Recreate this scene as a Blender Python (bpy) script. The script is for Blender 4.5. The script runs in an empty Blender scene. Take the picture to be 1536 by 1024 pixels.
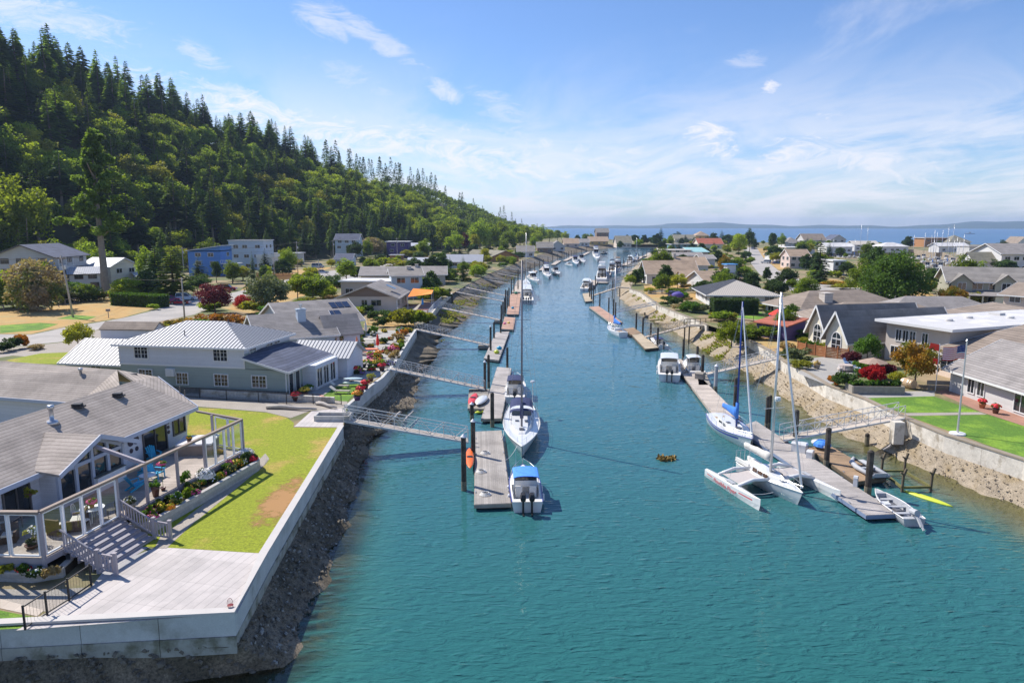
import bpy, bmesh, math, random
from mathutils import Vector, Matrix
from math import sin, cos, tan, pi, radians, atan2, sqrt, hypot, exp
SC = bpy.context.scene
COL = SC.collection

# ---------------------------------------------------------------- camera, sky, sun
FPX, CAMZ = 1060.0, 20.0
TH = math.atan(172 / FPX)
cam_d = bpy.data.cameras.new('camera'); cam = bpy.data.objects.new('camera', cam_d); COL.objects.link(cam)
cam.location = (0, 0, CAMZ); cam.rotation_euler = (pi / 2 - TH, 0, 0)
cam_d.sensor_width = 36; cam_d.lens = FPX / 1536 * 36; cam_d.clip_start = .5; cam_d.clip_end = 60000
SC.camera = cam
SC.view_settings.view_transform = 'Standard'; SC.view_settings.look = 'None'
SC.view_settings.gamma = 1; SC.view_settings.exposure = 0.58
SUN_EL, SUN_DIR = 47, (-0.82, 0.57)
world = bpy.data.worlds.new('World'); SC.world = world; world.use_nodes = True
wn, wl = world.node_tree.nodes, world.node_tree.links
wn.clear()
def wnode(t, **kw):
    n = wn.new(t)
    for k, v in kw.items(): setattr(n, k, v)
    return n
def build_world():
    out = wnode('ShaderNodeOutputWorld'); bg = wnode('ShaderNodeBackground')
    bg.inputs['Strength'].default_value = 0.15
    sky = wnode('ShaderNodeTexSky', sky_type='NISHITA', sun_disc=False)
    sky.sun_elevation = radians(SUN_EL); sky.sun_rotation = atan2(SUN_DIR[0], SUN_DIR[1])
    sky.air_density = 1.0; sky.dust_density = .25; sky.ozone_density = 3.4
    tc = wnode('ShaderNodeTexCoord')
    sep = wnode('ShaderNodeSeparateXYZ'); wl.new(tc.outputs['Generated'], sep.inputs[0])
    def math_(op, a, b=None, c=None, clamp=False):
        n = wnode('ShaderNodeMath', operation=op, use_clamp=clamp)
        for i, x in enumerate((a, b, c)):
            if x is None: continue
            if isinstance(x, (int, float)): n.inputs[i].default_value = x
            else: wl.new(x, n.inputs[i])
        return n.outputs[0]
    # cirrus: noise on a flat layer high above the place (direction / height)
    zc = math_('MAXIMUM', sep.outputs[2], .012)
    zz = math_('ADD', zc, .10)
    px = math_('DIVIDE', sep.outputs[0], zz); py = math_('DIVIDE', sep.outputs[1], zz)
    comb = wnode('ShaderNodeCombineXYZ'); wl.new(px, comb.inputs[0]); wl.new(py, comb.inputs[1])
    def noise(vec, scale, detail, rough, dist=0, mscale=(1, 1, 1), rot=0, loc=(0, 0, 0)):
        m = wnode('ShaderNodeMapping'); m.inputs['Scale'].default_value = mscale
        m.inputs['Rotation'].default_value = (0, 0, rot); m.inputs['Location'].default_value = loc
        wl.new(vec, m.inputs[0])
        n = wnode('ShaderNodeTexNoise'); n.inputs['Scale'].default_value = scale
        n.inputs['Detail'].default_value = detail; n.inputs['Roughness'].default_value = rough
        n.inputs['Distortion'].default_value = dist
        wl.new(m.outputs[0], n.inputs['Vector']); return n.outputs[0]
    def ramp(x, lo, hi):
        n = wnode('ShaderNodeMapRange', interpolation_type='SMOOTHSTEP', clamp=True)
        n.inputs[1].default_value = lo; n.inputs[2].default_value = hi
        wl.new(x, n.inputs[0]); return n.outputs[0]
    wisps = noise(comb.outputs[0], 1.15, 8, .64, .9, (1.0, .55, 1), radians(38), (3.1, 1.7, 0))
    big = noise(comb.outputs[0], .42, 3, .5, .2, (1, 1, 1), 0, (7.3, 2.2, 0))
    dens = math_('MULTIPLY', ramp(wisps, .47, .80), ramp(big, .46, .66))
    # a veil of cirrostratus low over the sea and left of centre
    low = math_('MULTIPLY', ramp(sep.outputs[2], .26, .03), ramp(wisps, .30, .66))
    mid = math_('MULTIPLY', low, .8)
    fine = noise(tc.outputs['Generated'], 17, 9, .72, 1.6, (1, 1, 2.6))
    puffs = None
    def puff(u, v, ru, rv, rot, amt):
        nonlocal puffs
        d = Vector(ray(u, v)).normalized()
        az, el = atan2(d[0], d[1]), math.asin(d[2])
        a = math_('SUBTRACT', azn, az); e = math_('SUBTRACT', sep.outputs[2], sin(el))
        c, s = cos(rot), sin(rot)
        a2 = math_('ADD', math_('MULTIPLY', a, c), math_('MULTIPLY', e, s))
        e2 = math_('SUBTRACT', math_('MULTIPLY', e, c), math_('MULTIPLY', a, s))
        r = math_('ADD', math_('POWER', math_('ABSOLUTE', math_('DIVIDE', a2, ru)), 2), math_('POWER', math_('ABSOLUTE', math_('DIVIDE', e2, rv)), 2))
        f = math_('ADD', r, math_('MULTIPLY', math_('SUBTRACT', fine, .5), 6.0))
        m = math_('MULTIPLY', ramp(f, 1.6, -.9), amt)
        puffs = m if puffs is None else math_('MAXIMUM', puffs, m)
    azn = math_('ARCTAN2', sep.outputs[0], sep.outputs[1])
    for p in ((1155, 133, .016, .010, .6, .9), (1070, 208, .038, .028, -.6, .95), (1196, 188, .012, .008, .3, .6),
              (1180, 236, .07, .026, .7, .85), (1290, 238, .12, .022, -.25, .8), (1125, 92, .026, .010, 0, .35),
              (480, 30, .035, .02, -.5, .5), (560, 55, .07, .014, -.5, .5), (665, 135, .028, .012, -.5, .6),
              (300, 82, .035, .013, -.4, .6), (30, 15, .12, .02, -.1, .6), (540, 122, .07, .02, -.3, .35),
              (700, 202, .03, .010, -.3, .5), (760, 168, .05, .02, -.5, .45), (430, 182, .20, .024, -.22, .9), (620, 222, .30, .034, -.14, .85),
              (860, 235, .20, .03, -.1, .7), (1390, 215, .05, .008, 0, .3), (1520, 205, .03, .006, 0, .3)):
        puff(*p)
    cloud = math_('MAXIMUM', math_('MAXIMUM', math_('MULTIPLY', dens, .5), mid), puffs)
    mixc = wnode('ShaderNodeMix', data_type='RGBA')
    tint = wnode('ShaderNodeMix', data_type='RGBA', blend_type='MULTIPLY'); tint.inputs['Factor'].default_value = 1
    wl.new(sky.outputs[0], tint.inputs['A']); tint.inputs['B'].default_value = (.485, .56, .70, 1)
    wl.new(cloud, mixc.inputs['Factor']); wl.new(tint.outputs['Result'], mixc.inputs['A'])
    mixc.inputs['B'].default_value = (4.6, 4.5, 4.7, 1)
    wl.new(mixc.outputs['Result'], bg.inputs['Color']); wl.new(bg.outputs[0], out.inputs[0])
sun_d = bpy.data.lights.new('sun', 'SUN'); sun_d.energy = 4.3; sun_d.angle = radians(.5); sun_d.color = (1, .94, .85)
sun = bpy.data.objects.new('sun', sun_d); COL.objects.link(sun)
_sh = hypot(*SUN_DIR); _sv = Vector((SUN_DIR[0] / _sh * cos(radians(SUN_EL)), SUN_DIR[1] / _sh * cos(radians(SUN_EL)), sin(radians(SUN_EL))))
sun.rotation_euler = _sv.to_track_quat('Z', 'Y').to_euler(); sun.location = (-60, 40, 120)

# ---------------------------------------------------------------- survey helpers (photo pixel -> ground point)
CT, ST = cos(TH), sin(TH)
GZ = 3.0
def ray(u, v):
    dx, dy = u - 768, v - 512
    return (dx, FPX * CT - dy * ST, -(dy * CT + FPX * ST))
def at(u, v, z=GZ):
    r = ray(u, v); t = (z - CAMZ) / r[2]
    return Vector((r[0] * t, r[1] * t, z))
def atY(u, v, Y):
    r = ray(u, v); t = Y / r[1]
    return Vector((r[0] * t, Y, CAMZ + r[2] * t))
def zat(p, v):                       # height of a point above plan point p seen at photo row v
    dy = v - 512; return CAMZ - p[1] * (dy * CT + FPX * ST) / (FPX * CT - dy * ST)
def V(*a): return Vector(a)

# ---------------------------------------------------------------- mesh builder
class MB:
    def __init__(s): s.v = []; s.f = []; s.m = []; s.cm = 0
    def mat(s, i): s.cm = i; return s
    def face(s, pts, flip=False):
        i = len(s.v); s.v += [tuple(p) for p in pts]
        idx = list(range(i, i + len(pts)))
        s.f.append(idx[::-1] if flip else idx); s.m.append(s.cm); return s
    def raw(s, vs, fs):
        i = len(s.v); s.v += [tuple(p) for p in vs]
        for f in fs: s.f.append([i + k for k in f]); s.m.append(s.cm)
        return s
    def box(s, c, size, rz=0, M=None):
        hx, hy, hz = size[0] / 2, size[1] / 2, size[2] / 2
        vs = [Vector((x, y, z)) for z in (-hz, hz) for x, y in ((-hx, -hy), (hx, -hy), (hx, hy), (-hx, hy))]
        if M is not None: vs = [M @ q for q in vs]
        elif rz: R = Matrix.Rotation(rz, 3, 'Z'); vs = [R @ q for q in vs]
        c = Vector(c); vs = [q + c for q in vs]
        return s.raw(vs, [(3, 2, 1, 0), (4, 5, 6, 7), (0, 1, 5, 4), (1, 2, 6, 5), (2, 3, 7, 6), (3, 0, 4, 7)])
    def box2(s, a, b):
        return s.box([(a[i] + b[i]) / 2 for i in range(3)], [abs(b[i] - a[i]) for i in range(3)])
    def bar(s, p, q, w, h=None, up=(0, 0, 1)):
        p, q = Vector(p), Vector(q); d = q - p; L = d.length
        if L < 1e-6: return s
        d /= L; up = Vector(up)
        if abs(d.dot(up)) > .98: up = Vector((0, 1, 0))
        x = d.cross(up).normalized(); z = x.cross(d)
        h = h or w; vs = []
        for e in (p, q):
            for a, b in ((-1, -1), (1, -1), (1, 1), (-1, 1)): vs.append(e + x * a * w / 2 + z * b * h / 2)
        return s.raw(vs, [(0, 1, 2, 3), (7, 6, 5, 4), (0, 4, 5, 1), (1, 5, 6, 2), (2, 6, 7, 3), (3, 7, 4, 0)])
    def tube(s, pts, r, n=8, cap=True):
        pts = [Vector(p) for p in pts]; rs = r if isinstance(r, (list, tuple)) else [r] * len(pts)
        i0 = len(s.v); N = len(pts)
        for k, p in enumerate(pts):
            d = (pts[min(k + 1, N - 1)] - pts[max(k - 1, 0)])
            d = d.normalized() if d.length > 1e-9 else Vector((0, 0, 1))
            a = Vector((1, 0, 0)) if abs(d.x) < .9 else Vector((0, 1, 0))
            x = d.cross(a).normalized(); y = d.cross(x)
            for j in range(n):
                t = 2 * pi * j / n; s.v.append(tuple(p + (x * cos(t) + y * sin(t)) * rs[k]))
        for k in range(N - 1):
            for j in range(n):
                a, b = i0 + k * n + j, i0 + k * n + (j + 1) % n
                s.f.append([a, b, b + n, a + n]); s.m.append(s.cm)
        if cap:
            s.f.append([i0 + j for j in range(n)][::-1]); s.m.append(s.cm)
            s.f.append([i0 + (N - 1) * n + j for j in range(n)]); s.m.append(s.cm)
        return s
    def lathe(s, prof, n=16, c=(0, 0, 0)):
        i0 = len(s.v)
        for r, z in prof:
            for j in range(n):
                t = 2 * pi * j / n; s.v.append((c[0] + r * cos(t), c[1] + r * sin(t), c[2] + z))
        for k in range(len(prof) - 1):
            for j in range(n):
                a, b = i0 + k * n + j, i0 + k * n + (j + 1) % n
                s.f.append([a, b, b + n, a + n]); s.m.append(s.cm)
        s.f.append([i0 + j for j in range(n)][::-1]); s.m.append(s.cm)
        s.f.append([i0 + (len(prof) - 1) * n + j for j in range(n)]); s.m.append(s.cm)
        return s
    def slab(s, poly, z0, z1):       # prism over a plan polygon; z0/z1 numbers or per-vertex lists
        n = len(poly)
        a0 = z0 if isinstance(z0, (list, tuple)) else [z0] * n; a1 = z1 if isinstance(z1, (list, tuple)) else [z1] * n
        ar = sum(poly[i][0] * poly[(i + 1) % n][1] - poly[(i + 1) % n][0] * poly[i][1] for i in range(n))
        if ar < 0: poly = poly[::-1]; a0 = a0[::-1]; a1 = a1[::-1]
        i = len(s.v)
        s.v += [(p[0], p[1], a0[k]) for k, p in enumerate(poly)] + [(p[0], p[1], a1[k]) for k, p in enumerate(poly)]
        s.f.append(list(range(i, i + n))[::-1]); s.f.append(list(range(i + n, i + 2 * n)))
        for k in range(n): s.f.append([i + k, i + (k + 1) % n, i + n + (k + 1) % n, i + n + k])
        s.m += [s.cm] * (n + 2); return s
    def plate(s, pts, th):           # a sloping slab: polygon pts, thickness th downwards
        pts = [Vector(p) for p in pts]; n = len(pts)
        nz = (pts[1] - pts[0]).cross(pts[2] - pts[1]).z
        if nz < 0: pts = pts[::-1]
        lo = [p - Vector((0, 0, th)) for p in pts]; i = len(s.v)
        s.v += [tuple(p) for p in lo + pts]
        s.f.append(list(range(i, i + n))[::-1]); s.f.append(list(range(i + n, i + 2 * n)))
        for k in range(n): s.f.append([i + k, i + (k + 1) % n, i + n + (k + 1) % n, i + n + k])
        s.m += [s.cm] * (n + 2); return s
    def loft(s, rings, close=False, cap=False):
        n = len(rings[0]); i0 = len(s.v)
        for r in rings: s.v += [tuple(p) for p in r]
        for k in range(len(rings) - 1):
            for j in range(n if close else n - 1):
                a, b = i0 + k * n + j, i0 + k * n + (j + 1) % n
                s.f.append([a, b, b + n, a + n]); s.m.append(s.cm)
        if cap:
            s.f.append([i0 + j for j in range(n)][::-1]); s.m.append(s.cm)
            s.f.append([i0 + (len(rings) - 1) * n + j for j in range(n)]); s.m.append(s.cm)
        return s
    def build(s, name, mats, parent=None, smooth=False, loc=None, world=False):
        me = bpy.data.meshes.new(name)
        off = Vector((0, 0, 0))
        if world and parent is not None: off = parent.location
        elif loc is not None and parent is None: off = Vector(loc)
        vs = [(p[0] - off[0], p[1] - off[1], p[2] - off[2]) for p in s.v] if (world or (loc is not None and parent is None)) else s.v
        me.from_pydata(vs, [], s.f)
        if not isinstance(mats, (list, tuple)): mats = [mats]
        for m in mats: me.materials.append(m)
        if len(mats) > 1: me.polygons.foreach_set('material_index', s.m)
        if smooth: me.polygons.foreach_set('use_smooth', [True] * len(me.polygons))
        me.update()
        o = bpy.data.objects.new(name, me); COL.objects.link(o)
        if parent is not None: o.parent = parent
        elif loc is not None: o.location = off
        return o
def tag(o, label=None, cat=None, group=None, kind=None):
    if label: o['label'] = label
    if cat: o['category'] = cat
    if group: o['group'] = group
    if kind: o['kind'] = kind
    return o
def thing(name, label, cat, loc=(0, 0, 0), rz=0, group=None):
    o = bpy.data.objects.new(name, None); COL.objects.link(o); o.empty_display_size = .3
    o.location = loc; o.rotation_euler = (0, 0, rz); return tag(o, label, cat, group)
KIDS = {}
def dup(root, loc, rz=0, label=None, group=None, sc=None):
    if root.name not in KIDS: KIDS[root.name] = [(c, [g for g in bpy.data.objects if g.parent == c]) for c in bpy.data.objects if c.parent == root]
    r = root.copy(); COL.objects.link(r); r.location = loc; r.rotation_euler = (0, 0, rz)
    if sc: r.scale = (sc, sc, sc) if isinstance(sc, (int, float)) else sc
    if label: r['label'] = label
    if group: r['group'] = group
    for c, gs in KIDS[root.name]:
        k = c.copy(); COL.objects.link(k); k.parent = r
        for g in gs:
            q = g.copy(); COL.objects.link(q); q.parent = k
    return r

# ---------------------------------------------------------------- materials
MATS = {}
def nmat(name):
    m = bpy.data.materials.new(name); m.use_nodes = True
    nt = m.node_tree; nt.nodes.clear(); return m, nt.nodes, nt.links
def M(name, col, rough=.75, var=.12, vs=2.0, bump=0, bs=20, line=None, metal=0, spec=.4, col2=None, c2s=.5, c2lo=.45, c2hi=.62, coat=0, tr=0, rnd=0, grain=None):
    """one procedural material. line=(axis, period m, dark amount, width) draws courses; col2 = a second colour in patches"""
    if name in MATS: return MATS[name]
    m, N, L = nmat(name)
    out = N.new('ShaderNodeOutputMaterial'); p = N.new('ShaderNodeBsdfPrincipled')
    p.inputs['Roughness'].default_value = rough; p.inputs['Metallic'].default_value = metal
    p.inputs['Specular IOR Level'].default_value = spec; p.inputs['Coat Weight'].default_value = coat
    tc = N.new('ShaderNodeTexCoord'); vec = tc.outputs['Object']
    def noise(sc, det=4, ro=.6):
        n = N.new('ShaderNodeTexNoise'); n.inputs['Scale'].default_value = sc; n.inputs['Detail'].default_value = det
        n.inputs['Roughness'].default_value = ro; L.new(vec, n.inputs['Vector']); return n.outputs[0]
    def mr(x, a, b, c=0, d=1, smooth=True):
        n = N.new('ShaderNodeMapRange'); n.clamp = True
        if smooth: n.interpolation_type = 'SMOOTHSTEP'
        for i, q in enumerate((a, b, c, d)): n.inputs[i + 1].default_value = q
        L.new(x, n.inputs[0]); return n.outputs[0]
    def mth(op, a, b=None):
        n = N.new('ShaderNodeMath'); n.operation = op
        for i, q in enumerate((a, b)):
            if q is None: continue
            if isinstance(q, (int, float)): n.inputs[i].default_value = q
            else: L.new(q, n.inputs[i])
        return n.outputs[0]
    cur = N.new('ShaderNodeRGB'); cur.outputs[0].default_value = (*col, 1); cur = cur.outputs[0]
    def mixrgb(a, b, f, mode='MIX'):
        n = N.new('ShaderNodeMix'); n.data_type = 'RGBA'; n.blend_type = mode
        if isinstance(f, (int, float)): n.inputs['Factor'].default_value = f
        else: L.new(f, n.inputs['Factor'])
        for k, q in (('A', a), ('B', b)):
            if isinstance(q, tuple): n.inputs[k].default_value = (*q, 1)
            else: L.new(q, n.inputs[k])
        return n.outputs['Result']
    if col2: cur = mixrgb(cur, col2, mr(noise(c2s, 6, .62), c2lo, c2hi))
    mul = mr(noise(vs, 5, .65), .2, .8, 1 - var, 1 + var, False)
    if grain:                                          # fine speckle (scale, amount)
        mul = mth('MULTIPLY', mul, mr(noise(grain[0], 2, .8), .25, .75, 1 - grain[1], 1 + grain[1], False))
    if rnd:
        oi = N.new('ShaderNodeObjectInfo'); mul = mth('MULTIPLY', mul, mr(oi.outputs['Random'], 0, 1, 1 - rnd, 1 + rnd, False))
    bumph = None
    for ln in ([line] if line and not isinstance(line, list) else (line or [])):
        ax, per, dark, wd = ln
        sp = N.new('ShaderNodeSeparateXYZ'); L.new(vec, sp.inputs[0])
        fr = mth('FRACT', mth('DIVIDE', sp.outputs['XYZ'.index(ax)], per))
        e = mr(fr, 0, wd, 1 - dark, 1, False); mul = mth('MULTIPLY', mul, e)
        idn = N.new('ShaderNodeTexWhiteNoise'); idn.noise_dimensions = '1D'
        L.new(mth('FLOOR', mth('DIVIDE', sp.outputs['XYZ'.index(ax)], per)), idn.inputs['W'])
        mul = mth('MULTIPLY', mul, mr(idn.outputs['Value'], 0, 1, 1 - var * .6, 1 + var * .6, False))
    cm = N.new('ShaderNodeMix'); cm.data_type = 'RGBA'; cm.blend_type = 'MULTIPLY'; cm.inputs['Factor'].default_value = 1
    L.new(cur, cm.inputs['A'])
    cb = N.new('ShaderNodeCombineColor'); [L.new(mul, cb.inputs[i]) for i in range(3)]
    L.new(cb.outputs[0], cm.inputs['B']); L.new(cm.outputs['Result'], p.inputs['Base Color'])
    if bump:
        b = N.new('ShaderNodeBump'); b.inputs['Strength'].default_value = bump; b.inputs['Distance'].default_value = .05
        L.new(noise(bs, 4, .7), b.inputs['Height']); L.new(b.outputs[0], p.inputs['Normal'])
    if tr:
        t = N.new('ShaderNodeBsdfTranslucent'); mx = N.new('ShaderNodeMixShader'); mx.inputs[0].default_value = tr
        tcol = mixrgb(cm.outputs['Result'], (1.25, 1.2, .5), 1.0, 'MULTIPLY')
        L.new(tcol, t.inputs[0]); L.new(p.outputs[0], mx.inputs[1]); L.new(t.outputs[0], mx.inputs[2]); L.new(mx.outputs[0], out.inputs[0])
    else: L.new(p.outputs[0], out.inputs[0])
    MATS[name] = m; return m
build_world()
# ================================================================ THE LAND
m_ground = M('ground_soil', (.30, .225, .13), .95, .22, .35, .3, 6, col2=(.125, .145, .05), c2s=.09, c2lo=.42, c2hi=.56, grain=(9, .18))
m_gravel = M('beach_gravel', (.20, .16, .11), .9, .4, .8, .9, 8, col2=(.11, .09, .058), c2s=.3, c2lo=.42, c2hi=.6, grain=(8, .65))
m_gravel_r = M('beach_shingle', (.32, .265, .195), .92, .3, 1.6, .9, 9, col2=(.27, .21, .13), c2s=.35, grain=(13, .5))
m_conc = M('seawall_concrete', (.52, .51, .49), .85, .18, .9, .2, 9, col2=(.36, .34, .30), c2s=.55, c2lo=.5, c2hi=.75, grain=(14, .08))
m_conc_old = M('old_seawall_concrete', (.62, .575, .50), .88, .25, 1.3, .3, 7, col2=(.36, .31, .24), c2s=.9, c2lo=.50, c2hi=.68, grain=(10, .12))
WLP = [(0, 945), (352, 921), (400, 832), (460, 732), (500, 665), (515, 640), (522, 611), (558, 580), (575, 568), (592, 548), (612, 515), (625, 495),
       (646, 474), (662, 453), (679, 440), (705, 425), (735, 410), (775, 395), (815, 380), (850, 372), (890, 367), (925, 366)]
LPAIR = [((0, 945), (250, 1200), 1.5), ((352, 921), (425, 1000), 1.5), ((400, 832), (478, 890), 1.5), ((460, 732), (520, 780), 1.5), ((500, 665), (535, 720), 1.5),
         ((515, 640), (548, 668), 1.5), ((522, 611), (585, 638), 1.5), ((558, 580), (627, 600), 1.5), ((575, 568), (624, 575), 1.5), ((592, 548), (640, 546), 1.6),
         ((612, 515), (657, 531), 1.6), ((625, 495), (654, 508), 1.7), ((646, 474), (686, 489), 1.7), ((662, 453), (706, 474), 1.9), ((679, 440), (722, 441), 2.5),
         ((705, 425), (748, 430), 2.9), ((735, 410), (773, 414), 2.9), ((775, 395), (800, 401), 2.9), ((815, 380), (832, 389), 2.9), ((850, 372), (862, 379), 2.9),
         ((890, 367), (905, 373), 2.9), ((925, 366), (926, 371.5), 2.9)]
RPAIR = [((1980, 905), (1990, 1010), 1.5), ((1536, 690), (1536, 762), 1.5), ((1417, 652), (1440, 726), 1.5), ((1352, 625), (1345, 685), 1.5), ((1296, 598), (1262, 650), 1.5),
         ((1240, 577), (1218, 624), 1.5), ((1212, 560), (1190, 604), 1.5), ((1180, 545), (1143, 573), 1.6), ((1152, 525), (1110, 551), 1.7),
         ((1119, 508), (1080, 540), 1.9), ((1085, 495), (1050, 522), 2.3), ((1060, 487), (1027, 506), 1.9), ((1039, 478), (994, 489), 1.7), ((988, 458), (965, 473), 1.6),
         ((960, 438), (940, 456), 1.7), ((944, 433), (928, 445), 1.9), ((948, 422), (928, 433), 2.6), ((952, 409), (936, 416), 2.9), ((960, 398), (948, 404), 2.9), ((972, 387), (962, 391), 2.9),
         ((985, 376), (978, 379.5), 2.9), ((994, 367), (985, 371.5), 2.9)]
def xy(p): return (p[0], p[1])
WL = [xy(at(*p)) for p, q, b in LPAIR]; WL[0] = (-45, WL[0][1] - 1.9)
WR = [xy(at(*p)) for p, q, b in RPAIR]
SL = [xy(at(*q, 0)) for p, q, b in LPAIR]; SR = [xy(at(*q, 0)) for p, q, b in RPAIR]
SL[0] = (-45, 20.5)
SEA = [(640, 400), (640, 610), (420, 690), (300, 770), (215, 850), (150, 930), (95, 1050), (70, 1250), (80, 1500), (20, 1680), (-300, 1750), (-700, 1700)]
BASIN = [xy(at(*p, 0)) for p in ((1478, 432), (1395, 432), (1372, 415), (1330, 404), (1245, 392), (1236, 384), (1260, 379), (1370, 380), (1415, 385), (1440, 398), (1462, 415))]
def fill(loops, z, name, mats):
    bm = bmesh.new(); es = []
    for lp in loops:
        vs = [bm.verts.new((p[0], p[1], z)) for p in lp]
        es += [bm.edges.new((vs[i], vs[(i + 1) % len(vs)])) for i in range(len(vs))]
    bmesh.ops.triangle_fill(bm, use_beauty=True, use_dissolve=False, edges=es)
    for f in bm.faces:
        f.normal_update()
        if f.normal.z < 0: f.normal_flip()
    me = bpy.data.meshes.new(name); bm.to_mesh(me); bm.free()
    for m in mats: me.materials.append(m)
    o = bpy.data.objects.new(name, me); COL.objects.link(o); return o
outer = WL + WR[::-1] + [(90, -5), (640, -5)] + SEA + [(-700, -5), (-45, -5)]
land = tag(fill([outer, BASIN], GZ, 'ground', [m_ground]), kind='structure')
b = MB()
for lp in (SEA, BASIN + [BASIN[0]]):
    for i in range(len(lp) - 1):
        b.face([(*lp[i], GZ), (*lp[i + 1], GZ), (*lp[i + 1], -2), (*lp[i], -2)])
tag(b.build('rock_embankment', m_gravel_r), kind='structure')
# beaches: from the foot of each wall down under the water
BEACH = []
def beach(name, W, S, bases, mat, seed, inward):
    rnd = random.Random(seed); bb = MB(); rings = []
    for i in range(len(W) - 1):
        d = hypot(W[i + 1][0] - W[i][0], W[i + 1][1] - W[i][1]); n = max(2, min(26, int(d / .7)))
        for k in range(n):
            t = k / n
            w = [W[i][j] * (1 - t) + W[i + 1][j] * t for j in (0, 1)]; s_ = [S[i][j] * (1 - t) + S[i + 1][j] * t for j in (0, 1)]
            if 0 < i and k > 0:
                wob = sin(w[1] * .9) * .35 + sin(w[1] * 2.3 + 1) * .2
                s_[0] += wob
            zb = bases[i] * (1 - t) + bases[i + 1] * t
            dx, dy = s_[0] - w[0], s_[1] - w[1]; ring = []
            for q in (-.25, 0, .1, .22, .35, .5, .65, .8, .92, 1.0, 1.15, 1.4, 1.8, 2.4, 3.2):
                z = zb * (1 - q) if q > 0 else zb
                if q > 1: z = -(q - 1) * 1.1 * max(.8, zb / 1.6)
                amp = (.025 if inward else .06) if 0 < q < 1.1 else 0
                ring.append((w[0] + dx * q, w[1] + dy * q, z + rnd.uniform(-amp, amp)))
            rings.append(ring)
    bb.loft(rings); BEACH.extend(bb.v)
    if not inward:
        bb.f = [f[::-1] for f in bb.f]
    return tag(bb.build(name, mat, smooth=True), kind='structure')
beach('left_beach', WL, SL, [b_ for _, _, b_ in LPAIR], m_gravel, 1, False)
beach('right_beach', WR, SR, [b_ for _, _, b_ in RPAIR], m_gravel_r, 2, True)

# ---------------------------------------------------------------- water
def water_mat():
    m, N, L = nmat('canal_water')
    out = N.new('ShaderNodeOutputMaterial')
    geo = N.new('ShaderNodeNewGeometry')
    def noise(scale, det, ro, ms, rot, dist=0., ty='FBM'):
        mp = N.new('ShaderNodeMapping'); mp.inputs['Scale'].default_value = ms; mp.inputs['Rotation'].default_value = (0, 0, rot)
        L.new(geo.outputs['Position'], mp.inputs[0])
        n = N.new('ShaderNodeTexNoise'); n.inputs['Scale'].default_value = scale; n.inputs['Detail'].default_value = det
        n.noise_type = ty; n.inputs['Roughness'].default_value = ro; n.inputs['Distortion'].default_value = dist
        L.new(mp.outputs[0], n.inputs['Vector']); return n.outputs[0]
    def bump(h, st, dist, prev=None):
        b = N.new('ShaderNodeBump'); b.inputs['Strength'].default_value = st; b.inputs['Distance'].default_value = dist
        L.new(h, b.inputs['Height'])
        if prev is not None: L.new(prev, b.inputs['Normal'])
        return b.outputs[0]
    n1 = bump(noise(1.7, 3, .55, (.55, 1.5, 1), radians(14), .5, 'RIDGED_MULTIFRACTAL'), .9, .16, bump(noise(1.2, 3, .6, (.6, 1.6, 1), radians(16), .8), .8, .3))
    n2 = g2 = bump(noise(2.6, 3, .6, (.6, 1.35, 1), radians(-12), .4), .7, .09, n1)
    hh = noise(1.7, 3, .55, (.55, 1.5, 1), radians(14), .5, 'RIDGED_MULTIFRACTAL'); gn = bump(hh, .6, .075, bump(noise(.10, 3, .5, (.6, 1.2, 1), radians(25)), .25, .5))
    nrm = bump(noise(.10, 3, .5, (.6, 1.2, 1), radians(25)), .3, .8, n2)
    at_ = N.new('ShaderNodeAttribute'); at_.attribute_name = 'depth'
    fr = N.new('ShaderNodeFresnel'); fr.inputs['IOR'].default_value = 1.34; L.new(gn, fr.inputs['Normal'])
    gl = N.new('ShaderNodeBsdfGlossy'); gl.inputs['Roughness'].default_value = .05; L.new(gn, gl.inputs['Normal'])
    df = N.new('ShaderNodeBsdfDiffuse'); L.new(nrm, df.inputs['Normal'])
    ramp = N.new('ShaderNodeValToRGB')
    e = ramp.color_ramp.elements
    e[0].position = 0; e[0].color = (.11, .135, .075, 1); e[1].position = 1; e[1].color = (.024, .124, .122, 1)
    k = e.new(.45); k.color = (.036, .145, .124, 1)
    L.new(at_.outputs['Fac'], ramp.inputs[0])
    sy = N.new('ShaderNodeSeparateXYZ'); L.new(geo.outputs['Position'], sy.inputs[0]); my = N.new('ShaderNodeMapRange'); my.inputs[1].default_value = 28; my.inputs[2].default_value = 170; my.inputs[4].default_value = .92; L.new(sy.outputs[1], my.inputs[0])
    cm = N.new('ShaderNodeMix'); cm.data_type = 'RGBA'; L.new(my.outputs[0], cm.inputs['Factor']); L.new(ramp.outputs[0], cm.inputs['A']); cm.inputs['B'].default_value = (.09, .21, .30, 1); L.new(cm.outputs['Result'], df.inputs[0])  # bluer, paler body with distance: sky reflection put into the diffuse colour
    tp = N.new('ShaderNodeBsdfTransparent'); tp.inputs[0].default_value = (.62, .66, .48, 1)
    mr = N.new('ShaderNodeMapRange'); mr.interpolation_type = 'SMOOTHSTEP'
    mr.inputs[1].default_value = 0; mr.inputs[2].default_value = .75; mr.inputs[3].default_value = .05; mr.inputs[4].default_value = 1
    L.new(at_.outputs['Fac'], mr.inputs[0])
    body = N.new('ShaderNodeMixShader'); L.new(mr.outputs[0], body.inputs[0]); L.new(tp.outputs[0], body.inputs[1]); L.new(df.outputs[0], body.inputs[2])
    mx = N.new('ShaderNodeMixShader'); L.new(fr.outputs[0], mx.inputs[0]); L.new(body.outputs[0], mx.inputs[1]); L.new(gl.outputs[0], mx.inputs[2])
    L.new(mx.outputs[0], out.inputs[0]); return m
m_water = water_mat()
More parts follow.
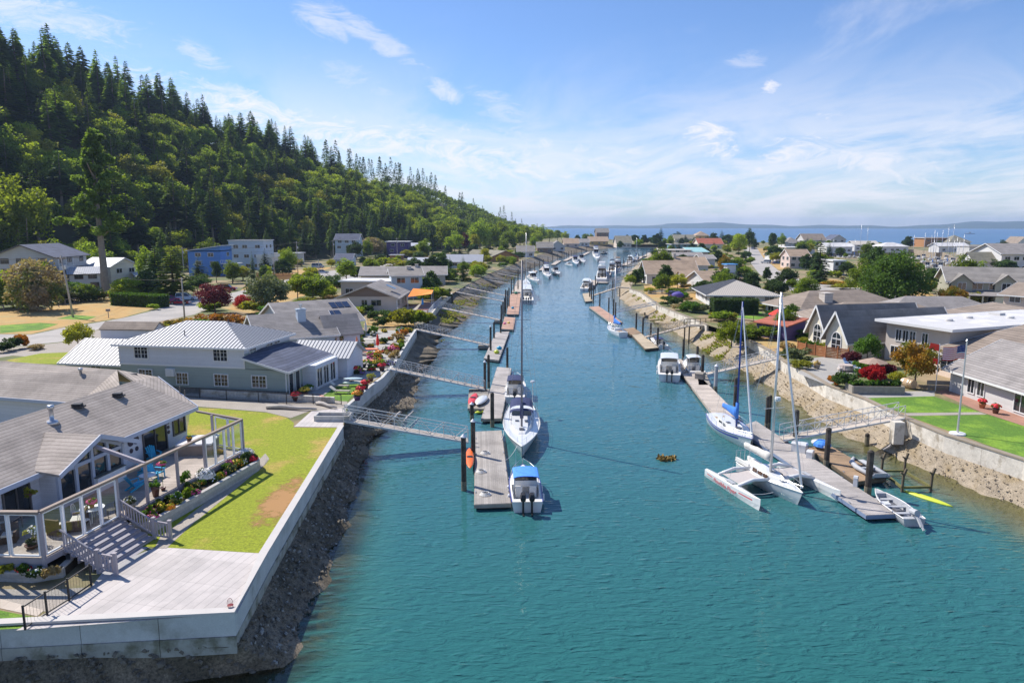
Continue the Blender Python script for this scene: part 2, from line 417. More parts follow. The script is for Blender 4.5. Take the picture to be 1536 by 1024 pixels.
def water():
    me = bpy.data.meshes.new('water'); vs = []; fs = []; dp = []
    def segd(p, A):
        best = 1e9
        for i in range(len(A) - 1):
            ax, ay = A[i]; bx, by = A[i + 1]; dx, dy = bx - ax, by - ay
            t = max(0, min(1, ((p[0] - ax) * dx + (p[1] - ay) * dy) / (dx * dx + dy * dy + 1e-9)))
            best = min(best, hypot(p[0] - ax - dx * t, p[1] - ay - dy * t))
        return best
    def interp(A, y):
        for i in range(len(A) - 1):
            if A[i][1] <= y <= A[i + 1][1]:
                t = (y - A[i][1]) / (A[i + 1][1] - A[i][1] + 1e-9); return A[i][0] * (1 - t) + A[i + 1][0] * t
        return A[-1][0] if y > A[-1][1] else A[0][0]
    ys = [-8, 10]; y = 20.
    while y < 700: ys.append(y); y += .5 + y * .012
    cols = 56
    for yy in ys:
        if yy < 600:
            xl, xr = interp(WL[1:], yy) - 2, interp(WR, yy) + 2
            k = min(1, max(0, (40 - yy) / 14)); xl = xl * (1 - k) - 50 * k
            xr = max(xr, 70 - yy * .5)
        else: xl, xr = WL[-1][0] - 60, WR[-1][0] + 4
        for c in range(cols + 1):
            x = xl + (xr - xl) * (.5 - .5 * cos(pi * c / cols)); vs.append((x, yy, 0))
            p = (x, yy); dl, dr = segd(p, SL), segd(p, SR)
            dp.append(min(1, min(dl / (4 if yy < 90 else 6), dr / (9 if yy < 80 else 8))))
    for r in range(len(ys) - 1):
        for c in range(cols):
            a = r * (cols + 1) + c; fs.append((a, a + 1, a + cols + 2, a + cols + 1))
    me.from_pydata(vs, [], fs)
    at_ = me.attributes.new('depth', 'FLOAT', 'POINT'); at_.data.foreach_set('value', dp)
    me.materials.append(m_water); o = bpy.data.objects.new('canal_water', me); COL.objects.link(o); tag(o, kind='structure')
    # the open sea and the marina basin, one sheet just below the canal sheet
    me = bpy.data.meshes.new('sea'); R = 42000
    me.from_pydata([(-R, 700, -.02), (R, 700, -.02), (R, R, -.02), (-R, R, -.02), (0, 150, -.02), (R, 150, -.02)], [], [(0, 1, 2, 3), (4, 5, 1)])
    at_ = me.attributes.new('depth', 'FLOAT', 'POINT'); at_.data.foreach_set('value', [1.] * 6)
    me.materials.append(M('open_sea', (.035, .115, .235), .35, .12, .004, .5, .02, spec=.6, col2=(.05, .14, .26), c2s=.003)); o = bpy.data.objects.new('sea', me); COL.objects.link(o); tag(o, kind='structure')
water()
m_bed = M('silty_bed', (.20, .165, .10), .95, .2, .6)
b = MB(); b.face([(-60, -10, -2.4), (700, -10, -2.4), (700, 720, -2.4), (-60, 720, -2.4)]); tag(b.build('canal_bed', m_bed), kind='structure')

# ---------------------------------------------------------------- far shore across the sea
m_far = M('far_shore_wood', (.045, .075, .05), .95, .3, .004, col2=(.30, .27, .18), c2s=.0016, c2lo=.68, c2hi=.72)
def far_hills():
    b = MB(); rings = []
    for i in range(150):
        u = 560 + i * 8.0
        d = Vector(ray(u, 340)); d.z = 0; d.normalize()
        hh = 42 + 16 * sin(u * .013 + .5) + 9 * sin(u * .031) + 5 * sin(u * .083)
        if u < 1000: hh = hh * .72 + 5
        if u > 1330: hh += min(14, (u - 1330) * .07)
        if u < 840: hh *= .8
        D = 8200.; hh *= 1.0
        rings.append([tuple(d * D + V(0, 0, -1)), tuple(d * (D + 60) + V(0, 0, 10)), tuple(d * (D + 260) + V(0, 0, hh * .66)), tuple(d * (D + 700) + V(0, 0, hh)), tuple(d * (D + 1500) + V(0, 0, hh * .8)), tuple(d * (D + 1900) + V(0, 0, -2))])
    b.loft(rings); tag(b.build('far_hills', m_far, smooth=True), kind='structure')
far_hills()
# ---------------------------------------------------------------- the bluff
FOOT = [(-225, 40), (-185, 110), (-163, 180), (-142, 255), (-124, 320), (-97, 420), (-62, 520), (-25, 640), (0, 750), (25, 900), (55, 1100), (75, 1250), (75, 1600)]
def foot_x(y):
    for i in range(len(FOOT) - 1):
        if FOOT[i][1] <= y <= FOOT[i + 1][1]:
            t = (y - FOOT[i][1]) / (FOOT[i + 1][1] - FOOT[i][1]); return FOOT[i][0] * (1 - t) + FOOT[i + 1][0] * t
    return FOOT[0][0] if y < FOOT[0][1] else FOOT[-1][0]
HM = [(40, 90), (350, 86), (400, 79), (460, 74), (490, 67), (570, 61), (680, 54), (850, 50), (1000, 42), (1100, 27), (1200, 11), (1350, 3), (1500, 0)]
def lerp_tab(T, y):
    for i in range(len(T) - 1):
        if T[i][0] <= y <= T[i + 1][0]:
            t = (y - T[i][0]) / (T[i + 1][0] - T[i][0]); return T[i][1] * (1 - t) + T[i + 1][1] * t
    return T[0][1] if y < T[0][0] else T[-1][1]
def hill_z(x, y):
    d = (foot_x(y) - x) * .96
    if d <= 0: return GZ
    t = min(1, d / 114); t = .62 * t + .38 * t * t * (3 - 2 * t)
    return GZ + lerp_tab(HM, y) * t + 1.2 * sin(x * .07 + y * .05) * min(1, d / 20)
m_hill = M('woodland_floor', (.05, .055, .025), .95, .3, .08, .4, 2, col2=(.09, .085, .04), c2s=.03)
b = MB(); rings = []
for i in range(60):
    y = 20 + i * 26
    rings.append([(foot_x(y) + 3 - (k / 15) ** 1.2 * 460, y, hill_z(foot_x(y) + 3 - (k / 15) ** 1.2 * 460, y) + (.01 if k else -.2)) for k in range(16)])
b.loft(rings); b.f = [f[::-1] for f in b.f]
tag(b.build('bluff_hill', m_hill, smooth=True), kind='structure')
# ================================================================ VEGETATION
def leafmat(name, c, tr=.38, rnd=.22, var=.28, c2=None, rough=.6, lo=.46, hi=.62):
    return M(name, c, rough, var, .55, tr=tr, rnd=rnd, col2=c2 or tuple(x * .6 for x in c), c2s=.45, c2lo=lo, c2hi=hi, spec=.25)
L_FIR = leafmat('fir_needles', (.105, .18, .05), .42, .35)
L_FIR2 = leafmat('spruce_needles', (.16, .25, .055), .58, .3)
L_FIR3 = leafmat('bright_fir_needles', (.21, .31, .07), .6, .3)
L_DARKFIR = leafmat('dark_fir_needles', (.050, .095, .045), .34, .3)
L_MID = leafmat('alder_leaves', (.21, .30, .045), .62, .3)
L_BRIGHT = leafmat('maple_leaves', (.29, .37, .045), .64, .3)
L_DARK = leafmat('pine_leaves', (.07, .125, .035), .36, .3)
L_GREEN = leafmat('laurel_leaves', (.11, .22, .03), .42)
L_YEL = leafmat('yellow_green_leaves', (.32, .33, .045), .48)
L_MAROON = leafmat('plum_leaves', (.16, .028, .045), .3)
L_RED = leafmat('red_maple_leaves', (.40, .018, .022), .3)
L_ORANGE = leafmat('orange_leaves', (.48, .19, .03), .35, c2=(.28, .23, .03))
L_GOLD = leafmat('golden_maple_leaves', (.42, .22, .025), .35, c2=(.16, .19, .025), lo=.42, hi=.58)
L_SILVER = leafmat('olive_grey_leaves', (.20, .24, .13), .3)
L_PINKT = leafmat('bronze_pink_leaves', (.42, .34, .22), .35, c2=(.17, .23, .06), lo=.46, hi=.58)
L_SAGE = leafmat('sage_leaves', (.14, .17, .08), .3)
L_TAN = leafmat('straw_grass', (.42, .31, .15), .3)
P_WHITE = M('white_petals', (.80, .78, .74), .7, .15, 9)
P_RED = M('red_petals', (.70, .025, .04), .6, .3, 9)
P_PINK = M('pink_petals', (.75, .10, .30), .6, .3, 9)
P_ORANGE = M('orange_petals', (.80, .30, .02), .6, .3, 9)
P_PURPLE = M('purple_petals', (.22, .12, .40), .6, .3, 9)
P_YELLOW = M('yellow_petals', (.80, .55, .05), .6, .3, 9)
BARK = M('bark', (.15, .11, .08), .95, .35, 3, .6, 14)
BARKL = M('pale_bark', (.27, .23, .19), .95, .3, 3, .6, 14)
def rhomb(b, c, d, w, L, wd):      # leaf blade: along d, width direction w
    b.face([c - d * L * .1, c + d * L * .45 + w * wd, c + d * L, c + d * L * .45 - w * wd])
def rv(r): 
    while 1:
        v = Vector((r.uniform(-1, 1), r.uniform(-1, 1), r.uniform(-1, 1)))
        if .05 < v.length < 1: return v.normalized()
def conifer_mesh(b, h, rad, seed, base=.12, whorls=26, per=8, droop=.35, dens=9, pw=.85):
    r = random.Random(seed)
    for i in range(whorls):
        t = i / (whorls - 1); z = h * (base + (1 - base) * t ** .92)
        Lb = rad * ((1 - t) ** pw * .95 + .05) * (1.0 if t > .12 else .75)
        n = max(3, int(per * (1 - t * .5)))
        for k in range(n):
            if r.random() < .10: continue
            a = 2 * pi * (k + r.random() * .8) / n + i * 1.7; L = Lb * r.uniform(.62, 1.16)
            d = Vector((cos(a), sin(a), 0)); m = max(3, int(dens * L / rad) + 2)
            for j in range(m):
                q = (j + .6) / m; up = -droop * L * q * q + .10 * L * q
                c = d * L * q * .93 + Vector((0, 0, z + up))
                for sgn in (-1, 1):
                    ang = a + sgn * r.uniform(.3, 1.0); dd = Vector((cos(ang), sin(ang), -r.uniform(.05, .55))).normalized()
                    sz = (L * .24 + h * .014) * r.uniform(.7, 1.2) * (1.1 - q * .5)
                    w = dd.cross(Vector((r.uniform(-.3, .3), r.uniform(-.3, .3), 1))).normalized()
                    rhomb(b, c, dd, w, sz * 1.5, sz * .5)
    for k in range(5):                         # leader
        rhomb(b, Vector((0, 0, h * (.965 + .012 * k))), Vector((r.uniform(-.4, .4), r.uniform(-.4, .4), 1)).normalized(), rv(r), h * .03, h * .006)
def trunk_mesh(b, h, r0, seed, limbs=0, spread=2., lean=.02):
    r = random.Random(seed)
    pts = [Vector((lean * h * (q ** 1.5) * sin(seed), lean * h * q * cos(seed), h * q)) for q in (0, .06, .25, .5, .75, 1)]
    b.tube(pts, [r0 * 1.35, r0, r0 * .85, r0 * .62, r0 * .4, r0 * .12], 7)
    for k in range(limbs):
        a = 2 * pi * k / limbs + r.random(); z = h * r.uniform(.35, .8); L = spread * r.uniform(.6, 1)
        p0 = Vector((0, 0, z)); b.tube([p0, p0 + Vector((cos(a) * L * .5, sin(a) * L * .5, L * .35)), p0 + Vector((cos(a) * L, sin(a) * L, L * .85))], [r0 * .4, r0 * .25, r0 * .08], 5)
def crown_mesh(b, c, R, seed, clumps=46, leaves=70, size=.42, shape=1.0, low=.25):
    """clumps of leaves through an uneven ellipsoid (R = rx, ry, rz)"""
    r = random.Random(seed); c = Vector(c)
    lob = [(rv(r), r.uniform(.75, 1.22)) for _ in range(7)]
    for k in range(clumps):
        d = rv(r)
        if d.z < -low: d.z *= -.6; d.normalize()
        rr = 1.0
        for ld, lf in lob:
            w = max(0, d.dot(ld)) ** 3; rr *= 1 + (lf - 1) * w
        q = (r.random() ** .42) * .92 * rr
        tap = 1.0 if d.z < 0 else (1 - (1 - shape) * d.z)
        cc = c + Vector((d.x * R[0] * q * tap, d.y * R[1] * q * tap, d.z * R[2] * q))
        cr = (R[0] + R[1] + R[2]) / 3 * r.uniform(.20, .36)
        for j in range(leaves):
            v = rv(r); e = cr * r.random() ** .4
            p = cc + Vector((v.x * e, v.y * e, v.z * e * .8)); dd = (v * .5 + rv(r) + Vector((0, 0, -.25))).normalized()
            w = dd.cross(rv(r)); w = w.normalized() if w.length > .05 else Vector((1, 0, 0))
            rhomb(b, p, dd, w, size * r.uniform(.7, 1.5), size * r.uniform(.35, .6))
PROTO_LOC = (0, 0, -60)            # masters are moved to their first place, see plant()
PROTOS = {}
def proto(key, name, leaf, h, make, trunk=None, bark=None):
    """one tree of a kind: the crown mesh is its own object data, trunk a second mesh; both shared by every copy"""
    b = MB(); make(b); me = b.build('crown', leaf)
    t = None
    if trunk:
        tb = MB(); trunk(tb); t = tb.build('trunk', bark or BARK)
    PROTOS[key] = (name, me.data, t.data if t else None, h)
    bpy.data.objects.remove(me)
    if t: bpy.data.objects.remove(t)
def plant(key, loc, h=None, rz=None, label=None, cat='tree', group=None, wide=1.0, name=None, leaf=None):
    nm, cme, tme, h0 = PROTOS[key]; s = (h or h0) / h0
    rz = random.uniform(0, 6.28) if rz is None else rz
    o = thing(name or nm, label, cat, loc, rz, group); o.scale = (s * wide, s * wide, s)
    c = bpy.data.objects.new('crown' if tme else 'foliage', cme); COL.objects.link(c); c.parent = o
    if leaf:
        c.material_slots[0].link = 'OBJECT'; c.material_slots[0].material = leaf
    if tme:
        t = bpy.data.objects.new('trunk', tme); COL.objects.link(t); t.parent = o
    return o
for i, (bs, rad, pr, dr) in enumerate(((.10, 4.6, 9, .35), (.16, 4.0, 8, .5), (.22, 4.9, 8, .25), (.34, 4.4, 8, .4))):
    proto('fir%d' % i, 'fir_tree', L_FIR if i % 2 == 0 else L_FIR2, 30, lambda b, bs=bs, rad=rad, pr=pr, dr=dr, i=i: conifer_mesh(b, 30, rad, 11 + i, bs, 30, pr, dr, 8),
          lambda b, i=i: trunk_mesh(b, 29, .42, i), BARKL)
proto('spruce', 'spruce_tree', L_DARK, 12, lambda b: conifer_mesh(b, 12, 3.4, 5, .06, 22, 9, .3, 8, .75), lambda b: trunk_mesh(b, 11.5, .22, 3))
proto('bigfir', 'fir_tree', L_FIR2, 26, lambda b: [crown_mesh(b, (cos(i * 2.4) * 3.4 * (1.1 - i / 20) * (i % 3 + 1) / 3, sin(i * 2.4) * 3.4 * (1.1 - i / 20) * (i % 3 + 1) / 3, 10.5 + i * .78), (2.5 * (1.15 - i / 26), 2.3 * (1.15 - i / 26), 1.0), 300 + i, 9, 60, .42, 1, .9) for i in range(20)], lambda b: trunk_mesh(b, 25.5, .55, 4, 6, 3), BARKL)
for i, (rx, rz_, sh) in enumerate(((4.8, 6.3, .8), (5.6, 5.9, .95), (4.4, 6.6, .75), (5.9, 6.2, .9))):
    proto('leafy%d' % i, 'leafy_tree', (L_MID, L_BRIGHT)[i % 2], 15, lambda b, i=i, rx=rx, rz_=rz_, sh=sh: crown_mesh(b, (0, 0, 7.6), (rx, rx * .95, rz_), 31 + i, 82, 62, .50, sh, .75),
          lambda b, i=i: trunk_mesh(b, 11, .3, i, 7, 3.2))
proto('pine', 'shore_pine', L_DARK, 7, lambda b: crown_mesh(b, (0, 0, 3.6), (2.9, 2.7, 3.3), 8, 56, 80, .36, .7, .8), lambda b: trunk_mesh(b, 5, .2, 2, 6, 1.6))
proto('pine2', 'shore_pine', L_DARK, 7, lambda b: crown_mesh(b, (0, 0, 3.6), (3.6, 3.0, 2.9), 19, 54, 80, .36, .85, .8), lambda b: trunk_mesh(b, 5, .2, 5, 6, 1.9))
proto('small', 'garden_tree', L_GREEN, 5, lambda b: crown_mesh(b, (0, 0, 2.75), (2.0, 1.9, 2.1), 14, 50, 90, .22, .9, .6), lambda b: trunk_mesh(b, 3.6, .11, 1, 6, 1.2))
proto('small2', 'garden_tree', L_GREEN, 5, lambda b: crown_mesh(b, (0, 0, 2.65), (2.5, 2.4, 2.15), 24, 60, 90, .22, .9, .6), lambda b: trunk_mesh(b, 3.6, .11, 7, 6, 1.4))
proto('shrub', 'shrub', L_GREEN, 1.6, lambda b: crown_mesh(b, (0, 0, .7), (1.1, 1.0, .85), 6, 26, 90, .15, 1, .6))
proto('shrub2', 'shrub', L_GREEN, 1.6, lambda b: crown_mesh(b, (0, 0, .65), (1.35, .95, .8), 16, 26, 90, .15, 1, .6))
proto('bush', 'bush', L_GREEN, 4, lambda b: crown_mesh(b, (0, 0, 1.8), (2.3, 2.2, 2.0), 46, 60, 90, .2, .9, .9))
proto('poplar', 'columnar_tree', L_DARK, 12, lambda b: crown_mesh(b, (0, 0, 6.2), (1.9, 1.9, 5.8), 66, 60, 60, .38, .8, .9), lambda b: trunk_mesh(b, 8, .2, 1))
proto('great', 'leafy_tree', leafmat('elm_leaves', (.12, .22, .032), .38), 14, lambda b: crown_mesh(b, (0, 0, 6.5), (8.8, 8.2, 6.8), 91, 230, 70, .46, .9, .9), lambda b: trunk_mesh(b, 9, .5, 2, 9, 5.5))
# ---------------------------------------------------------------- wood on the bluff
def forest():
    r = random.Random(4); con, dec, far = [], [], []
    y = 95.0
    while y < 1180:
        sp = 8.9 + max(0, (y - 350)) * .007
        d = -4.
        while d < 142:
            yy = y + r.uniform(-.45, .45) * sp; dd = d + r.uniform(-.42, .42) * sp; x = foot_x(yy) - dd / .96
            d += sp
            u = 768 + x / yy * FPX
            if u < -90 or dd > (132 if yy < 700 else 118): continue
            z = hill_z(x, yy)
            if yy < 330: pc = .86 if dd > 85 else (.72 if dd > 12 else .5)
            elif yy < 520: pc = .92 if dd > 88 else (.3 if dd > 26 else .72)
            elif yy < 830: pc = .9 if dd > 88 else .14
            else: pc = .10
            if 25 < dd < 55 and 330 > yy > 270: pc = .25
            kind = r.random() < pc
            h = (r.uniform(15, 33) if dd > 80 else r.uniform(15, 30)) if kind else r.uniform(12, 18)
            if yy > 850 and not kind: h = r.uniform(9, 14)
            if dd < 6: h *= .72
            (con if kind else dec).append((hypot(x, yy), x, yy, z - .3, h, r.randrange(4)))
        y += sp
    con.sort(); dec.sort()
    for i, (D, x, y, z, h, v) in enumerate(con[:290]):
        leaf = (None, L_FIR3, L_FIR2, L_FIR3, L_FIR2, L_FIR)[r.randrange(6)]
        plant('fir%d' % v, (x, y, z), h, r.uniform(0, 6), 'tall dark conifer standing among the others in the wood on the bluff', 'conifer', 'conifers in the wood on the bluff', r.uniform(1.3, 2.0), leaf=leaf)
    for i, (D, x, y, z, h, v) in enumerate(dec[:290]):
        leaf = (None, L_MID, L_BRIGHT, None, L_YEL, L_MID)[r.randrange(6)] if y < 500 else (None, L_MID, L_BRIGHT, None, L_BRIGHT)[r.randrange(5)]
        plant('leafy%d' % v, (x, y, z), h, r.uniform(0, 6), 'round green broadleaf tree among the others in the wood on the bluff', 'tree', 'broadleaf trees in the wood on the bluff', r.uniform(1.1, 1.45), leaf=leaf)
    rest = [(1,) + t for t in con[290:]] + [(0,) + t for t in dec[290:]]
    b = MB(); rr = random.Random(9)
    for k, D, x, y, z, h, v in rest:
        s = MB()
        if k:
            for j in range(230):
                q = rr.random() ** .75; a = rr.uniform(0, 6.28); rad = h * .19 * (1.03 - q) * rr.uniform(.25, 1.05); d = V(cos(a), sin(a), -.25).normalized(); c_ = V(cos(a) * rad, sin(a) * rad, h * (.08 + .9 * q))
                rhomb(s, c_, d, d.cross(V(0, 0, 1)).normalized(), h * .07 * (1.15 - q * .6), h * .026)
            [rhomb(s, V(0, 0, h * .94), V(sin(a) * .2, cos(a) * .2, 1), V(cos(a), sin(a), 0), h * .07, h * .012) for a in (0, 2, 4)]
        else: crown_mesh(s, (0, 0, h * .58), (h * .36, h * .36, h * .4), rr.randrange(999), 14, 16, 1.3)
        b.mat(0 if k else 1).raw([(p[0] + x, p[1] + y, p[2] + z) for p in s.v], s.f)
    if rest: tag(b.build('far_wood', [L_FIR, L_MID]), kind='stuff')
    print('FOREST', len(con), len(dec), len(rest))
forest()
# ================================================================ SEAWALLS, ROADS, YARDS
def offs(pts, d):                      # polyline shifted to its left by d
    out = []
    for i, p in enumerate(pts):
        a, c = pts[max(0, i - 1)], pts[min(len(pts) - 1, i + 1)]
        n = Vector((-(c[1] - a[1]), c[0] - a[0])); n.normalize(); out.append((p[0] + n.x * d, p[1] + n.y * d))
    return out
m_tide = M('tide_stained_concrete', (.36, .345, .30), .9, .25, 1.4, .3, 8, col2=(.17, .16, .11), c2s=.8, c2lo=.46, c2hi=.66)
def seawall(label, pts, zb, zt, th, mat, panel=3.6, cap=None, capm=None, foot=True):
    base = V(pts[0][0], pts[0][1], zb - .4)
    o = MB(); inner = offs(pts, th); f = MB(); ftp = offs(pts, -.07); c = MB(); co, ci = offs(pts, -.06), offs(pts, abs(th) * (1 if th > 0 else -1) + (.05 if th > 0 else -.05))
    if th < 0: ftp, co = offs(pts, .07), offs(pts, .06)
    for i in range(len(pts) - 1):
        L = hypot(pts[i + 1][0] - pts[i][0], pts[i + 1][1] - pts[i][1]); n = max(1, round(L / panel))
        for k in range(n):
            g = .012 / L
            def at_(A, t): return (A[i][0] * (1 - t) + A[i + 1][0] * t, A[i][1] * (1 - t) + A[i + 1][1] * t)
            a, e = k / n + (g if k else 0), (k + 1) / n - (g if k < n - 1 else 0)
            o.slab([at_(pts, a), at_(pts, e), at_(inner, e), at_(inner, a)], zb - .4, zt)
            if foot: f.slab([at_(ftp, a), at_(ftp, e), at_(pts, e), at_(pts, a)], zb - .4, zb + .42)
            if cap: c.slab([at_(co, k / n), at_(co, (k + 1) / n), at_(ci, (k + 1) / n), at_(ci, k / n)], zt + .002, zt + cap)
    w = o.build('seawall', mat, None, loc=base); tag(w, label, 'seawall')
    for mb, nm, mm in ((f, 'footing', m_tide), (c, 'coping', capm or mat)):
        if mb.f:
            mb.v = [(p[0] - base.x, p[1] - base.y, p[2] - base.z) for p in mb.v]; mb.build(nm, mm, w)
    return w
m_cap = M('wall_coping', (.30, .25, .19), .85, .2, 1.2, .2, 8)
m_capl = M('pale_coping', (.52, .49, .46), .8, .08, 1, .1, 12)
seawall('pale new concrete seawall round the paved corner and lawn at lower left', WL[0:6], 1.55, 3.05, .34, m_conc, 3.4, .10, m_capl)
seawall('grey concrete seawall under the flower garden beside the gravel beach', WL[6:12], 1.5, 3.15, .35, m_conc, 3.0)
seawall('low weathered seawall along the tan house with the orange sail', WL[12:15], 1.7, 3.1, .35, m_conc_old, 4, foot=False)
seawall('long stained old seawall with brown coping below the flagpole lawn', WR[0:10], 1.5, 2.95, -.38, m_conc_old, 3.8, .13, m_cap, foot=False)
seawall('pale stepped seawall below the white hip roofed house', WR[11:17], 1.6, 2.95, -.35, m_conc_old, 4, .10, m_cap, foot=False)
SHEETS = []
def sheet(name, px, z, mat, rot=0, world=None):
    pts = world or [xy(at(*p)) for p in px]
    if 'dry' not in name: SHEETS.append(pts)
    c, s = cos(-rot), sin(-rot)
    o = fill([[(p[0] * c - p[1] * s, p[0] * s + p[1] * c) for p in pts]], 0, name, [mat])
    o.location = (0, 0, GZ + z); o.rotation_euler = (0, 0, rot); return tag(o, kind='structure')
m_pave = M('pale_pavers', (.52, .475, .45), .8, .10, .7, .08, 20, line=[('X', .46, .42, .11), ('Y', 2.3, .2, .025)], col2=(.44, .405, .385), c2s=.4)
m_pave2 = M('stone_slabs', (.50, .43, .36), .85, .15, .7, line=[('X', .7, .3, .05), ('Y', .7, .3, .05)])
m_asph = M('pale_asphalt', (.40, .37, .34), .9, .12, .35, .2, 12, col2=(.33, .31, .29), c2s=.12, grain=(11, .1))
m_concy = M('yard_concrete', (.36, .345, .32), .88, .12, .5, .15, 10, line=('X', 3.1, .25, .01), grain=(9, .08))
m_yard = M('fine_gravel', (.36, .32, .275), .95, .14, .7, .6, 10, grain=(12, .35))
m_lawn1 = M('dry_lawn', (.245, .285, .016), .95, .34, 3.2, .8, 16, col2=(.40, .29, .07), c2s=.25, c2lo=.50, c2hi=.68, grain=(7, .42))
m_lawn2 = M('green_lawn', (.10, .205, .022), .95, .34, 3.0, .7, 16, col2=(.19, .32, .03), c2s=.3, grain=(7, .4))
m_dry = M('tan_dry_grass', (.46, .285, .10), .95, .18, .5, .5, 10, col2=(.40, .30, .13), c2s=.14, grain=(7, .15))
m_redwood = M('red_brick_deck', (.37, .20, .145), .85, .15, .8, line=[('X', .14, .2, .1), ('Y', 1.4, .2, .02)])
sheet('patio', [(240, 818), (402, 828), (356, 919), (24, 945), (80, 912), (137, 880), (160, 850)], .006, m_pave, radians(-13))
LAWN = [(286, 611), (330, 613), (400, 619), (430, 626), (441, 634), (440, 641), (512, 642), (399, 830), (236, 820), (200, 820), (225, 745), (275, 690)]
sheet('lawn', LAWN, .012, m_lawn1)
def bare():
    m, N, L = nmat('bare_turf'); o = N.new('ShaderNodeOutputMaterial'); g = N.new('ShaderNodeNewGeometry'); mp = N.new('ShaderNodeMapping'); c = at(421, 750); mp.vector_type = 'TEXTURE'
    mp.inputs['Location'].default_value = (c.x, c.y, GZ); mp.inputs['Rotation'].default_value = (0, 0, radians(2)); mp.inputs['Scale'].default_value = (1.15, 4.2, 1); L.new(g.outputs['Position'], mp.inputs[0])
    le = N.new('ShaderNodeVectorMath'); le.operation = 'LENGTH'; L.new(mp.outputs[0], le.inputs[0]); n = N.new('ShaderNodeTexNoise'); n.inputs['Scale'].default_value = 1.1; n.inputs['Detail'].default_value = 8; n.inputs['Roughness'].default_value = .7; L.new(g.outputs['Position'], n.inputs['Vector'])
    a = N.new('ShaderNodeMath'); a.operation = 'MULTIPLY_ADD'; L.new(n.outputs[0], a.inputs[0]); a.inputs[1].default_value = -2.6; L.new(le.outputs['Value'], a.inputs[2]); r = N.new('ShaderNodeMapRange'); r.inputs[1].default_value = -.25; r.inputs[2].default_value = -.85; r.inputs[4].default_value = .92; L.new(a.outputs[0], r.inputs[0])
    d = N.new('ShaderNodeBsdfDiffuse'); d.inputs[0].default_value = (.43, .25, .12, 1); t = N.new('ShaderNodeBsdfTransparent'); x = N.new('ShaderNodeMixShader'); L.new(r.outputs[0], x.inputs[0]); L.new(t.outputs[0], x.inputs[1]); L.new(d.outputs[0], x.inputs[2]); L.new(x.outputs[0], o.inputs[0]); return m
sheet('bare_patch', [(400, 690), (470, 690), (415, 800), (398, 826), (330, 820)], .02, bare())
sheet('paved_square', [(441, 640), (468, 616), (519, 612), (514, 641)], .024, m_pave)
sheet('gravel_path', [(270, 590), (345, 588), (432, 598), (521, 602), (521, 612), (468, 615), (436, 627), (400, 618), (290, 609)], .016, m_yard)
sheet('stepping_path', [(0, 898), (66, 915), (56, 924), (0, 912)], .016, m_pave2)
sheet('grass_corner', [(0, 915), (54, 926), (30, 942), (0, 944), (-120, 950), (-120, 905)], .012, m_lawn2)
sheet('gravel_strip', [(-60, 880), (60, 885), (140, 880), (72, 918), (0, 898), (-60, 890)], .010, m_yard)
sheet('yard_concrete', [(455, 602), (486, 593), (511, 576), (549, 577), (566, 567), (588, 547), (607, 514), (621, 496), (556, 495), (535, 512), (478, 540)], .008, m_concy)
sheet('small_lawn', [(485, 593), (511, 575), (547, 577), (519, 604)], .014, m_lawn2)
sheet('dry_yard', [(545, 487), (562, 468), (645, 466), (640, 476), (615, 492)], .010, m_dry)
sheet('house_terrace', [(575, 470), (600, 462), (662, 450), (660, 456), (643, 473), (615, 478)], .014, m_concy)
sheet('street', [(-60, 528), (-60, 500), (47, 502), (94, 492), (145, 484), (185, 477), (225, 467), (250, 457), (300, 447), (345, 440), (395, 428), (440, 417), (482, 408), (545, 400), (620, 392), (720, 381),
                 (722, 384), (625, 397), (560, 407), (522, 423), (480, 424), (430, 432), (380, 444), (330, 458), (290, 472), (225, 485), (150, 493), (98, 512), (0, 522)], .010, m_asph)
sheet('dry_verge', [(-60, 500), (-60, 468), (60, 462), (165, 447), (245, 452), (245, 458), (222, 466), (180, 477), (140, 483), (90, 491), (45, 501)], .006, m_dry)
sheet('grass_verge', [(0, 500), (0, 488), (60, 484), (88, 486), (60, 495)], .012, m_lawn2)
sheet('grass_verge', [(85, 478), (110, 472), (145, 475), (130, 480)], .012, m_lawn2)
sheet('gravel_verge', [(-60, 545), (-60, 528), (0, 523), (98, 513), (150, 494), (200, 490), (180, 520), (100, 540), (20, 533)], .006, m_yard)
sheet('front_lawn', [(10, 540), (60, 530), (110, 528), (95, 546), (20, 545)], .012, m_lawn1)
sheet('dry_lot', [(350, 445), (380, 420), (440, 405), (500, 400), (480, 408), (430, 420), (390, 430)], .004, m_dry)
sheet('dry_lot', [(330, 462), (385, 446), (480, 425), (520, 424), (500, 436), (450, 445), (380, 470)], .005, m_dry)
sheet('lawn_above_path', [(1296, 597), (1399, 594), (1469, 618), (1355, 619)], .012, m_lawn2)
sheet('lawn_below_path', [(1362, 624), (1482, 622), (1536, 639), (1720, 694), (1720, 755), (1536, 687)], .012, m_lawn2)
sheet('garden_path', [(1270, 589), (1402, 586), (1402, 594), (1294, 597)], .014, m_concy)
sheet('brick_terrace', [(1402, 587), (1426, 583), (1504, 611), (1720, 690), (1720, 694), (1536, 639), (1470, 617)], .016, m_redwood)
sheet('cobble_path', [(1356, 619.5), (1470, 618), (1481, 621.5), (1362, 623.5)], .014, m_yard)
sheet('grey_terrace', [(1197, 560), (1242, 578), (1285, 560), (1310, 548), (1262, 533), (1216, 537)], .008, m_concy)
sheet('dry_yard', [(1122, 508), (1150, 522), (1180, 540), (1215, 520), (1210, 500), (1150, 490)], .006, m_dry)
sheet('side_lawn', [(1058, 469), (1095, 476), (1150, 480), (1142, 468), (1075, 464)], .010, m_lawn2)
sheet('dry_yard', [(965, 438), (985, 453), (1062, 448), (1058, 438)], .006, m_dry)
sheet('dry_yard', [(968, 436), (1058, 432), (1055, 424), (965, 426)], .006, m_dry)
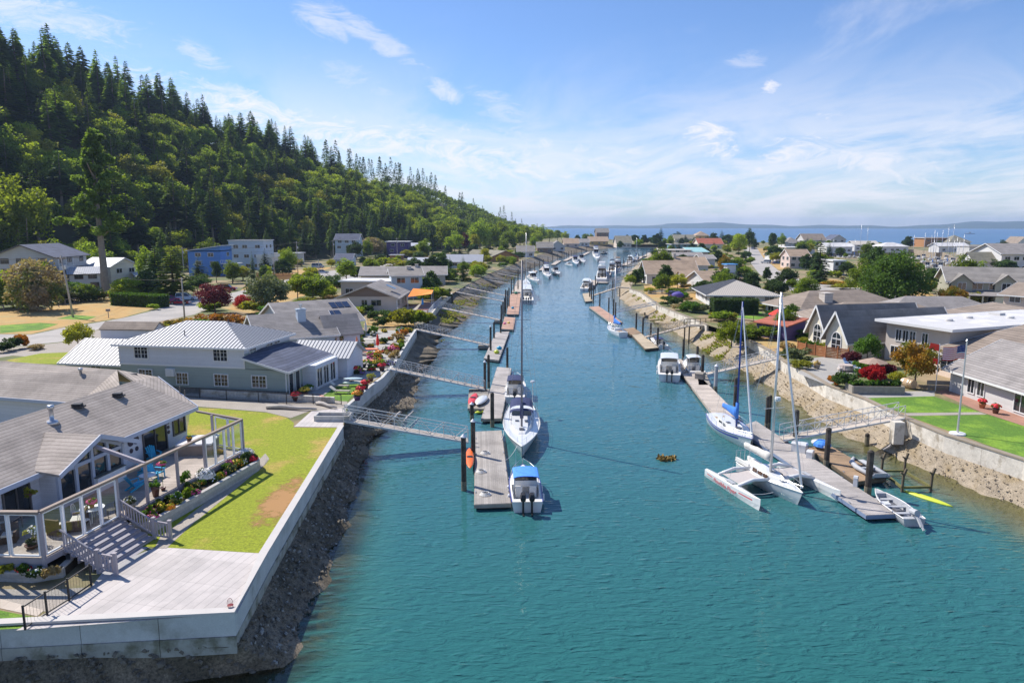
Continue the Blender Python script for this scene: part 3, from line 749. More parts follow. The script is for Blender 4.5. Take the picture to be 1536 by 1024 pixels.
sheet('side_street', [(1114, 371), (1135, 371), (1146, 388), (1168, 406), (1215, 425), (1290, 432), (1400, 455), (1536, 474), (1600, 480), (1600, 490), (1380, 472), (1255, 450), (1190, 438), (1140, 412), (1124, 392)], .010, m_asph)
sheet('dry_lot', [(1210, 424), (1245, 418), (1400, 440), (1400, 454), (1290, 431)], .006, m_dry)
sheet('dry_lot', [(1130, 372), (1165, 374), (1190, 400), (1168, 405), (1147, 388)], .006, m_dry)
sheet('dry_lot', [(1465, 384), (1500, 380), (1536, 392), (1536, 415), (1480, 410)], .006, m_dry)
# green weed banks on the far beaches, rocks, driftwood
m_weed = M('shore_weed', (.26, .30, .035), .95, .3, .8, rnd=.1, col2=(.30, .24, .08), c2s=.4, tr=.25)
from mathutils.kdtree import KDTree
KD = KDTree(len(BEACH)); [KD.insert((p[0], p[1], 0), i) for i, p in enumerate(BEACH)]; KD.balance()
def bank(px, h, zz):
    b = MB(); pts = [at(u, v, zz) for u, v in px]; r = random.Random(int(pts[0].x * 10)); xs, ys = [p.x for p in pts], [p.y for p in pts]
    for k in range(2600):
        x, y = r.uniform(min(xs), max(xs)), r.uniform(min(ys), max(ys)); c = False
        for i in range(len(pts)):
            p, q = pts[i], pts[i - 1]
            if (p.y > y) != (q.y > y) and x < (q.x - p.x) * (y - p.y) / (q.y - p.y) + p.x: c = not c
        if not c or sin(x * 1.3) + sin(y * .9) < -.5: continue
        z = BEACH[KD.find((x, y, 0))[1]][2]; a = r.uniform(0, 6.28); s = r.uniform(.2, .5); d, w = V(cos(a) * s, sin(a) * s, r.uniform(.05, .4)), V(-sin(a), cos(a), 0) * s * .35; c_ = V(x, y, z - .02)
        b.face([c_ - w, c_ + d * .5 - w, c_ + d, c_ + d * .5 + w, c_ + w])
    if b.f: tag(b.build('shore_weed', m_weed), kind='stuff')
for px, z in (([(660, 500), (690, 480), (694, 484), (668, 508)], 1.4), ([(655, 470), (680, 462), (700, 468), (680, 478), (662, 482)], 1.4),
              ([(676, 455), (712, 442), (716, 448), (688, 462)], 1.5), ([(700, 432), (745, 420), (760, 424), (728, 436)], 2.0), ([(752, 412), (788, 402), (790, 406), (762, 418)], 2.0),
              ([(1050, 500), (1085, 507), (1098, 520), (1080, 526), (1055, 512)], 1.5), ([(985, 470), (1020, 480), (1035, 492), (1005, 482), (975, 472)], 1.0), ([(940, 440), (965, 445), (985, 462), (955, 452)], 1.0)):
    bank(px, .1, z)
m_rock = M('shore_rock', (.30, .26, .21), .9, .3, 2, .6, 8)
m_rockd = M('dark_shore_rock', (.17, .145, .11), .9, .35, 2, .6, 8)
def rocks(name, W, S, i0, i1, n, mat, seed, smax=.28):
    r = random.Random(seed); b = MB()
    wt = [hypot(W[i + 1][0] - W[i][0], W[i + 1][1] - W[i][1]) for i in range(i0, i1)]
    for k in range(n):
        i = r.choices(range(i0, i1), wt)[0]; t = r.random(); q = r.uniform(.05, 1.02)
        w = [W[i][j] * (1 - t) + W[i + 1][j] * t for j in (0, 1)]; s_ = [S[i][j] * (1 - t) + S[i + 1][j] * t for j in (0, 1)]
        x, y = w[0] + (s_[0] - w[0]) * q, w[1] + (s_[1] - w[1]) * q; z = BEACH[KD.find((x, y, 0))[1]][2] + .02
        sz = smax * r.random() ** 2.2 + .05
        M3 = Matrix.Rotation(r.uniform(0, 6), 3, rv(r)) @ Matrix.Diagonal((1, r.uniform(.6, 1), r.uniform(.4, .8)))
        vs = [M3 @ Vector(v) * sz * r.uniform(.8, 1.2) for v in ((1, 0, 0), (-1, 0, 0), (0, 1, 0), (0, -1, 0), (0, 0, 1), (0, 0, -1))]
        b.raw([(v.x + x, v.y + y, v.z + z) for v in vs], [(0, 2, 4), (2, 1, 4), (1, 3, 4), (3, 0, 4), (2, 0, 5), (1, 2, 5), (3, 1, 5), (0, 3, 5)])
    tag(b.build(name, mat), kind='stuff')
rocks('loose_stones', WL, SL, 0, 9, 5200, m_rockd, 5, .15)
rocks('loose_stones', WL, SL, 1, 8, 700, M('barnacled_stone', (.34, .32, .28), .9, .3, 3), 8, .12)
rocks('loose_stones', WR, SR, 0, 9, 2600, m_gravel_r, 6, .09)
m_drift = M('driftwood', (.42, .385, .35), .9, .2, 3, .4, 9)
def log(px0, px1, r, z, label):
    a, c = at(*px0, z), at(*px1, z); d = c - a
    b = MB(); b.tube([a - a, d * .3 + V(0, .12, .05), d * .65 + V(0, -.1, .02), d], [r, r * .95, r * .7, r * .35], 7)
    tag(b.build('driftwood_log', m_drift, smooth=True), label, 'log').location = a
log((400, 610), (475, 613), .22, 3.2, 'silver driftwood log lying on the gravel beside the paved square')
log((475, 604), (505, 611), .2, 3.2, 'short tangled driftwood root on the gravel by the fence')
log((606, 632), (620, 616), .13, .75, 'dark log lying at the water edge below the second footbridge')
log((600, 618), (588, 630), .12, .95, 'half buried log on the gravel beach under the flower garden')
log((1346, 662), (1325, 674), .14, .75, 'log lying on the shingle under the steps of the near right footbridge')
# ================================================================ HOUSES
FOOTP = []
def shingle(name, c, per=.16): return M(name, c, .92, .16, .8, .25, 14, line=('Z', per, .45, .34), col2=tuple(x * .82 for x in c), c2s=.45, grain=(7, .12))
R_TAN = shingle('tan_grey_shingle', (.40, .345, .30), .12)
R_GREY = shingle('grey_shingle', (.30, .275, .26)); R_DARK = shingle('dark_shingle', (.26, .24, .22)); R_BROWN = shingle('brown_shingle', (.29, .235, .19))
R_LBROWN = shingle('light_brown_shingle', (.42, .31, .22)); R_RED = shingle('red_shingle', (.42, .13, .08)); R_NAVY = shingle('blue_grey_shingle', (.11, .125, .18)); R_OLIVE = shingle('olive_shingle', (.27, .25, .19))
R_METAL = M('pale_metal_roof', (.42, .43, .46), .5, .06, 1); SEAM = M('roof_seam', (.20, .21, .23), .5, .05, 1); R_WHITE = M('white_membrane', (.58, .565, .55), .6, .08, .6, col2=(.70, .68, .66), c2s=.3)
R_CREAM = M('cream_metal_roof', (.56, .50, .42), .5, .05, 1, spec=.4); R_TEAL = M('teal_metal_roof', (.30, .52, .50), .5, .06, 1)
def siding(name, c, per=.15): return M(name, c, .7, .07, .7, line=('Z', per, .22, .14), grain=(9, .05))
W_WHITE = siding('white_siding', (.64, .64, .64)); W_LAV = siding('pale_lavender_siding', (.62, .64, .70)); W_GREEN = siding('grey_green_siding', (.32, .375, .35)); W_GREY = siding('grey_siding', (.54, .535, .53))
W_BEIGE = M('beige_stucco', (.62, .51, .42), .85, .06, .8); W_TAUPE = M('taupe_stucco', (.53, .47, .42), .85, .06, .8); W_BLUE = siding('blue_siding', (.10, .25, .62)); W_BGREY = siding('blue_grey_siding', (.45, .53, .62))
W_CREAM = siding('cream_siding', (.68, .64, .52)); W_OLIVE = siding('olive_siding', (.36, .35, .27)); W_DARK = siding('dark_siding', (.10, .09, .10)); W_WOOD = siding('stained_wood_siding', (.38, .19, .08)); W_BROWN = siding('brown_siding', (.24, .17, .13))
W_PURPLE = siding('purple_siding', (.10, .07, .20)); W_YEL = siding('ochre_siding', (.60, .42, .16)); W_TEAL = siding('teal_siding', (.16, .33, .40)); W_PINK = siding('pinkish_siding', (.62, .50, .45)); W_LBLUE = siding('light_blue_siding', (.50, .58, .68))
T_WHITE = M('white_trim', (.70, .70, .70), .5, .04, 2); T_DARK = M('dark_trim', (.12, .11, .11), .6, .1, 2); T_BLUE = M('blue_trim', (.42, .47, .58), .6, .06, 2); T_BEIGE = M('beige_trim', (.58, .51, .44), .6, .06, 2)
def glass_mat():
    m, N, L = nmat('window_glass'); o = N.new('ShaderNodeOutputMaterial'); p = N.new('ShaderNodeBsdfPrincipled')
    p.inputs['Base Color'].default_value = (.022, .026, .032, 1); p.inputs['Roughness'].default_value = .06; p.inputs['Specular IOR Level'].default_value = .9
    L.new(p.outputs[0], o.inputs[0]); return m
GLASS = glass_mat()
CHIM = M('chimney_block', (.55, .50, .45), .9, .12, 2, line=('Z', .2, .2, .1)); STONE = M('stone_veneer', (.20, .185, .165), .9, .5, 4.5, .5, 7)
STEEL = M('galvanised_metal', (.55, .56, .58), .35, .1, 3, metal=.8); BLACK = M('black_plastic', (.02, .02, .022), .5, .1, 4)
def add_window(par, M4, x, z, w, h, kind='win', trim=None, grid=1, arch=False):
    """a framed window standing proud of a wall; M4 places wall space (x along, y out of the wall = -, z up)"""
    trim = trim or T_WHITE; f = MB(); g = MB(); t = .09 if h > .8 else .06; d = .05
    if arch:
        n = 10; outer = [(-w / 2, 0)] + [(-w / 2 * cos(pi * k / n), h - w / 2 + w / 2 * sin(pi * k / n)) for k in range(n + 1)] + [(w / 2, 0)]
        pts = [V(x + a, -d, z + q) for a, q in outer]
        for i in range(len(pts)): f.bar(pts[i], pts[(i + 1) % len(pts)], t, d * 1.6, (0, 1, 0))
        f.bar(V(x - w / 2, -d, z + h - w / 2), V(x + w / 2, -d, z + h - w / 2), t * .7, d); f.bar(V(x, -d, z), V(x, -d, z + h), t * .7, d, (0, 1, 0))
        for q in (.3, .6): f.bar(V(x - w / 2, -d, z + h * q), V(x + w / 2, -d, z + h * q), t * .4, d)
        g.face([V(x + a, -.02, z + q) for a, q in outer], True)
    else:
        f.box((x, -d, z - t / 2), (w + 2 * t, d * 2, t)); f.box((x, -d, z + h + t / 2), (w + 2 * t, d * 2, t))
        f.box((x - w / 2 - t / 2, -d, z + h / 2), (t, d * 2, h)); f.box((x + w / 2 + t / 2, -d, z + h / 2), (t, d * 2, h))
        if grid >= 1 and w > .7: f.box((x, -d, z + h / 2), (t * .7, d * 1.4, h))
        if grid >= 2:
            for q in (1 / 3, 2 / 3): f.box((x, -.03, z + h * q), (w, .03, .03))
            for q in (.25, .75): f.box((x - w / 2 + w * q, -.03, z + h / 2), (.03, .032, h))
        g.box((x, -.015, z + h / 2), (w, .02, h))
    for mb in (f, g): mb.v = [tuple(M4 @ Vector(p)) for p in mb.v]
    if kind == 'door':
        k = f.build('door', trim, par); g.build('pane', GLASS, k)
    else:
        k = f.build('window', trim, par); g.build('pane', GLASS, k)
    return k
def side_mat(s, W, D):
    if s == 'S': return Matrix.Identity(4)
    if s == 'E': return Matrix.Translation((W, 0, 0)) @ Matrix.Rotation(pi / 2, 4, 'Z')
    if s == 'N': return Matrix.Translation((W, D, 0)) @ Matrix.Rotation(pi, 4, 'Z')
    return Matrix.Translation((0, D, 0)) @ Matrix.Rotation(-pi / 2, 4, 'Z')
def roof_parts(W, D, h, rise, rt, ov, th=.16, x0=0, y0=0):
    """roof slab, gable infill, for a block x0..x0+W, y0..y0+D with eaves at h"""
    R, G = MB(), MB(); xa, xb, ya, yb = x0 - ov, x0 + W + ov, y0 - ov, y0 + D + ov
    if rt == 'gx':
        s = rise / (D / 2); ym = y0 + D / 2; ze = h - ov * s
        R.plate([(xa, ya, ze), (xb, ya, ze), (xb, ym, h + rise), (xa, ym, h + rise)], th); R.plate([(xa, ym, h + rise), (xb, ym, h + rise), (xb, yb, ze), (xa, yb, ze)], th)
        for x in (x0, x0 + W - .12): G.raw([(x + q, y, z) for q in (0, .12) for y, z in ((y0, h), (y0 + D, h), (ym, h + rise - th - .02))], [(0, 1, 2), (5, 4, 3), (0, 3, 4, 1), (1, 4, 5, 2), (2, 5, 3, 0)])
    elif rt == 'gy':
        s = rise / (W / 2); xm = x0 + W / 2; ze = h - ov * s
        R.plate([(xa, ya, ze), (xm, ya, h + rise), (xm, yb, h + rise), (xa, yb, ze)], th); R.plate([(xm, ya, h + rise), (xb, ya, ze), (xb, yb, ze), (xm, yb, h + rise)], th)
        for y in (y0, y0 + D - .12): G.raw([(x, y + q, z) for q in (0, .12) for x, z in ((x0, h), (x0 + W, h), (xm, h + rise - th - .02))], [(2, 1, 0), (3, 4, 5), (0, 1, 4, 3), (1, 2, 5, 4), (2, 0, 3, 5)])
    elif rt == 'hip':
        if W >= D: a = D / 2; r0, r1 = (x0 + a, y0 + D / 2), (x0 + W - a, y0 + D / 2)
        else: a = W / 2; r0, r1 = (x0 + W / 2, y0 + a), (x0 + W / 2, y0 + D - a)
        ze = h - ov * rise / a; e = [(xa, ya, ze), (xb, ya, ze), (xb, yb, ze), (xa, yb, ze)]; p, q = (*r0, h + rise), (*r1, h + rise)
        if W >= D: fs = ([e[0], e[1], q, p], [e[1], e[2], q], [e[2], e[3], p, q], [e[3], e[0], p])
        else: fs = ([e[0], e[1], p], [e[1], e[2], q, p], [e[2], e[3], q], [e[3], e[0], p, q])
        for f in fs: R.face(f)
        for i in range(4):
            a_, b_ = V(*e[i]), V(*e[(i + 1) % 4]); R.face([a_ - V(0, 0, th), b_ - V(0, 0, th), b_, a_])
        R.face([V(*p_) - V(0, 0, th) for p_ in e[::-1]])
    elif rt == 'shed':                      # rises to the back
        R.plate([(xa, ya, h), (xb, ya, h), (xb, yb, h + rise), (xa, yb, h + rise)], th)
        G.slab([(x0, y0), (x0 + W, y0), (x0 + W, y0 + D), (x0, y0 + D)], h - .3, [h - th, h - th, h + rise - th, h + rise - th])
    elif rt == 'shx':
        R.plate([(xa, ya, h), (xb, ya, h + rise), (xb, yb, h + rise), (xa, yb, h)], th)
        G.slab([(x0, y0), (x0 + W, y0), (x0 + W, y0 + D), (x0, y0 + D)], h - .3, [h - th, h + rise - th, h + rise - th, h - th])
    else:
        R.box(((xa + xb) / 2, (ya + yb) / 2, h + .14), (xb - xa, yb - ya, .28))
    return R, G
def ribs(R, W, D, h, rise, rt, ov, x0=0, y0=0, step=.42):      # standing seams
    R.cm = 1
    if rt == 'gx':
        s = rise / (D / 2); n = int((W + 2 * ov) / step)
        for i in range(n + 1):
            x = x0 - ov + i * (W + 2 * ov) / n
            for y, yy in ((y0 - ov, y0 + D / 2), (y0 + D + ov, y0 + D / 2)): R.bar((x, y, h - ov * s + .02), (x, yy, h + rise + .02), .055, .07)
    elif rt == 'hip':
        a = min(W, D) / 2; s = rise / a
        for i in range(int((W + 2 * ov) / step) + 1):
            x = x0 - ov + i * step; dx = min(x - x0 + ov, x0 + W + ov - x); t = min(dx, a + ov)
            if t > .1: R.bar((x, y0 - ov, h - ov * s + .02), (x, y0 - ov + t, h - ov * s + t * s + .02), .055, .07); R.bar((x, y0 + D + ov, h - ov * s + .02), (x, y0 + D + ov - t, h - ov * s + t * s + .02), .055, .07)
        for i in range(int((D + 2 * ov) / step) + 1):
            y = y0 - ov + i * step; dy = min(y - y0 + ov, y0 + D + ov - y); t = min(dy, a + ov)
            if t > .1: R.bar((x0 - ov, y, h - ov * s + .02), (x0 - ov + t, y, h - ov * s + t * s + .02), .055, .07); R.bar((x0 + W + ov, y, h - ov * s + .02), (x0 + W + ov - t, y, h - ov * s + t * s + .02), .055, .07)
def house(label, A, B, D, h, rise, rt, wm, rm, wins='', ov=.5, z=GZ, name='house', trim=None, chim=None, rib=False, cat='house', base=0, group=None, gm=None, extra=None):
    """A, B: photo pixels of the foot of the front wall; D depth away from the camera; wins like 'S2 E1' = evenly spaced windows"""
    a, b_ = at(*A, z), at(*B, z); W = (b_ - a).length; rz = atan2(b_.y - a.y, b_.x - a.x)
    t = thing(name, label, cat, (a.x, a.y, z), rz, group); trim = trim or T_WHITE
    FOOTP.append((a, rz, W, D)); w = MB(); w.box2((0, 0, -base - .4), (W, D, h - (.0 if rt not in ('flat',) else 0)))
    R, G = roof_parts(W, D, h, rise, rt, ov)
    if G.f and gm is None: w.v, i0 = w.v, len(w.v); w.f += [[k + i0 for k in f] for f in G.f]; w.v += G.v; w.m += G.m
    if rib: ribs(R, W, D, h, rise, rt, ov)
    w.build('wall', wm, t)
    if G.f and gm is not None: G.build('gable', gm, t)
    ro = R.build('roof', [rm, SEAM] if rib else rm, t)
    # fascia / barge boards
    F = MB()
    if rt in ('gx', 'gy'):
        if rt == 'gx':
            s = rise / (D / 2)
            for x in (-ov - .03, W + ov + .03):
                for y0, y1 in ((-ov, D / 2), (D + ov, D / 2)): F.bar((x, y0, h - ov * s - .1), (x, y1, h + rise - .1), .05, .26)
            for y in (-ov - .03, D + ov + .03): F.bar((-ov, y, h - ov * s - .1), (W + ov, y, h - ov * s - .1), .05, .2)
        else:
            s = rise / (W / 2)
            for y in (-ov - .03, D + ov + .03):
                for x0, x1 in ((-ov, W / 2), (W + ov, W / 2)): F.bar((x0, y, h - ov * s - .1), (x1, y, h + rise - .1), .05, .26)
            for x in (-ov - .03, W + ov + .03): F.bar((x, -ov, h - ov * s - .1), (x, D + ov, h - ov * s - .1), .05, .2)
    else:
        ze = h - (ov * rise / (min(W, D) / 2) if rt == 'hip' else 0) - .08
        e = [(-ov, -ov), (W + ov, -ov), (W + ov, D + ov), (-ov, D + ov)]
        hz = [ze] * 4
        if rt == 'shed': hz = [ze, ze, ze + rise, ze + rise]
        if rt == 'shx': hz = [ze, ze + rise, ze + rise, ze]
        if rt == 'flat': hz = [h + .15] * 4
        for i in range(4):
            p, q = V(*e[i], hz[i]), V(*e[(i + 1) % 4], hz[(i + 1) % 4]); n = (q - p).cross(V(0, 0, 1)).normalized() * .03; F.bar(p + n, q + n, .05, .22 if rt != 'flat' else .34)
    F.build('fascia', trim, t)
    for tok in wins.split():
        s, n = tok[0], tok[1:]; kind = 'win'
        span = W if s in 'SN' else D; M4 = side_mat(s, W, D)
        storeys = 2 if h > 4.2 else 1
        if h > 8: storeys = 3
        for st in range(storeys):
            for k in range(int(n)):
                x = span * (k + .5 + .13 * sin(k * 2.1 + st)) / int(n); ww = min(1.9, span / int(n) * .55)
                add_window(t, M4, x, .9 + st * (h / storeys), ww, 1.25, trim=trim)
    if chim:
        for cx, cy, cw, ch in chim:
            c = MB(); zz = h + rise; c.box2((cx - cw / 2, cy - cw / 2, h - .2), (cx + cw / 2, cy + cw / 2, zz + ch)); c.box((cx, cy, zz + ch + .06), (cw + .14, cw + .14, .12)); c.build('chimney', CHIM, ro)
    if extra: extra(t, W, D)
    return t
# ---------------------------------------------------------------- the two-storey house with the ribbed roof
def big_house():
    L, Rr = at(184, 585), at(430, 596); rz = atan2(Rr.y - L.y, Rr.x - L.x); W = (Rr - L).length
    t = thing('house', 'two storey house with pale upper walls, grey green lower walls and ribbed metal roofs', 'house', (L.x, L.y, GZ), rz)
    lo = MB(); lo.box2((-8.0, 1.5, -.2), (0, 9.3, 2.6)); lo.box2((0, 0, .62), (W, 9.6, 2.85)); lo.build('lower_wall', W_GREEN, t)
    st = MB(); st.box2((.05, .04, -.3), (W - .05, 9.5, .62)); st.build('stone_base', STONE, t)
    up = MB(); up.box2((0, -.02, 2.85), (14.2, 9.6, 5.15)); up.build('upper_wall', W_LAV, t)
    bd = MB(); bd.box2((-.03, -.06, 2.78), (14.25, -.02, 2.98)); bd.box2((14.22, -.06, .62), (14.3, -.02, .63)); bd.box2((W - .02, -.05, .6), (W + .06, .05, 2.7)); bd.box2((14.1, -.05, 3), (14.24, -.021, 5.1)); bd.box2((-.04, -.05, 3), (.08, -.021, 5.1)); bd.build('trim_board', T_WHITE, t)
    R, G = roof_parts(14.2, 9.6, 5.15, 1.75, 'hip', .5); ribs(R, 14.2, 9.6, 5.15, 1.75, 'hip', .5); ro = R.build('upper_roof', [R_METAL, SEAM], t)
    F = MB(); ze = 5.15 - .5 * 1.75 / 4.8 - .1
    for p, q in (((-.5, -.53), (14.7, -.53)), ((14.73, -.5), (14.73, 10.1))): F.bar((*p, ze), (*q, ze), .06, .2)
    F.build('gutter', T_WHITE, t)
    # garage wing, gable along x with ribs
    R, G = roof_parts(8.2, 7.8, 2.6, 1.9, 'gx', .45, x0=-8.1, y0=1.5); ribs(R, 8.2, 7.8, 2.6, 1.9, 'gx', .45, -8.1, 1.5); R.build('garage_roof', [R_METAL, SEAM], t); G.build('garage_gable', W_GREEN, t)
    F = MB(); F.bar((-8.6, 1.02, 2.34), (.3, 1.02, 2.34), .05, .18); F.bar((-8.58, 1.05, 2.34), (-8.58, 5.4, 4.45), .05, .2); F.build('gutter', T_WHITE, t)
    # low hip annex on the right
    a = [(14.25, -.6, 4.05), (W + .6, -.6, 2.75), (W + 1.3, 1.2, 2.55), (W + .7, 9.9, 2.75), (14.25, 9.9, 4.05)]
    R = MB(); R.plate([a[0], a[1], (W - 1.6, 3.2, 3.55), (14.25, 3.2, 4.35)], .14); R.plate([a[1], a[3], (W - 1.6, 6.4, 3.55), (W - 1.6, 3.2, 3.55)], .14)
    R.plate([(14.25, 3.2, 4.35), (W - 1.6, 3.2, 3.55), (W - 1.6, 6.4, 3.55), (14.25, 6.4, 4.35)], .14); R.plate([(W - 1.6, 6.4, 3.55), a[3], a[4], (14.25, 6.4, 4.35)], .14)
    R.build('annex_roof', R_NAVY, t)
    G = MB(); G.box2((14.2, .02, 2.85), (14.25, 9.5, 4.3)); G.slab([(14.25, 0), (W, 0), (W - 1.5, 3.2), (14.25, 3.2)], 2.7, [3.85, 2.75, 3.35, 4.1]); G.build('annex_gable', W_GREEN, t)
    F = MB(); F.bar((14.2, -.63, 3.95), (W + .6, -.63, 2.65), .05, .2); F.bar((W + .63, -.6, 2.65), (W + .73, 9.9, 2.65), .05, .18); F.build('fascia', T_WHITE, t)
    # bay with the doors on the canal side, and a second small ribbed gable behind
    bay = MB(); bay.box2((W - .02, 3.6, -.1), (W + 1.5, 9.2, 2.62)); bay.build('bay', W_LAV, t)
    R, G = roof_parts(6.6, 4.6, 2.5, 1.3, 'gx', .4, x0=W - 4.4, y0=10.2); ribs(R, 6.6, 4.6, 2.5, 1.3, 'gx', .4, W - 4.4, 10.2); R.build('porch_roof', [R_METAL, SEAM], t)
    G2 = MB(); G2.box2((W - 4.4, 10.2, -.2), (W + 2.2, 14.8, 2.5)); G2.raw(G.v, G.f); G2.build('porch_wall', W_LAV, t)
    I = Matrix.Identity(4); E = side_mat('E', 14.2, 9.6); E2 = side_mat('E', W, 9.6); E3 = side_mat('E', W + 1.5, 9.6)
    for x, z, w, h, g in ((2.6, 3.55, 1.5, 1.25, 2), (11.6, 3.55, 1.5, 1.25, 2)): add_window(t, Matrix.Translation((0, -.02, 0)), x, z, w, h, grid=g)
    for x, z, w, h in ((2.9, 1.35, 1.5, .95), (7.1, .95, 1.25, 1.15), (11.5, .95, 1.45, 1.15), (15.7, .95, 1.5, 1.15)): add_window(t, I, x, z, w, h, grid=2)
    add_window(t, Matrix.Translation((0, 1.5, 0)), -4.2, 1.5, 1.2, .8)
    for y in (1.6, 5.0, 6.6): add_window(t, E, y, 4.35 if y > 2 else 3.7, 1.15, .72 if y > 2 else 1.0, grid=2)
    for y in (1.0, 2.4): add_window(t, E2, y, 0.15, .9, 2.1, kind='door', grid=0)
    for y in (4.4, 6.0, 7.7): add_window(t, E3, y, 0.3, 1.2, 1.9, grid=1)
    ac = MB(); ac.box2((5.4, -.32, 1.75), (6.35, 0, 2.55)); ac.box2((5.48, -.35, 1.85), (6.0, -.32, 2.45)); ac.build('wall_unit', T_WHITE, t)
    v = MB(); v.tube([(6.6, 1.6, 5.7), (6.6, 1.6, 6.3)], .05, 8); v.tube([(9.8, 4.6, 6.7), (9.8, 4.6, 7.15)], .06, 8); v.build('vent_pipe', T_DARK, ro)
big_house()
# ---------------------------------------------------------------- the low house with the glazed deck
EV0 = V(-24.0, 52.4, 0); ED = V(.16, .987, 0); EN = V(.987, -.16, 0)      # along the eave (away), out to the canal
DZ = 4.1
def deck_house():
    t = thing('house', 'low rambling house with broad tan grey shingled roofs beside the glazed deck', 'house', (-28, 48, GZ))
    E = lambda s, out=0, z=6.45: EV0 - ED * s + EN * out + V(0, 0, z)
    w = MB()
    w.face([E(.6, -.6, 3), E(30, -.6, 3), E(30, -.6, 6.4), E(.6, -.6, 6.4)], True)
    Bx, Fx = V(-31.9, 56, 8.6), V(-29.2, 57, 7.8); A = V(*xy(E(1.3, -4.2)), 8.6); C = E(0, 0)
    far = Fx + V(-.4, -.5, 0)
    w.face([(*xy(E(.6, -.6)), 3), (*xy(E(.6, -.6)), 6.4), (far.x, far.y, 7.55), (far.x, far.y, 3)])
    w.build('wall', W_LAV, t, world=True)
    R = MB(); R.plate([C, A, E(30, -4.2, 8.6), E(30, 0)], .16); R.plate([A, C, Fx], .16); R.plate([A, Fx, Bx], .16)
    R.plate([E(1.3, -4.2, 8.6), E(1.3, -4.3, 8.55), E(30, -8.2, 6.5), E(30, -4.2, 8.6)], .1)
    # wing along x behind
    bl, br = V(-60, 60.3, 6.5), V(-33.6, 53.3, 6.5); tl = V(-60, 64.8, 8.6)
    R.plate([bl, br, A + V(-1.2, .2, -.35), Bx, tl], .16); R.plate([tl, Bx, V(-31.5, 60.5, 6.6), V(-60, 69, 6.5)], .16)
    ro = R.build('roof', R_TAN, t, world=True)
    w2 = MB(); w2.face([(-60, 60.8, 3), (-33.8, 53.9, 3), (-33.8, 53.9, 6.4), (-60, 60.8, 6.4)], False); w2.face([(-33.8, 53.9, 3), (-31, 46, 3), (-31, 46, 6.4), (-33.8, 53.9, 6.4)], True); w2.build('courtyard_wall', W_LAV, t, world=True)
    F = MB()
    F.bar(E(-.05, .03, 6.33), E(8.6, .03, 6.33), .06, .28); F.bar(E(14.6, .03, 6.33), E(30, .03, 6.33), .06, .28); F.bar(C + V(.03, .03, -.08), Fx + V(.03, .03, -.08), .06, .26)
    F.bar(bl + V(0, -.05, -.1), br + V(0, -.05, -.1), .06, .25)
    # sunroom: a gable that looks to the canal
    s0, s1 = 8.9, 14.3; sm = (s0 + s1) / 2; po = .55
    ap = E(sm, po + .75, 7.75); bk = E(sm, -2.4, 7.75)
    for sa in (s0 - .6, s1 + .6):
        R2 = MB(); R2.plate([E(sa, po + .75, 6.42), ap, bk, E(sa, -.3, 6.58)], .13); R2.build('sunroom_roof', R_TAN, t, world=True)
        F.bar(E(sa, po + .79, 6.32), ap + EN * .04 + V(0, 0, -.1), .06, .27)
    F.build('fascia', T_BLUE, t, world=True)
    P = MB(); G = MB()
    n = 4; f0 = lambda s, z, o=0: E(s, po + o, z)
    for k in range(n + 1):
        s = s0 + .1 + (s1 - s0 - .2) * k / n; top = 6.3 + 1.25 * (1 - abs(s - sm) / (sm - s0)); P.bar(f0(s, DZ), f0(s, top), .2, .16, EN)
    for z in (DZ + .12, 6.2): P.bar(f0(s0, z), f0(s1, z), .12, .22)
    for sa in (s0 + .05, s1 - .05): P.bar(f0(sa, 6.3), f0(sm, 7.5), .12, .2)
    P.bar(f0(s0 + .1, DZ), f0(s0 + .1, 6.4) - EN * 0, .2, .2)
    for k in range(n):
        a, c = s0 + .2 + (s1 - s0 - .4) * k / n, s0 + .2 + (s1 - s0 - .4) * (k + 1) / n
        G.face([f0(c, DZ + .2, -.05), f0(a, DZ + .2, -.05), f0(a, 6.12, -.05), f0(c, 6.12, -.05)])
    G.face([f0(s1 - .3, 6.3, -.05), f0(s0 + .3, 6.3, -.05), f0(sm, 7.4, -.05)])
    for sa in (s0, s1): W3 = MB(); W3.face([f0(sa, DZ), f0(sa, 6.4), E(sa, -.6, 6.4), E(sa, -.6, DZ)]); W3.build('sunroom_wall', W_LAV, t, world=True)
    fr = P.build('sunroom_frame', T_BLUE, t, world=True); q = G.build('pane', GLASS, fr); q.location = (0, 0, 0); q.data.transform(Matrix.Translation(-t.location))
    # openings in the canal wall: sliding door, windows; mural panels
    def opening(nm, s, w_, z0, h_, trim=T_WHITE, grid=1):
        M4 = Matrix.Translation(E(s, -.6, 0) - t.location) @ Matrix.Rotation(atan2(ED.y, ED.x), 4, 'Z')
        add_window(t, M4, 0, z0, w_, h_, kind=nm, trim=trim, grid=grid)
    opening('door', 4.3, 2.4, DZ + .05, 2.0, T_DARK, 1); opening('win', 1.55, 1.3, DZ + .75, 1.35, T_DARK); opening('win', 8.2, .9, DZ + .8, 1.2)
    opening('door', 15.9, 1.6, DZ + .05, 2.0, T_DARK); opening('door', 18.4, 1.9, DZ + .05, 2.0, T_DARK)
    dd = MB()
    for s in (6.2, 6.75, 2.75):
        M4 = Matrix.Translation(E(s, -.6, 0)) @ Matrix.Rotation(atan2(ED.y, ED.x), 4, 'Z')
        for r_, zz in (((.28, DZ + 1.6), (.16, DZ + 1.0)) if s > 3 else ((.12, DZ + 1.85), (.13, DZ + 1.5), (.14, DZ + 1.15))):
            m = MB(); m.lathe([(r_, 0), (r_, .03), (r_ * .55, .05), (r_ * .2, .05)], 14); dd.raw([M4 @ V(p[0], -p[2] - .01, zz + p[1]) for p in m.v], m.f)
    dd.build('wall_ornament', M('dark_iron', (.05, .04, .06), .5, .2, 3), t, world=True)
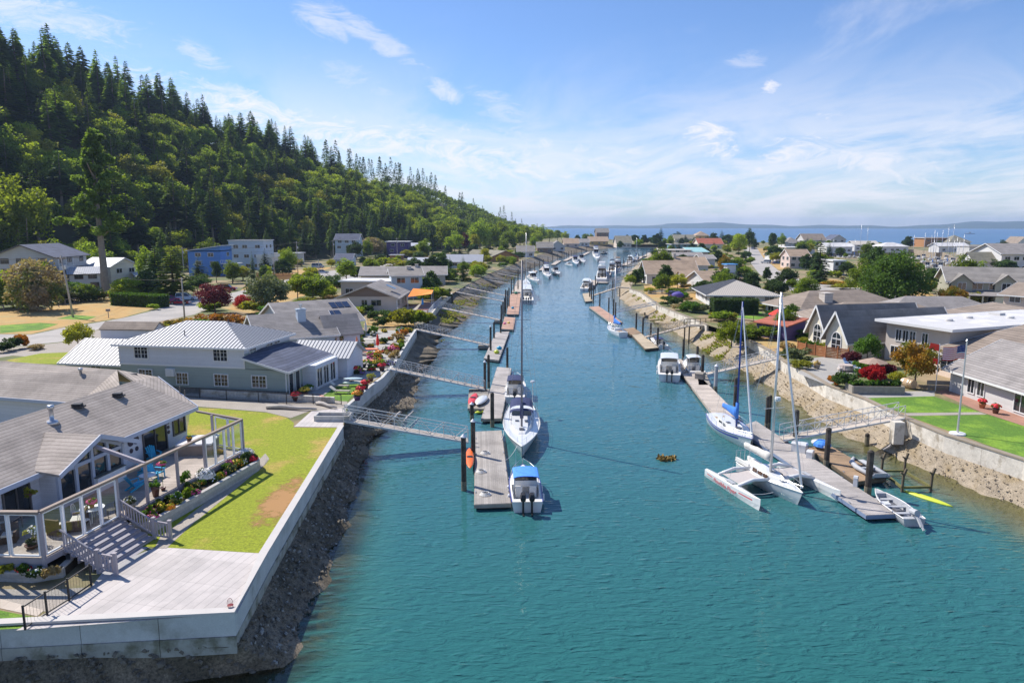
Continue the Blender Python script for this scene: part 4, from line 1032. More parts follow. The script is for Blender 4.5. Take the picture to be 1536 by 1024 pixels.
    # things on the roof
    def onroof(s, o): return E(s, o, 6.45 + (-o) / 4.2 * 2.15)
    for (s, o) in ((4.2, -3.3), (7.7, -3.5)):
        p = onroof(s, o); m = MB(); m.box(p + V(0, 0, .16), (.55, .45, .2), .15); m.box(p + V(0, 0, .04), (.8, .7, .1), .15); m.build('roof_vent', BLACK, ro).data.transform(Matrix.Translation(-t.location))
    p = onroof(10.4, -3.0); m = MB(); m.lathe([(.42, -.1), (.3, .12), (.13, .16), (.13, .85), (.2, .86), (.2, 1.1), (.1, 1.12)], 14, p); m.build('stove_pipe', STEEL, ro, True).data.transform(Matrix.Translation(-t.location))
    p = V(-35, 56.2, 7.3); m = MB(); m.lathe([(.4, -.1), (.3, .1), (.11, .14), (.11, 1.2), (.17, 1.21), (.17, 1.4)], 12, p); m.build('stove_pipe', STEEL, ro, True).data.transform(Matrix.Translation(-t.location))
    m = MB()
    for p in (V(-30.3, 55.4, 8.3), V(-28.6, 54.2, 7.9), V(-27.6, 53.9, 7.4), V(-37.5, 57.6, 8.0)): m.box(p + V(0, 0, .05), (.5, .35, .16), .6)
    for p in (V(-26.2, 54.4, 7.1), V(-25.6, 53.9, 6.9)): m.tube([p, p + V(0, 0, .5)], .05, 7)
    m.build('roof_vent', T_DARK, ro).data.transform(Matrix.Translation(-t.location))
deck_house()
# ---------------------------------------------------------------- left bank
H = house
def sky_panels(rows):
    def f(t, W, D):
        for (x, y, w, d, fr) in rows: pass
    return f
def h3x(t, W, D):
    G = MB(); r = MB()
t = H('grey shingled house with a blue grey chimney behind the two storey house', (392, 537), (503, 527), 9.5, 2.7, 2.5, 'gx', W_BGREY, R_GREY, 'E2', .6)
def solar(t, W, D, h, rise, xs, y0=.5, name='solar_panel'):
    s = rise / (D / 2)
    for x in xs:
        m = MB(); y1, y2 = y0, y0 + 1.7; m.plate([(x, y1, h + y1 * s + .12), (x + 1.0, y1, h + y1 * s + .12), (x + 1.0, y2, h + y2 * s + .12), (x, y2, h + y2 * s + .12)], .06); m.build(name, M('solar_cells', (.02, .028, .06), .12, .1, 3, spec=.8, line=[('X', .16, .4, .05)]), t)
c = MB(); c.box2((5.6, 2.6, 2.6), (6.7, 3.7, 5.7)); c.box2((5.5, 2.5, 5.7), (6.8, 3.8, 5.85)); c.build('chimney', W_BGREY, t); c = MB(); c.lathe([(.16, 5.85), (.16, 6.3), (.26, 6.32), (.26, 6.45)], 10, (6.15, 3.15, 0)); c.build('chimney_cap', STEEL, t)
R, G = roof_parts(4.6, 5.2, 2.6, 2.2, 'gx', .4, x0=9.0, y0=.2); R.build('porch_roof', R_GREY, t); G2 = MB(); G2.raw(G.v, G.f); G2.box2((9.0, .2, 0), (13.5, 5.3, 2.6)); G2.build('porch_wall', W_LAV, t)
add_window(t, side_mat('E', 13.6, 5), 1.6, .5, 1.3, 1.8); add_window(t, side_mat('E', 13.6, 5), 3.6, .5, 1.3, 1.8); add_window(t, side_mat('E', 13.62, 5), 2.6, 2.9, 1.2, .9)
t = H('dark roofed house with rows of solar panels beside the canal garden', (430, 511), (541, 501), 13, 2.6, 2.6, 'gx', W_BGREY, R_GREY, 'E3', .6, trim=T_WHITE)
solar(t, 12, 13, 2.6, 2.6, (6.2, 7.3, 8.4), 1.0); solar(t, 12, 13, 2.6, 2.6, (8.6, 9.7, 10.8), 3.6)
t = H('tan stucco house with a brown gable facing the camera and white downpipe', (508, 467), (595, 467), 15, 3.0, 2.3, 'gy', W_BEIGE, R_GREY, 'E3', .7, gm=W_BROWN, trim=T_BEIGE)
for x, w in ((5.3, 1.1), (7.7, 2.0)): add_window(t, Matrix.Identity(4), x, 1.15, w, 1.2, trim=T_BEIGE)
c = MB(); c.plate([(9.0, 4, 5.05), (11, 4, 4.2), (11, 6, 4.2), (9, 6, 5.05)], .06); c.build('skylight', GLASS, t); c = MB(); c.bar((11.9, -.08, 0), (11.9, -.08, 2.8), .12); c.build('downpipe', T_WHITE, t)
t = H('blue grey two storey house with white corner balcony behind the tan gable', (588, 448), (634, 447), 11, 5.6, 1.3, 'gx', W_BGREY, R_DARK, 'S2 E2', .5, chim=[(4.5, 5, 1.2, .5)])
H('low taupe house with a flat white roof joined to the blue grey two storey house', (512, 446), (587, 447), 9, 3.8, 0, 'flat', W_TAUPE, R_WHITE, 'S3', .5)
H('long low grey roofed house behind the flat white roof', (542, 428), (668, 427), 13, 3.2, 2.0, 'gx', W_TAUPE, R_GREY, 'S4 E1', .7, chim=[(16, 6, 1, .5)])
H('wide house with a pale metal roof among dark trees on the left bank', (669, 402), (722, 402), 14, 2.8, 2.6, 'gx', W_WHITE, R_METAL, 'S2 E1', .6, rib=True)
H('small pink walled house with a pale metal roof left of the dark round tree', (612, 401), (656, 401), 10, 2.4, 1.6, 'gx', W_PINK, R_METAL, '', .6)
H('brown roofed house with an orange wood gable on the left bank', (736, 393), (778, 392), 16, 2.6, 2.8, 'gy', W_WOOD, R_OLIVE, 'S2', .9, trim=T_DARK)
H('olive roofed long house left of the orange wood gable', (700, 390), (736, 391), 14, 2.8, 2.4, 'gx', W_OLIVE, R_OLIVE, 'S2', .8, trim=T_DARK)
H('white walled house with a dark roof right of the orange wood gable', (776, 386), (801, 386), 14, 3.4, 3.0, 'gx', W_WHITE, R_DARK, 'S2 E2', .6)
H('dark brown house with a steep roof on the far left bank', (806, 379), (829, 379), 14, 3.6, 3.4, 'gx', W_BROWN, R_DARK, 'S2 E2', .6)
H('grey white house with a pale roof beyond the dark brown one', (826, 376), (847, 376), 16, 3.6, 3.4, 'gy', W_GREY, R_GREY, 'S2 E2', .6)
H('pale pink roofed house on the far left bank before the inlet end', (846, 371), (868, 371), 16, 3.4, 4, 'gx', W_PINK, R_LBROWN, 'S2', .6)
H('white low house on the far left bank next to the canal end', (862, 369), (884, 369), 14, 3.4, 3, 'gx', W_WHITE, R_GREY, 'S3', .6)
H('orange and yellow fronted house at the head of the canal', (884, 367), (912, 367), 18, 3.6, 4, 'gx', W_YEL, R_LBROWN, 'S3', .8)
H('tall dark two storey house against the sea at the canal head', (895, 360), (913, 360), 22, 10, 5, 'gx', W_BROWN, R_DARK, 'S2', 1)
H('beige house with tall gable windows at the head of the canal', (925, 371), (947, 371), 18, 4, 5.5, 'gx', W_BEIGE, R_OLIVE, 'S3', .8)
# foot of the bluff
t = H('grey house with a broad blue roof and upper balcony at the foot of the wood', (84, 432), (133, 424), 15, 8.4, 3.0, 'gx', W_GREY, R_NAVY, 'S3 W3', .9, z=4, base=1, trim=T_DARK)
c = MB(); c.box2((-.3, -1.4, 4.6), (8, -.05, 4.8)); c.box2((-.2, -1.4, 4.8), (8, -1.3, 5.7)); [c.box2((x, -1.4, 0), (x + .2, -1.2, 7.6)) for x in (0, 3.8, 7.6)]; c.build('balcony', T_WHITE, t)
H('carport wing with a dark blue roof left of the broad blue roof', (6, 428), (52, 430), 9, 8.2, 1.4, 'gx', W_GREY, R_NAVY, 'S2', .7, z=4, trim=T_DARK)
t = H('grey two storey cottage with a silver metal roof below the blue roofed house', (106, 437), (152, 435), 9, 4.7, 1.5, 'gx', W_GREY, R_METAL, 'S2 E1', .5, trim=T_DARK, rib=True)
H('cream and yellow house behind the tall bare trunk', (168, 431), (209, 427), 11, 6.0, 2.2, 'gy', W_CREAM, R_METAL, 'S2 E2', .5)
H('small white outbuilding right of the cream and yellow house', (207, 430), (229, 429), 7, 3, 1, 'shed', W_WHITE, R_METAL, 'S1', .4)
t = H('bright blue house with a slanted dark roof and white balcony', (284, 414), (333, 414), 10, 8.8, 1.8, 'shx', W_BLUE, R_NAVY, 'S2 E1', .6)
c = MB(); c.box2((12, -2, 4.3), (17.5, 4, 4.5)); [c.box2((12 + k * .6, -2, 4.5), (12.1 + k * .6, -1.95, 5.5)) for k in range(10)]; c.box2((12, -2.02, 5.5), (17.5, -1.9, 5.6)); c.build('balcony', T_WHITE, t); c = MB(); c.box2((13, -1.5, -.2), (15.6, 1.5, 4.3)); c.build('stair_tower', W_BLUE, t)
add_window(t, Matrix.Translation((0, -1.52, 0)), 14.3, .2, 1.6, 3.2)
t = H('white cubic three storey house with a flat roof at the foot of the wood', (345, 404), (397, 404), 12, 11.4, 0, 'flat', W_LBLUE, T_DARK, 'S3 E2', .3)
c = MB(); c.box2((12.4, -4, 0), (18.6, 3, 5.0)); c.build('terrace_block', W_WHITE, t); c = MB(); c.box2((12.2, -4.2, 5), (19.5, 3, 5.2)); c.box2((12.2, -4.2, 5.2), (19.5, -4.1, 6.2)); c.box2((19.4, -4.2, 5.2), (19.5, 3, 6.2)); c.build('balcony', T_WHITE, t)
for x in (14, 16.5): add_window(t, Matrix.Translation((0, -4, 0)), x, 1, 1.4, 1.6)
H('low white garage with a flat roof right of the white cubic house', (410, 397), (448, 397), 9, 5, 0, 'flat', W_GREY, R_METAL, 'S2', .6)
t = H('pale blue two storey house with a blue gable roof high among the trees', (503, 375), (538, 375), 10, 5.6, 2.8, 'gx', W_LBLUE, R_NAVY, 'S3', .6, z=8, base=3); c = MB(); c.box2((8, -3, 0), (12.5, -.1, 3)); c.box2((7.8, -3.2, 3), (12.7, -.1, 3.2)); c.build('porch', T_WHITE, t)
H('small pale blue cottage with a dark blue roof below the two storey blue house', (503, 399), (528, 399), 8, 3.2, 2, 'gx', W_LBLUE, R_NAVY, 'S2', .5, z=3.6)
t = H('dark purple flat roofed house with a white porch frame under the trees', (580, 380), (612, 380), 12, 6.2, 0, 'flat', W_PURPLE, R_WHITE, 'S2', .7, z=5.5, base=2)
H('low dark house with a pale sloping metal roof right of the purple house', (609, 377), (641, 377), 10, 3.2, 1.6, 'shed', W_DARK, R_METAL, 'S2', .9, z=5.5, base=2)
H('rust red shed below the purple flat roofed house', (585, 390), (603, 390), 6, 2.4, 0, 'flat', W_WOOD, R_METAL, '', .5, name='shed', cat='shed')
# ---------------------------------------------------------------- right bank
t = H('grey clapboard house with a solar panelled porch roof behind the red flower pots', (1426, 587), (1580, 641), 11, 2.7, 2.7, 'gx', W_GREY, R_GREY, '', .7)
I = Matrix.Identity(4)
add_window(t, I, 3.0, .6, .9, 1.5); add_window(t, I, 4.4, .6, .9, 1.5); add_window(t, I, 9.6, .35, 1.5, 1.9); add_window(t, I, 13.4, .1, 1.8, 2.1, kind='door'); add_window(t, I, 15.8, .1, 1.8, 2.1)
solar(t, 17, 11, 2.7, 2.7, (11.0, 12.1, 13.2, 14.3, 15.4), -.3)
c = MB(); c.tube([(7.5, 3.4, 4.2), (7.5, 3.4, 5.1)], .1, 8); c.lathe([(.2, 5.1), (.2, 5.3), (.05, 5.4)], 10, (7.5, 3.4, 0)); c.build('vent_pipe', STEEL, t)
c = MB(); c.bar((0, -.06, .05), (0, -.06, 2.5), .14); c.bar((11.4, -.06, .05), (11.4, -.06, 2.5), .12); c.build('corner_board', T_WHITE, t)
t = H('beige two storey house with a broad white flat roof', (1326, 538), (1420, 557), 26, 4.9, 0, 'flat', W_TAUPE, R_WHITE, '', 1.0)
W = 8; 
for x in (1.9, 2.9, 3.9, 5.6): add_window(t, I, x, 2.7, .75, 1.4)
for x in (1.5, 5.2): add_window(t, I, x, .3, 1.1, 1.6)
c = MB(); [c.lathe([(.45, 5.2), (.45, 5.42), (.25, 5.5)], 14, p) for p in ((4, 6, 0), (3, 11, 0), (5, 16, 0))]; c.box2((1, 17.5, 5.2), (2.6, 18.6, 5.5)); c.build('roof_vent', R_WHITE, t)
H('brown shingled low wing in front of the broad white flat roof', (1400, 560), (1482, 583), 24, 2.9, 2.6, 'gx', W_BEIGE, R_BROWN, 'S2', .7)
t = H('nearer beige gable with an arched white window on the steep roofed house', (1237, 531), (1270, 539), 17, 2.9, 3.2, 'gy', W_CREAM, R_DARK, '', .5, name='house')
w_ = (at(1237, 531) - at(1270, 539)).length; add_window(t, I, w_ / 2, .9, 1.7, 2.4, arch=True)
t = H('farther beige gable with an arched white window beside its twin', (1212, 519), (1238, 526), 15, 2.9, 3.3, 'gy', W_CREAM, R_DARK, '', .5)
w_ = (at(1212, 519) - at(1238, 526)).length; add_window(t, I, w_ / 2, .9, 1.7, 2.6, arch=True)
H('low brown shingled house with a planted block chimney behind the blue mast', (1148, 472), (1200, 483), 22, 2.7, 2.4, 'hip', W_GREY, R_BROWN, 'S3', .9, chim=[(9.0, 6.5, 1.7, -.2)])
H('low brown hip roofed house left of the twin gables', (1196, 489), (1226, 504), 22, 2.6, 2.3, 'hip', W_TAUPE, R_BROWN, 'S2', .9)
H('grey roofed house behind the twin beige gables', (1290, 480), (1330, 492), 20, 2.6, 2.4, 'hip', W_GREY, R_GREY, '', .8)
t = H('brown roofed house with a small pale gable behind the white flat roof', (1345, 502), (1392, 516), 30, 2.6, 2.6, 'gx', W_TAUPE, R_BROWN, '', .8)
H('cream hip roofed white house behind the clipped hedge', (1064, 459), (1166, 460), 18, 2.7, 2.4, 'hip', W_WHITE, R_CREAM, 'S4 W3', .9, rib=True)
t = H('white house with a long light brown roof behind the dark shore pine', (970, 426), (1046, 426), 12, 3.4, 3.4, 'gx', W_WHITE, R_LBROWN, 'S3 W2', .6)
c = MB(); R, G = roof_parts(5, 6, 3.0, 1.2, 'gx', .4, x0=9, y0=-6); R.build('wing_roof', R_LBROWN, t); c.box2((9, -6, -.2), (14, 0, 3.0)); c.raw(G.v, G.f); c.build('wing', W_WHITE, t); add_window(t, Matrix.Translation((0, -6, 0)), 11.5, .2, 1.8, 2.2)
t = H('brown roofed house with a small white gable and a tall white chimney', (1058, 436), (1115, 435), 12, 2.6, 2.4, 'gx', W_WHITE, R_LBROWN, 'S2', .6); c = MB(); c.box2((8.5, 4.6, 2.6), (11, 6.8, 6.6)); c.build('chimney', T_WHITE, t); c = MB(); c.box2((8, 4.2, 6.6), (11.4, 7.2, 6.85)); c.build('chimney_cap', M('blue_cap', (.10, .35, .75), .5), t)
H('tan roofed house with a brick stack behind the long light brown roof', (996, 409), (1062, 409), 14, 3, 2.6, 'gx', W_WHITE, R_LBROWN, '', .6, chim=[(5, 6, 1, 1.2)])
H('dark fronted house with a black upper floor and white roof trim', (1002, 399), (1054, 399), 12, 4.6, 1.2, 'gx', W_DARK, R_GREY, 'S3', .6)
H('low grey house right of the dark fronted one', (1052, 402), (1072, 402), 12, 4, 1.4, 'gx', W_GREY, R_GREY, '', .6)
H('long beige house with a pale flat roof near the canal head', (996, 388), (1036, 388), 16, 4.4, 0, 'flat', W_BEIGE, R_CREAM, 'S3', .7)
H('beige house with a pale teal roof near the canal head', (1036, 388), (1062, 388), 16, 3.6, 2.0, 'shed', W_BEIGE, R_TEAL, 'S1', .7)
H('teal blue house with white trim beyond the pale teal roof', (1008, 378), (1046, 378), 16, 5.0, 0, 'flat', W_TEAL, R_GREY, 'S3', .8)
H('red roofed house left of the bushy yellow green tree', (1048, 373), (1084, 373), 18, 4, 4, 'gx', W_CREAM, R_RED, 'S2', .8)
H('cream house with an ochre upper storey before the sea', (1044, 364), (1063, 364), 18, 8, 4, 'hip', W_YEL, R_LBROWN, 'S2', .8)
H('low cream house left of the ochre one before the sea', (1012, 364), (1042, 364), 18, 4.5, 4, 'gx', W_CREAM, R_OLIVE, 'S3', .8)
H('grey roofed white house right of the far street', (1164, 393), (1212, 393), 16, 3.2, 2.0, 'gx', W_WHITE, R_GREY, 'S2', .7)
H('pinkish two storey house left of the big spruce', (1184, 403), (1214, 403), 10, 5.2, 2.6, 'gx', W_PINK, R_LBROWN, 'S3 W2', .5)
H('white flat roofed house beyond the pinkish two storey one', (1180, 381), (1222, 381), 16, 4, 0, 'flat', W_WHITE, R_WHITE, 'S3', .8)
H('white house with a grey hip roof by the far shore', (1178, 372), (1202, 372), 16, 4.4, 4, 'hip', W_WHITE, R_GREY, 'S2', .8)
H('grey gabled house by the far shore right of the hip roof', (1206, 370), (1238, 370), 18, 6, 5, 'gx', W_GREY, R_BROWN, 'S2', .8)
H('white tower like house with a purple awning right of the big spruce', (1249, 413), (1266, 413), 9, 5.0, 0, 'flat', W_WHITE, R_WHITE, 'S2 E1', .4)
H('long white house with a band of windows behind the marina', (1240, 379), (1278, 379), 14, 4.2, 2.2, 'gx', W_WHITE, R_WHITE, 'S4', .8)
H('grey peaked house before the sea above the marina', (1246, 369), (1268, 369), 16, 6, 4, 'gy', W_GREY, R_NAVY, 'S2', .7)
H('white long roofed house behind the marina left of the big round tree', (1282, 376), (1318, 376), 14, 4.5, 2.4, 'gx', W_WHITE, R_CREAM, 'S4', .8)
H('pale low house with a white roof on the spit', (1322, 378), (1362, 378), 14, 4, 2.4, 'hip', W_WHITE, R_WHITE, 'S4', .8)
H('unfinished orange timber house on the spit', (1386, 370.5), (1424, 370.5), 16, 7.5, 0, 'flat', W_WOOD, R_LBROWN, 'S4', .8)
H('house with a big tan hip roof on the spit', (1424, 371), (1455, 371), 18, 5, 5, 'hip', W_CREAM, R_OLIVE, 'S2', 1)
H('white low house in front of the tan hip roof', (1408, 378), (1452, 378), 12, 4.2, 2, 'gx', W_WHITE, R_WHITE, 'S3', .8)
H('long plain grey house on the spit', (1453, 383), (1492, 383), 12, 5.2, 0, 'flat', W_GREY, R_GREY, '', .4)
H('white gabled house at the right edge before the sea', (1524, 376), (1545, 376), 14, 5, 5, 'gy', W_WHITE, R_BROWN, 'S1', .7)
t = H('large white and grey house with gables on the right of the marina', (1500, 408), (1560, 408), 18, 7.2, 3.4, 'gx', W_WHITE, R_GREY, 'S4', .8)
R, G = roof_parts(9, 8, 4.2, 3.2, 'gx', .6, x0=-9, y0=2); R.build('wing_roof', R_OLIVE, t); c = MB(); c.box2((-9, 2, -.2), (0, 10, 4.2)); c.raw(G.v, G.f); c.build('wing', W_WHITE, t)
t = H('green grey two storey house with gabled dormers behind the golden tree', (1420, 458), (1536, 462), 12, 5.6, 2.6, 'gx', W_OLIVE, R_DARK, 'S4', .7)
for x0 in (.3, 8.4):
    R, G = roof_parts(4, 3.5, 5.3, 1.7, 'gy', .5, x0=x0, y0=-.9); R.build('dormer_roof', R_DARK, t); c = MB(); c.box2((x0, -.9, 2.9), (x0 + 4, 2.6, 5.3)); c.raw(G.v, G.f); c.build('dormer', W_OLIVE, t); add_window(t, Matrix.Translation((0, -.9, 0)), x0 + 2, 3.6, 1.5, 1.5)
R = MB(); R.plate([(3, -4.2, 2.7), (15, -4.2, 2.7), (15, 0, 3.5), (3, 0, 3.5)], .14); R.build('porch_roof', R_GREY, t); c = MB(); [c.box2((x, -4, 0), (x + .25, -3.75, 2.6)) for x in (3.2, 5.6)]; c.box2((8, -3.9, 0), (14.5, -.05, 2.6)); c.build('porch', W_CREAM, t); add_window(t, Matrix.Translation((0, -3.9, 0)), 11.2, .1, 2.4, 2.1, kind='door')
H('tan house with a wooden balcony at the right edge behind the white roof', (1502, 478), (1560, 484), 12, 4.8, 1.8, 'gx', W_BEIGE, R_BROWN, 'S2', .8)
# ================================================================ DOCKS, PILES, FOOTBRIDGES
def planks(name, c, ax='X', per=.15): return M(name, c, .85, .22, 1.2, .3, 12, line=(ax, per, .55, .12), col2=tuple(x * .75 for x in c), c2s=.6, grain=(9, .15))
DK_GREY = planks('weathered_planks', (.36, .33, .30), 'Y', .16); DK_COMP = planks('grey_composite_boards', (.42, .385, .36), 'X', .15); DK_PALE = planks('pale_dock_boards', (.52, .45, .385), 'X', .3)
DK_PINK = planks('reddish_dock_boards', (.48, .30, .22), 'X', .2); DK_BROWN = planks('brown_dock_boards', (.36, .245, .15), 'X', .16); DK_TAN = planks('tan_dock_boards', (.50, .41, .29), 'X', .2)
WOODF = M('wet_timber', (.115, .09, .06), .8, .35, 2.5, .5, 9); WOODG = M('grey_timber', (.30, .27, .23), .9, .25, 2.5, .4, 9)
FLOATM = M('black_float', (.03, .03, .03), .6, .2, 3); BLUEG = M('blue_grey_fascia', (.17, .22, .33), .6, .1, 2)
def dock(label, px, mat, z=.5, side=None, group=None, th=.34):
    P = [at(u, v, z) for u, v in px]
    # long axis from the middle of the first edge to the middle of the third
    a, c = (P[0] + P[1]) / 2, (P[2] + P[3]) / 2; rz = atan2(c.y - a.y, c.x - a.x)
    t = thing('dock', label, 'dock', (a.x, a.y, 0), rz, group)
    R = Matrix.Rotation(-rz, 3, 'Z'); Q = [R @ (p - V(a.x, a.y, 0)) for p in P]; L = (c - a).length
    b = MB(); b.slab([xy(q) for q in Q], z - .06, z); b.build('decking', mat, t)
    f = MB()
    for i in range(4):
        p, q = Q[i], Q[(i + 1) % 4]; f.bar(V(p.x, p.y, z - .17), V(q.x, q.y, z - .17), .09, .26)
    f.build('frame', side or WOODG, t)
    fl = MB(); n = max(1, int(L / 3)); w0, w1 = sorted((Q[0].y, Q[1].y)); 
    for k in range(n):
        x = L * (k + .5) / n; fl.box((x, (w0 + w1) / 2 * (1 - (k + .5) / n) + (Q[2].y + Q[3].y) / 2 * (k + .5) / n, z - .42), (L / n * .8, max(.5, (w1 - w0) * .86), .5))
    fl.build('float', FLOATM, t)
    cl = MB()
    for k in range(max(2, int(L / 4))):
        for j, (e0, e1) in enumerate(((Q[0], Q[3]), (Q[1], Q[2]))):
            q = e0.lerp(e1, (k + .5) / max(2, int(L / 4))); cx = q.lerp((e1 + e0 - q) * 0 + q, 0); cl.box((q.x, q.y * .95, z + .05), (.28, .05, .05)); cl.box((q.x, q.y * .95, z + .02), (.1, .06, .05))
    cl.build('cleats', STEEL, t); return t
dock('wide grey plank dock beside the blue topped motorboat', [(712, 756), (766, 754), (752, 645), (713, 647)], DK_GREY)
dock('narrow grey dock behind the large white sailboat', [(722, 628), (752, 627), (767, 552), (746, 550)], DK_COMP)
dock('small dark float carrying the red and white dinghies', [(702, 612), (727, 613), (734, 583), (704, 583)], WOODG)
dock('short boarded dock with blue and lime buoys', [(726, 537), (748, 540), (764, 497), (744, 498)], DK_COMP)
dock('small landing float at the third left footbridge', [(717, 520), (735, 520), (735, 515), (719, 515)], WOODG)
dock('short pale reddish dock with a pink toy on it', [(752, 493), (770, 494), (773, 476), (757, 475)], DK_PINK)
dock('red brown dock alongside the cruiser with four outboards', [(760, 471), (778, 471), (781, 440), (766, 440)], DK_PINK)
dock('pale dock beyond the red brown one on the left', [(768, 438), (782, 438), (787, 420), (776, 420)], DK_PALE)
dock('small float at the fourth left footbridge', [(741, 482), (752, 482), (753, 479), (743, 479)], WOODG)
for i, px in enumerate((((790, 415), (797, 416), (806, 406), (800, 405)), ((808, 405), (815, 405), (824, 397), (818, 396)), ((826, 397), (833, 397), (842, 391), (836, 390)), ((844, 391), (850, 391), (862, 385), (857, 384)), ((868, 384), (874, 384), (886, 378), (881, 378)))):
    dock('distant grey dock in the row along the left bank', px, DK_PALE, group='distant docks along the left bank')
dock('long grey composite dock beside the trimaran', [(1300, 772), (1347, 770), (1134, 631), (1104, 641)], DK_COMP, side=BLUEG)
dock('long pale curved dock between the blue masted sailboat and the white cruiser', [(1081, 636), (1110, 624), (1041, 555), (1024, 561)], DK_PALE)
dock('far end of the pale curved dock beside the white cruiser', [(1023.5, 560), (1040.5, 554), (1021, 538), (1009, 540)], DK_PALE)
dock('brown plank side float carrying the grey inflatable', [(1284, 722), (1329, 716), (1243, 667), (1213, 671)], DK_BROWN, side=WOODF)
dock('small float with a storage box at the second right footbridge', [(1048, 577), (1066, 577), (1060, 562), (1046, 562)], WOODG)
dock('tan dock in front of the small sailboat with blue cover', [(968, 523), (988, 521), (962, 500), (948, 502)], DK_TAN, side=WOODF)
dock('brown end of the tan dock next to the small sailboat', [(947, 502), (962, 499), (950, 491), (935, 493)], DK_BROWN, side=WOODF)
dock('long reddish dock behind the small sailboat', [(917, 484), (934, 483), (898, 459), (884, 460)], DK_PINK)
dock('short tan dock at the dark footbridge', [(878, 452), (889, 451), (885, 439), (874, 440)], DK_TAN)
dock('cluttered dock beside the small white fishing boat', [(874, 432), (890, 432), (898, 420), (884, 420)], DK_PALE)
dock('dock under the tall white cruiser on the right bank', [(897, 424), (912, 424), (918, 405), (906, 406)], DK_PALE)
for px in (((915, 405), (924, 405), (934, 398), (926, 397)), ((930, 398), (940, 398), (952, 391), (944, 391)), ((948, 391), (956, 391), (966, 384), (960, 384)), ((965, 384), (972, 384), (978, 379), (972, 379))):
    dock('distant pale dock in the row along the right bank', px, DK_PALE, group='distant docks along the right bank')
PILE_M = M('dark_pile', (.045, .037, .03), .8, .35, 2.2, .5, 9, col2=(.10, .085, .07), c2s=.8); PILE_W = M('weed_pile', (.20, .175, .12), .9, .35, 3, .5, 9); CAPM = M('white_cap', (.75, .75, .76), .5, .05, 3); GREYP = M('grey_pile', (.33, .34, .36), .7, .2, 2.0)
def pile(u, vb, vt, label, cap=False, mat=None, r=.17, group=None, zb=0):
    p = at(u, vb, zb); zt = zat(p, vt); n = MB(); n.tube([(0, 0, -2.5), (0, 0, zt - zb)], [r * 1.05, r], 10)
    o = n.build('mooring_pile', mat or PILE_M, None); o.location = (p.x, p.y, zb); tag(o, label, 'pile', group)
    w = MB(); w.tube([(0, 0, -.6), (0, 0, .75)], r * 1.09, 10, False); w.build('tide_band', PILE_W, o)
    c = MB(); c.lathe([(r * 1.12, -.02), (r * 1.12, .03), (.02, .26)] if cap else [(r * .98, 0), (r * .5, .1), (.01, .13)], 10, (0, 0, zt - zb)); c.build('cap', CAPM if cap else mat or PILE_M, o); return o
def piles(lst, label, group, **k):
    for q in lst: pile(*q[:3], label, cap=len(q) > 3, group=group, **k)
pile(696, 735, 655, 'tall dark pile standing alone left of the orange kayak', True, r=.2); pile(710, 690, 632, 'white capped dark pile behind the orange kayak', True, r=.2); pile(708, 632, 606, 'white capped pile between the near dock and the dinghy float', True, r=.2)
pile(738.5, 640, 590, 'black pile at the front end of the narrow grey dock', r=.2)
piles([(727.5, 592, 543, 1), (733, 581, 533), (761, 556, 522)], 'dark pile along the narrow grey dock', 'piles of the narrow grey dock')
piles([(736, 530, 490, 1), (741, 511, 484), (751, 503, 479)], 'dark pile beside the dock with buoys', 'piles of the dock with buoys')
piles([(752, 487, 458), (754.5, 478, 453), (757, 474, 447), (758.5, 470, 435), (761, 462, 436), (763.5, 462, 432), (767, 444, 418), (771, 440, 417), (777, 436, 405)], 'dark pile in the cluster by the reddish docks', 'piles of the reddish docks')
piles([(678.5, 465, 445)], 'lone pile in the shallows by the fourth left footbridge', None, r=.2)
piles([(788, 420, 402), (795, 413, 398), (802, 408, 393), (809, 404, 392), (815, 402, 389), (822, 397, 386), (829, 394, 382), (836, 392, 381), (843, 390, 379), (850, 387, 378), (857, 386, 376), (864, 383, 375), (872, 381, 373), (880, 379, 371), (888, 377, 369), (846, 389, 378), (853, 388, 377), (861, 385, 375)], 'thin dark pile in the row along the far left bank', 'piles along the far left bank')
pile(1301, 743, 677, 'thick black pile at the near end of the composite dock', r=.24); pile(1239, 702, 643, 'black pile by the brown side float', r=.22); pile(1192, 670, 616, 'black pile at the foot of the near right footbridge', r=.22)
pile(1149, 645, 596, 'left of two close dark piles behind the composite dock', r=.16); pile(1153, 644, 594, 'right of two close dark piles behind the composite dock', r=.16)
pile(1102, 617, 567, 'dark pile right of the blue mast', r=.2); pile(1073, 588, 549, 'grey pile beside the pale curved dock', True, GREYP, r=.22)
pile(1053, 570, 533, 'pale footed dark pile beside the storage box', r=.2); pile(1045, 556, 520, 'dark pile behind the storage box float', r=.18); pile(1024.5, 541, 509, 'dark pile by the bow of the white cruiser', r=.18)
piles([(986, 523, 492), (975.5, 511, 485), (964, 502, 477), (954, 497, 470)], 'dark pile along the tan dock', 'piles of the tan dock')
piles([(923, 478, 454), (920, 475, 449), (913, 467, 447), (899.5, 462, 440)], 'dark pile along the long reddish dock', 'piles of the long reddish dock')
piles([(884.5, 448, 424), (887, 452, 424), (890, 455, 428), (893, 430, 414), (919, 437, 420), (922, 436, 419)], 'dark pile near the dark footbridge', 'piles by the dark footbridge')
piles([(903, 420, 404), (908, 418, 404), (914, 412, 400), (919, 410, 398), (926, 406, 394), (931, 404, 393), (936, 402, 391), (941, 400, 389), (947, 396, 386), (952, 394, 384), (958, 391, 381), (964, 388, 379), (970, 385, 376), (976, 382, 374), (982, 380, 372), (935, 396, 386), (944, 393, 383), (954, 389, 380)], 'thin dark pile in the row along the far right bank', 'piles along the far right bank')
pile(1300, 666, 651, 'short rotten stub of a pile on the right shallows', r=.2)
pile(967, 474, 469, 'small stub on the mud by the pale stepped seawall', r=.2)
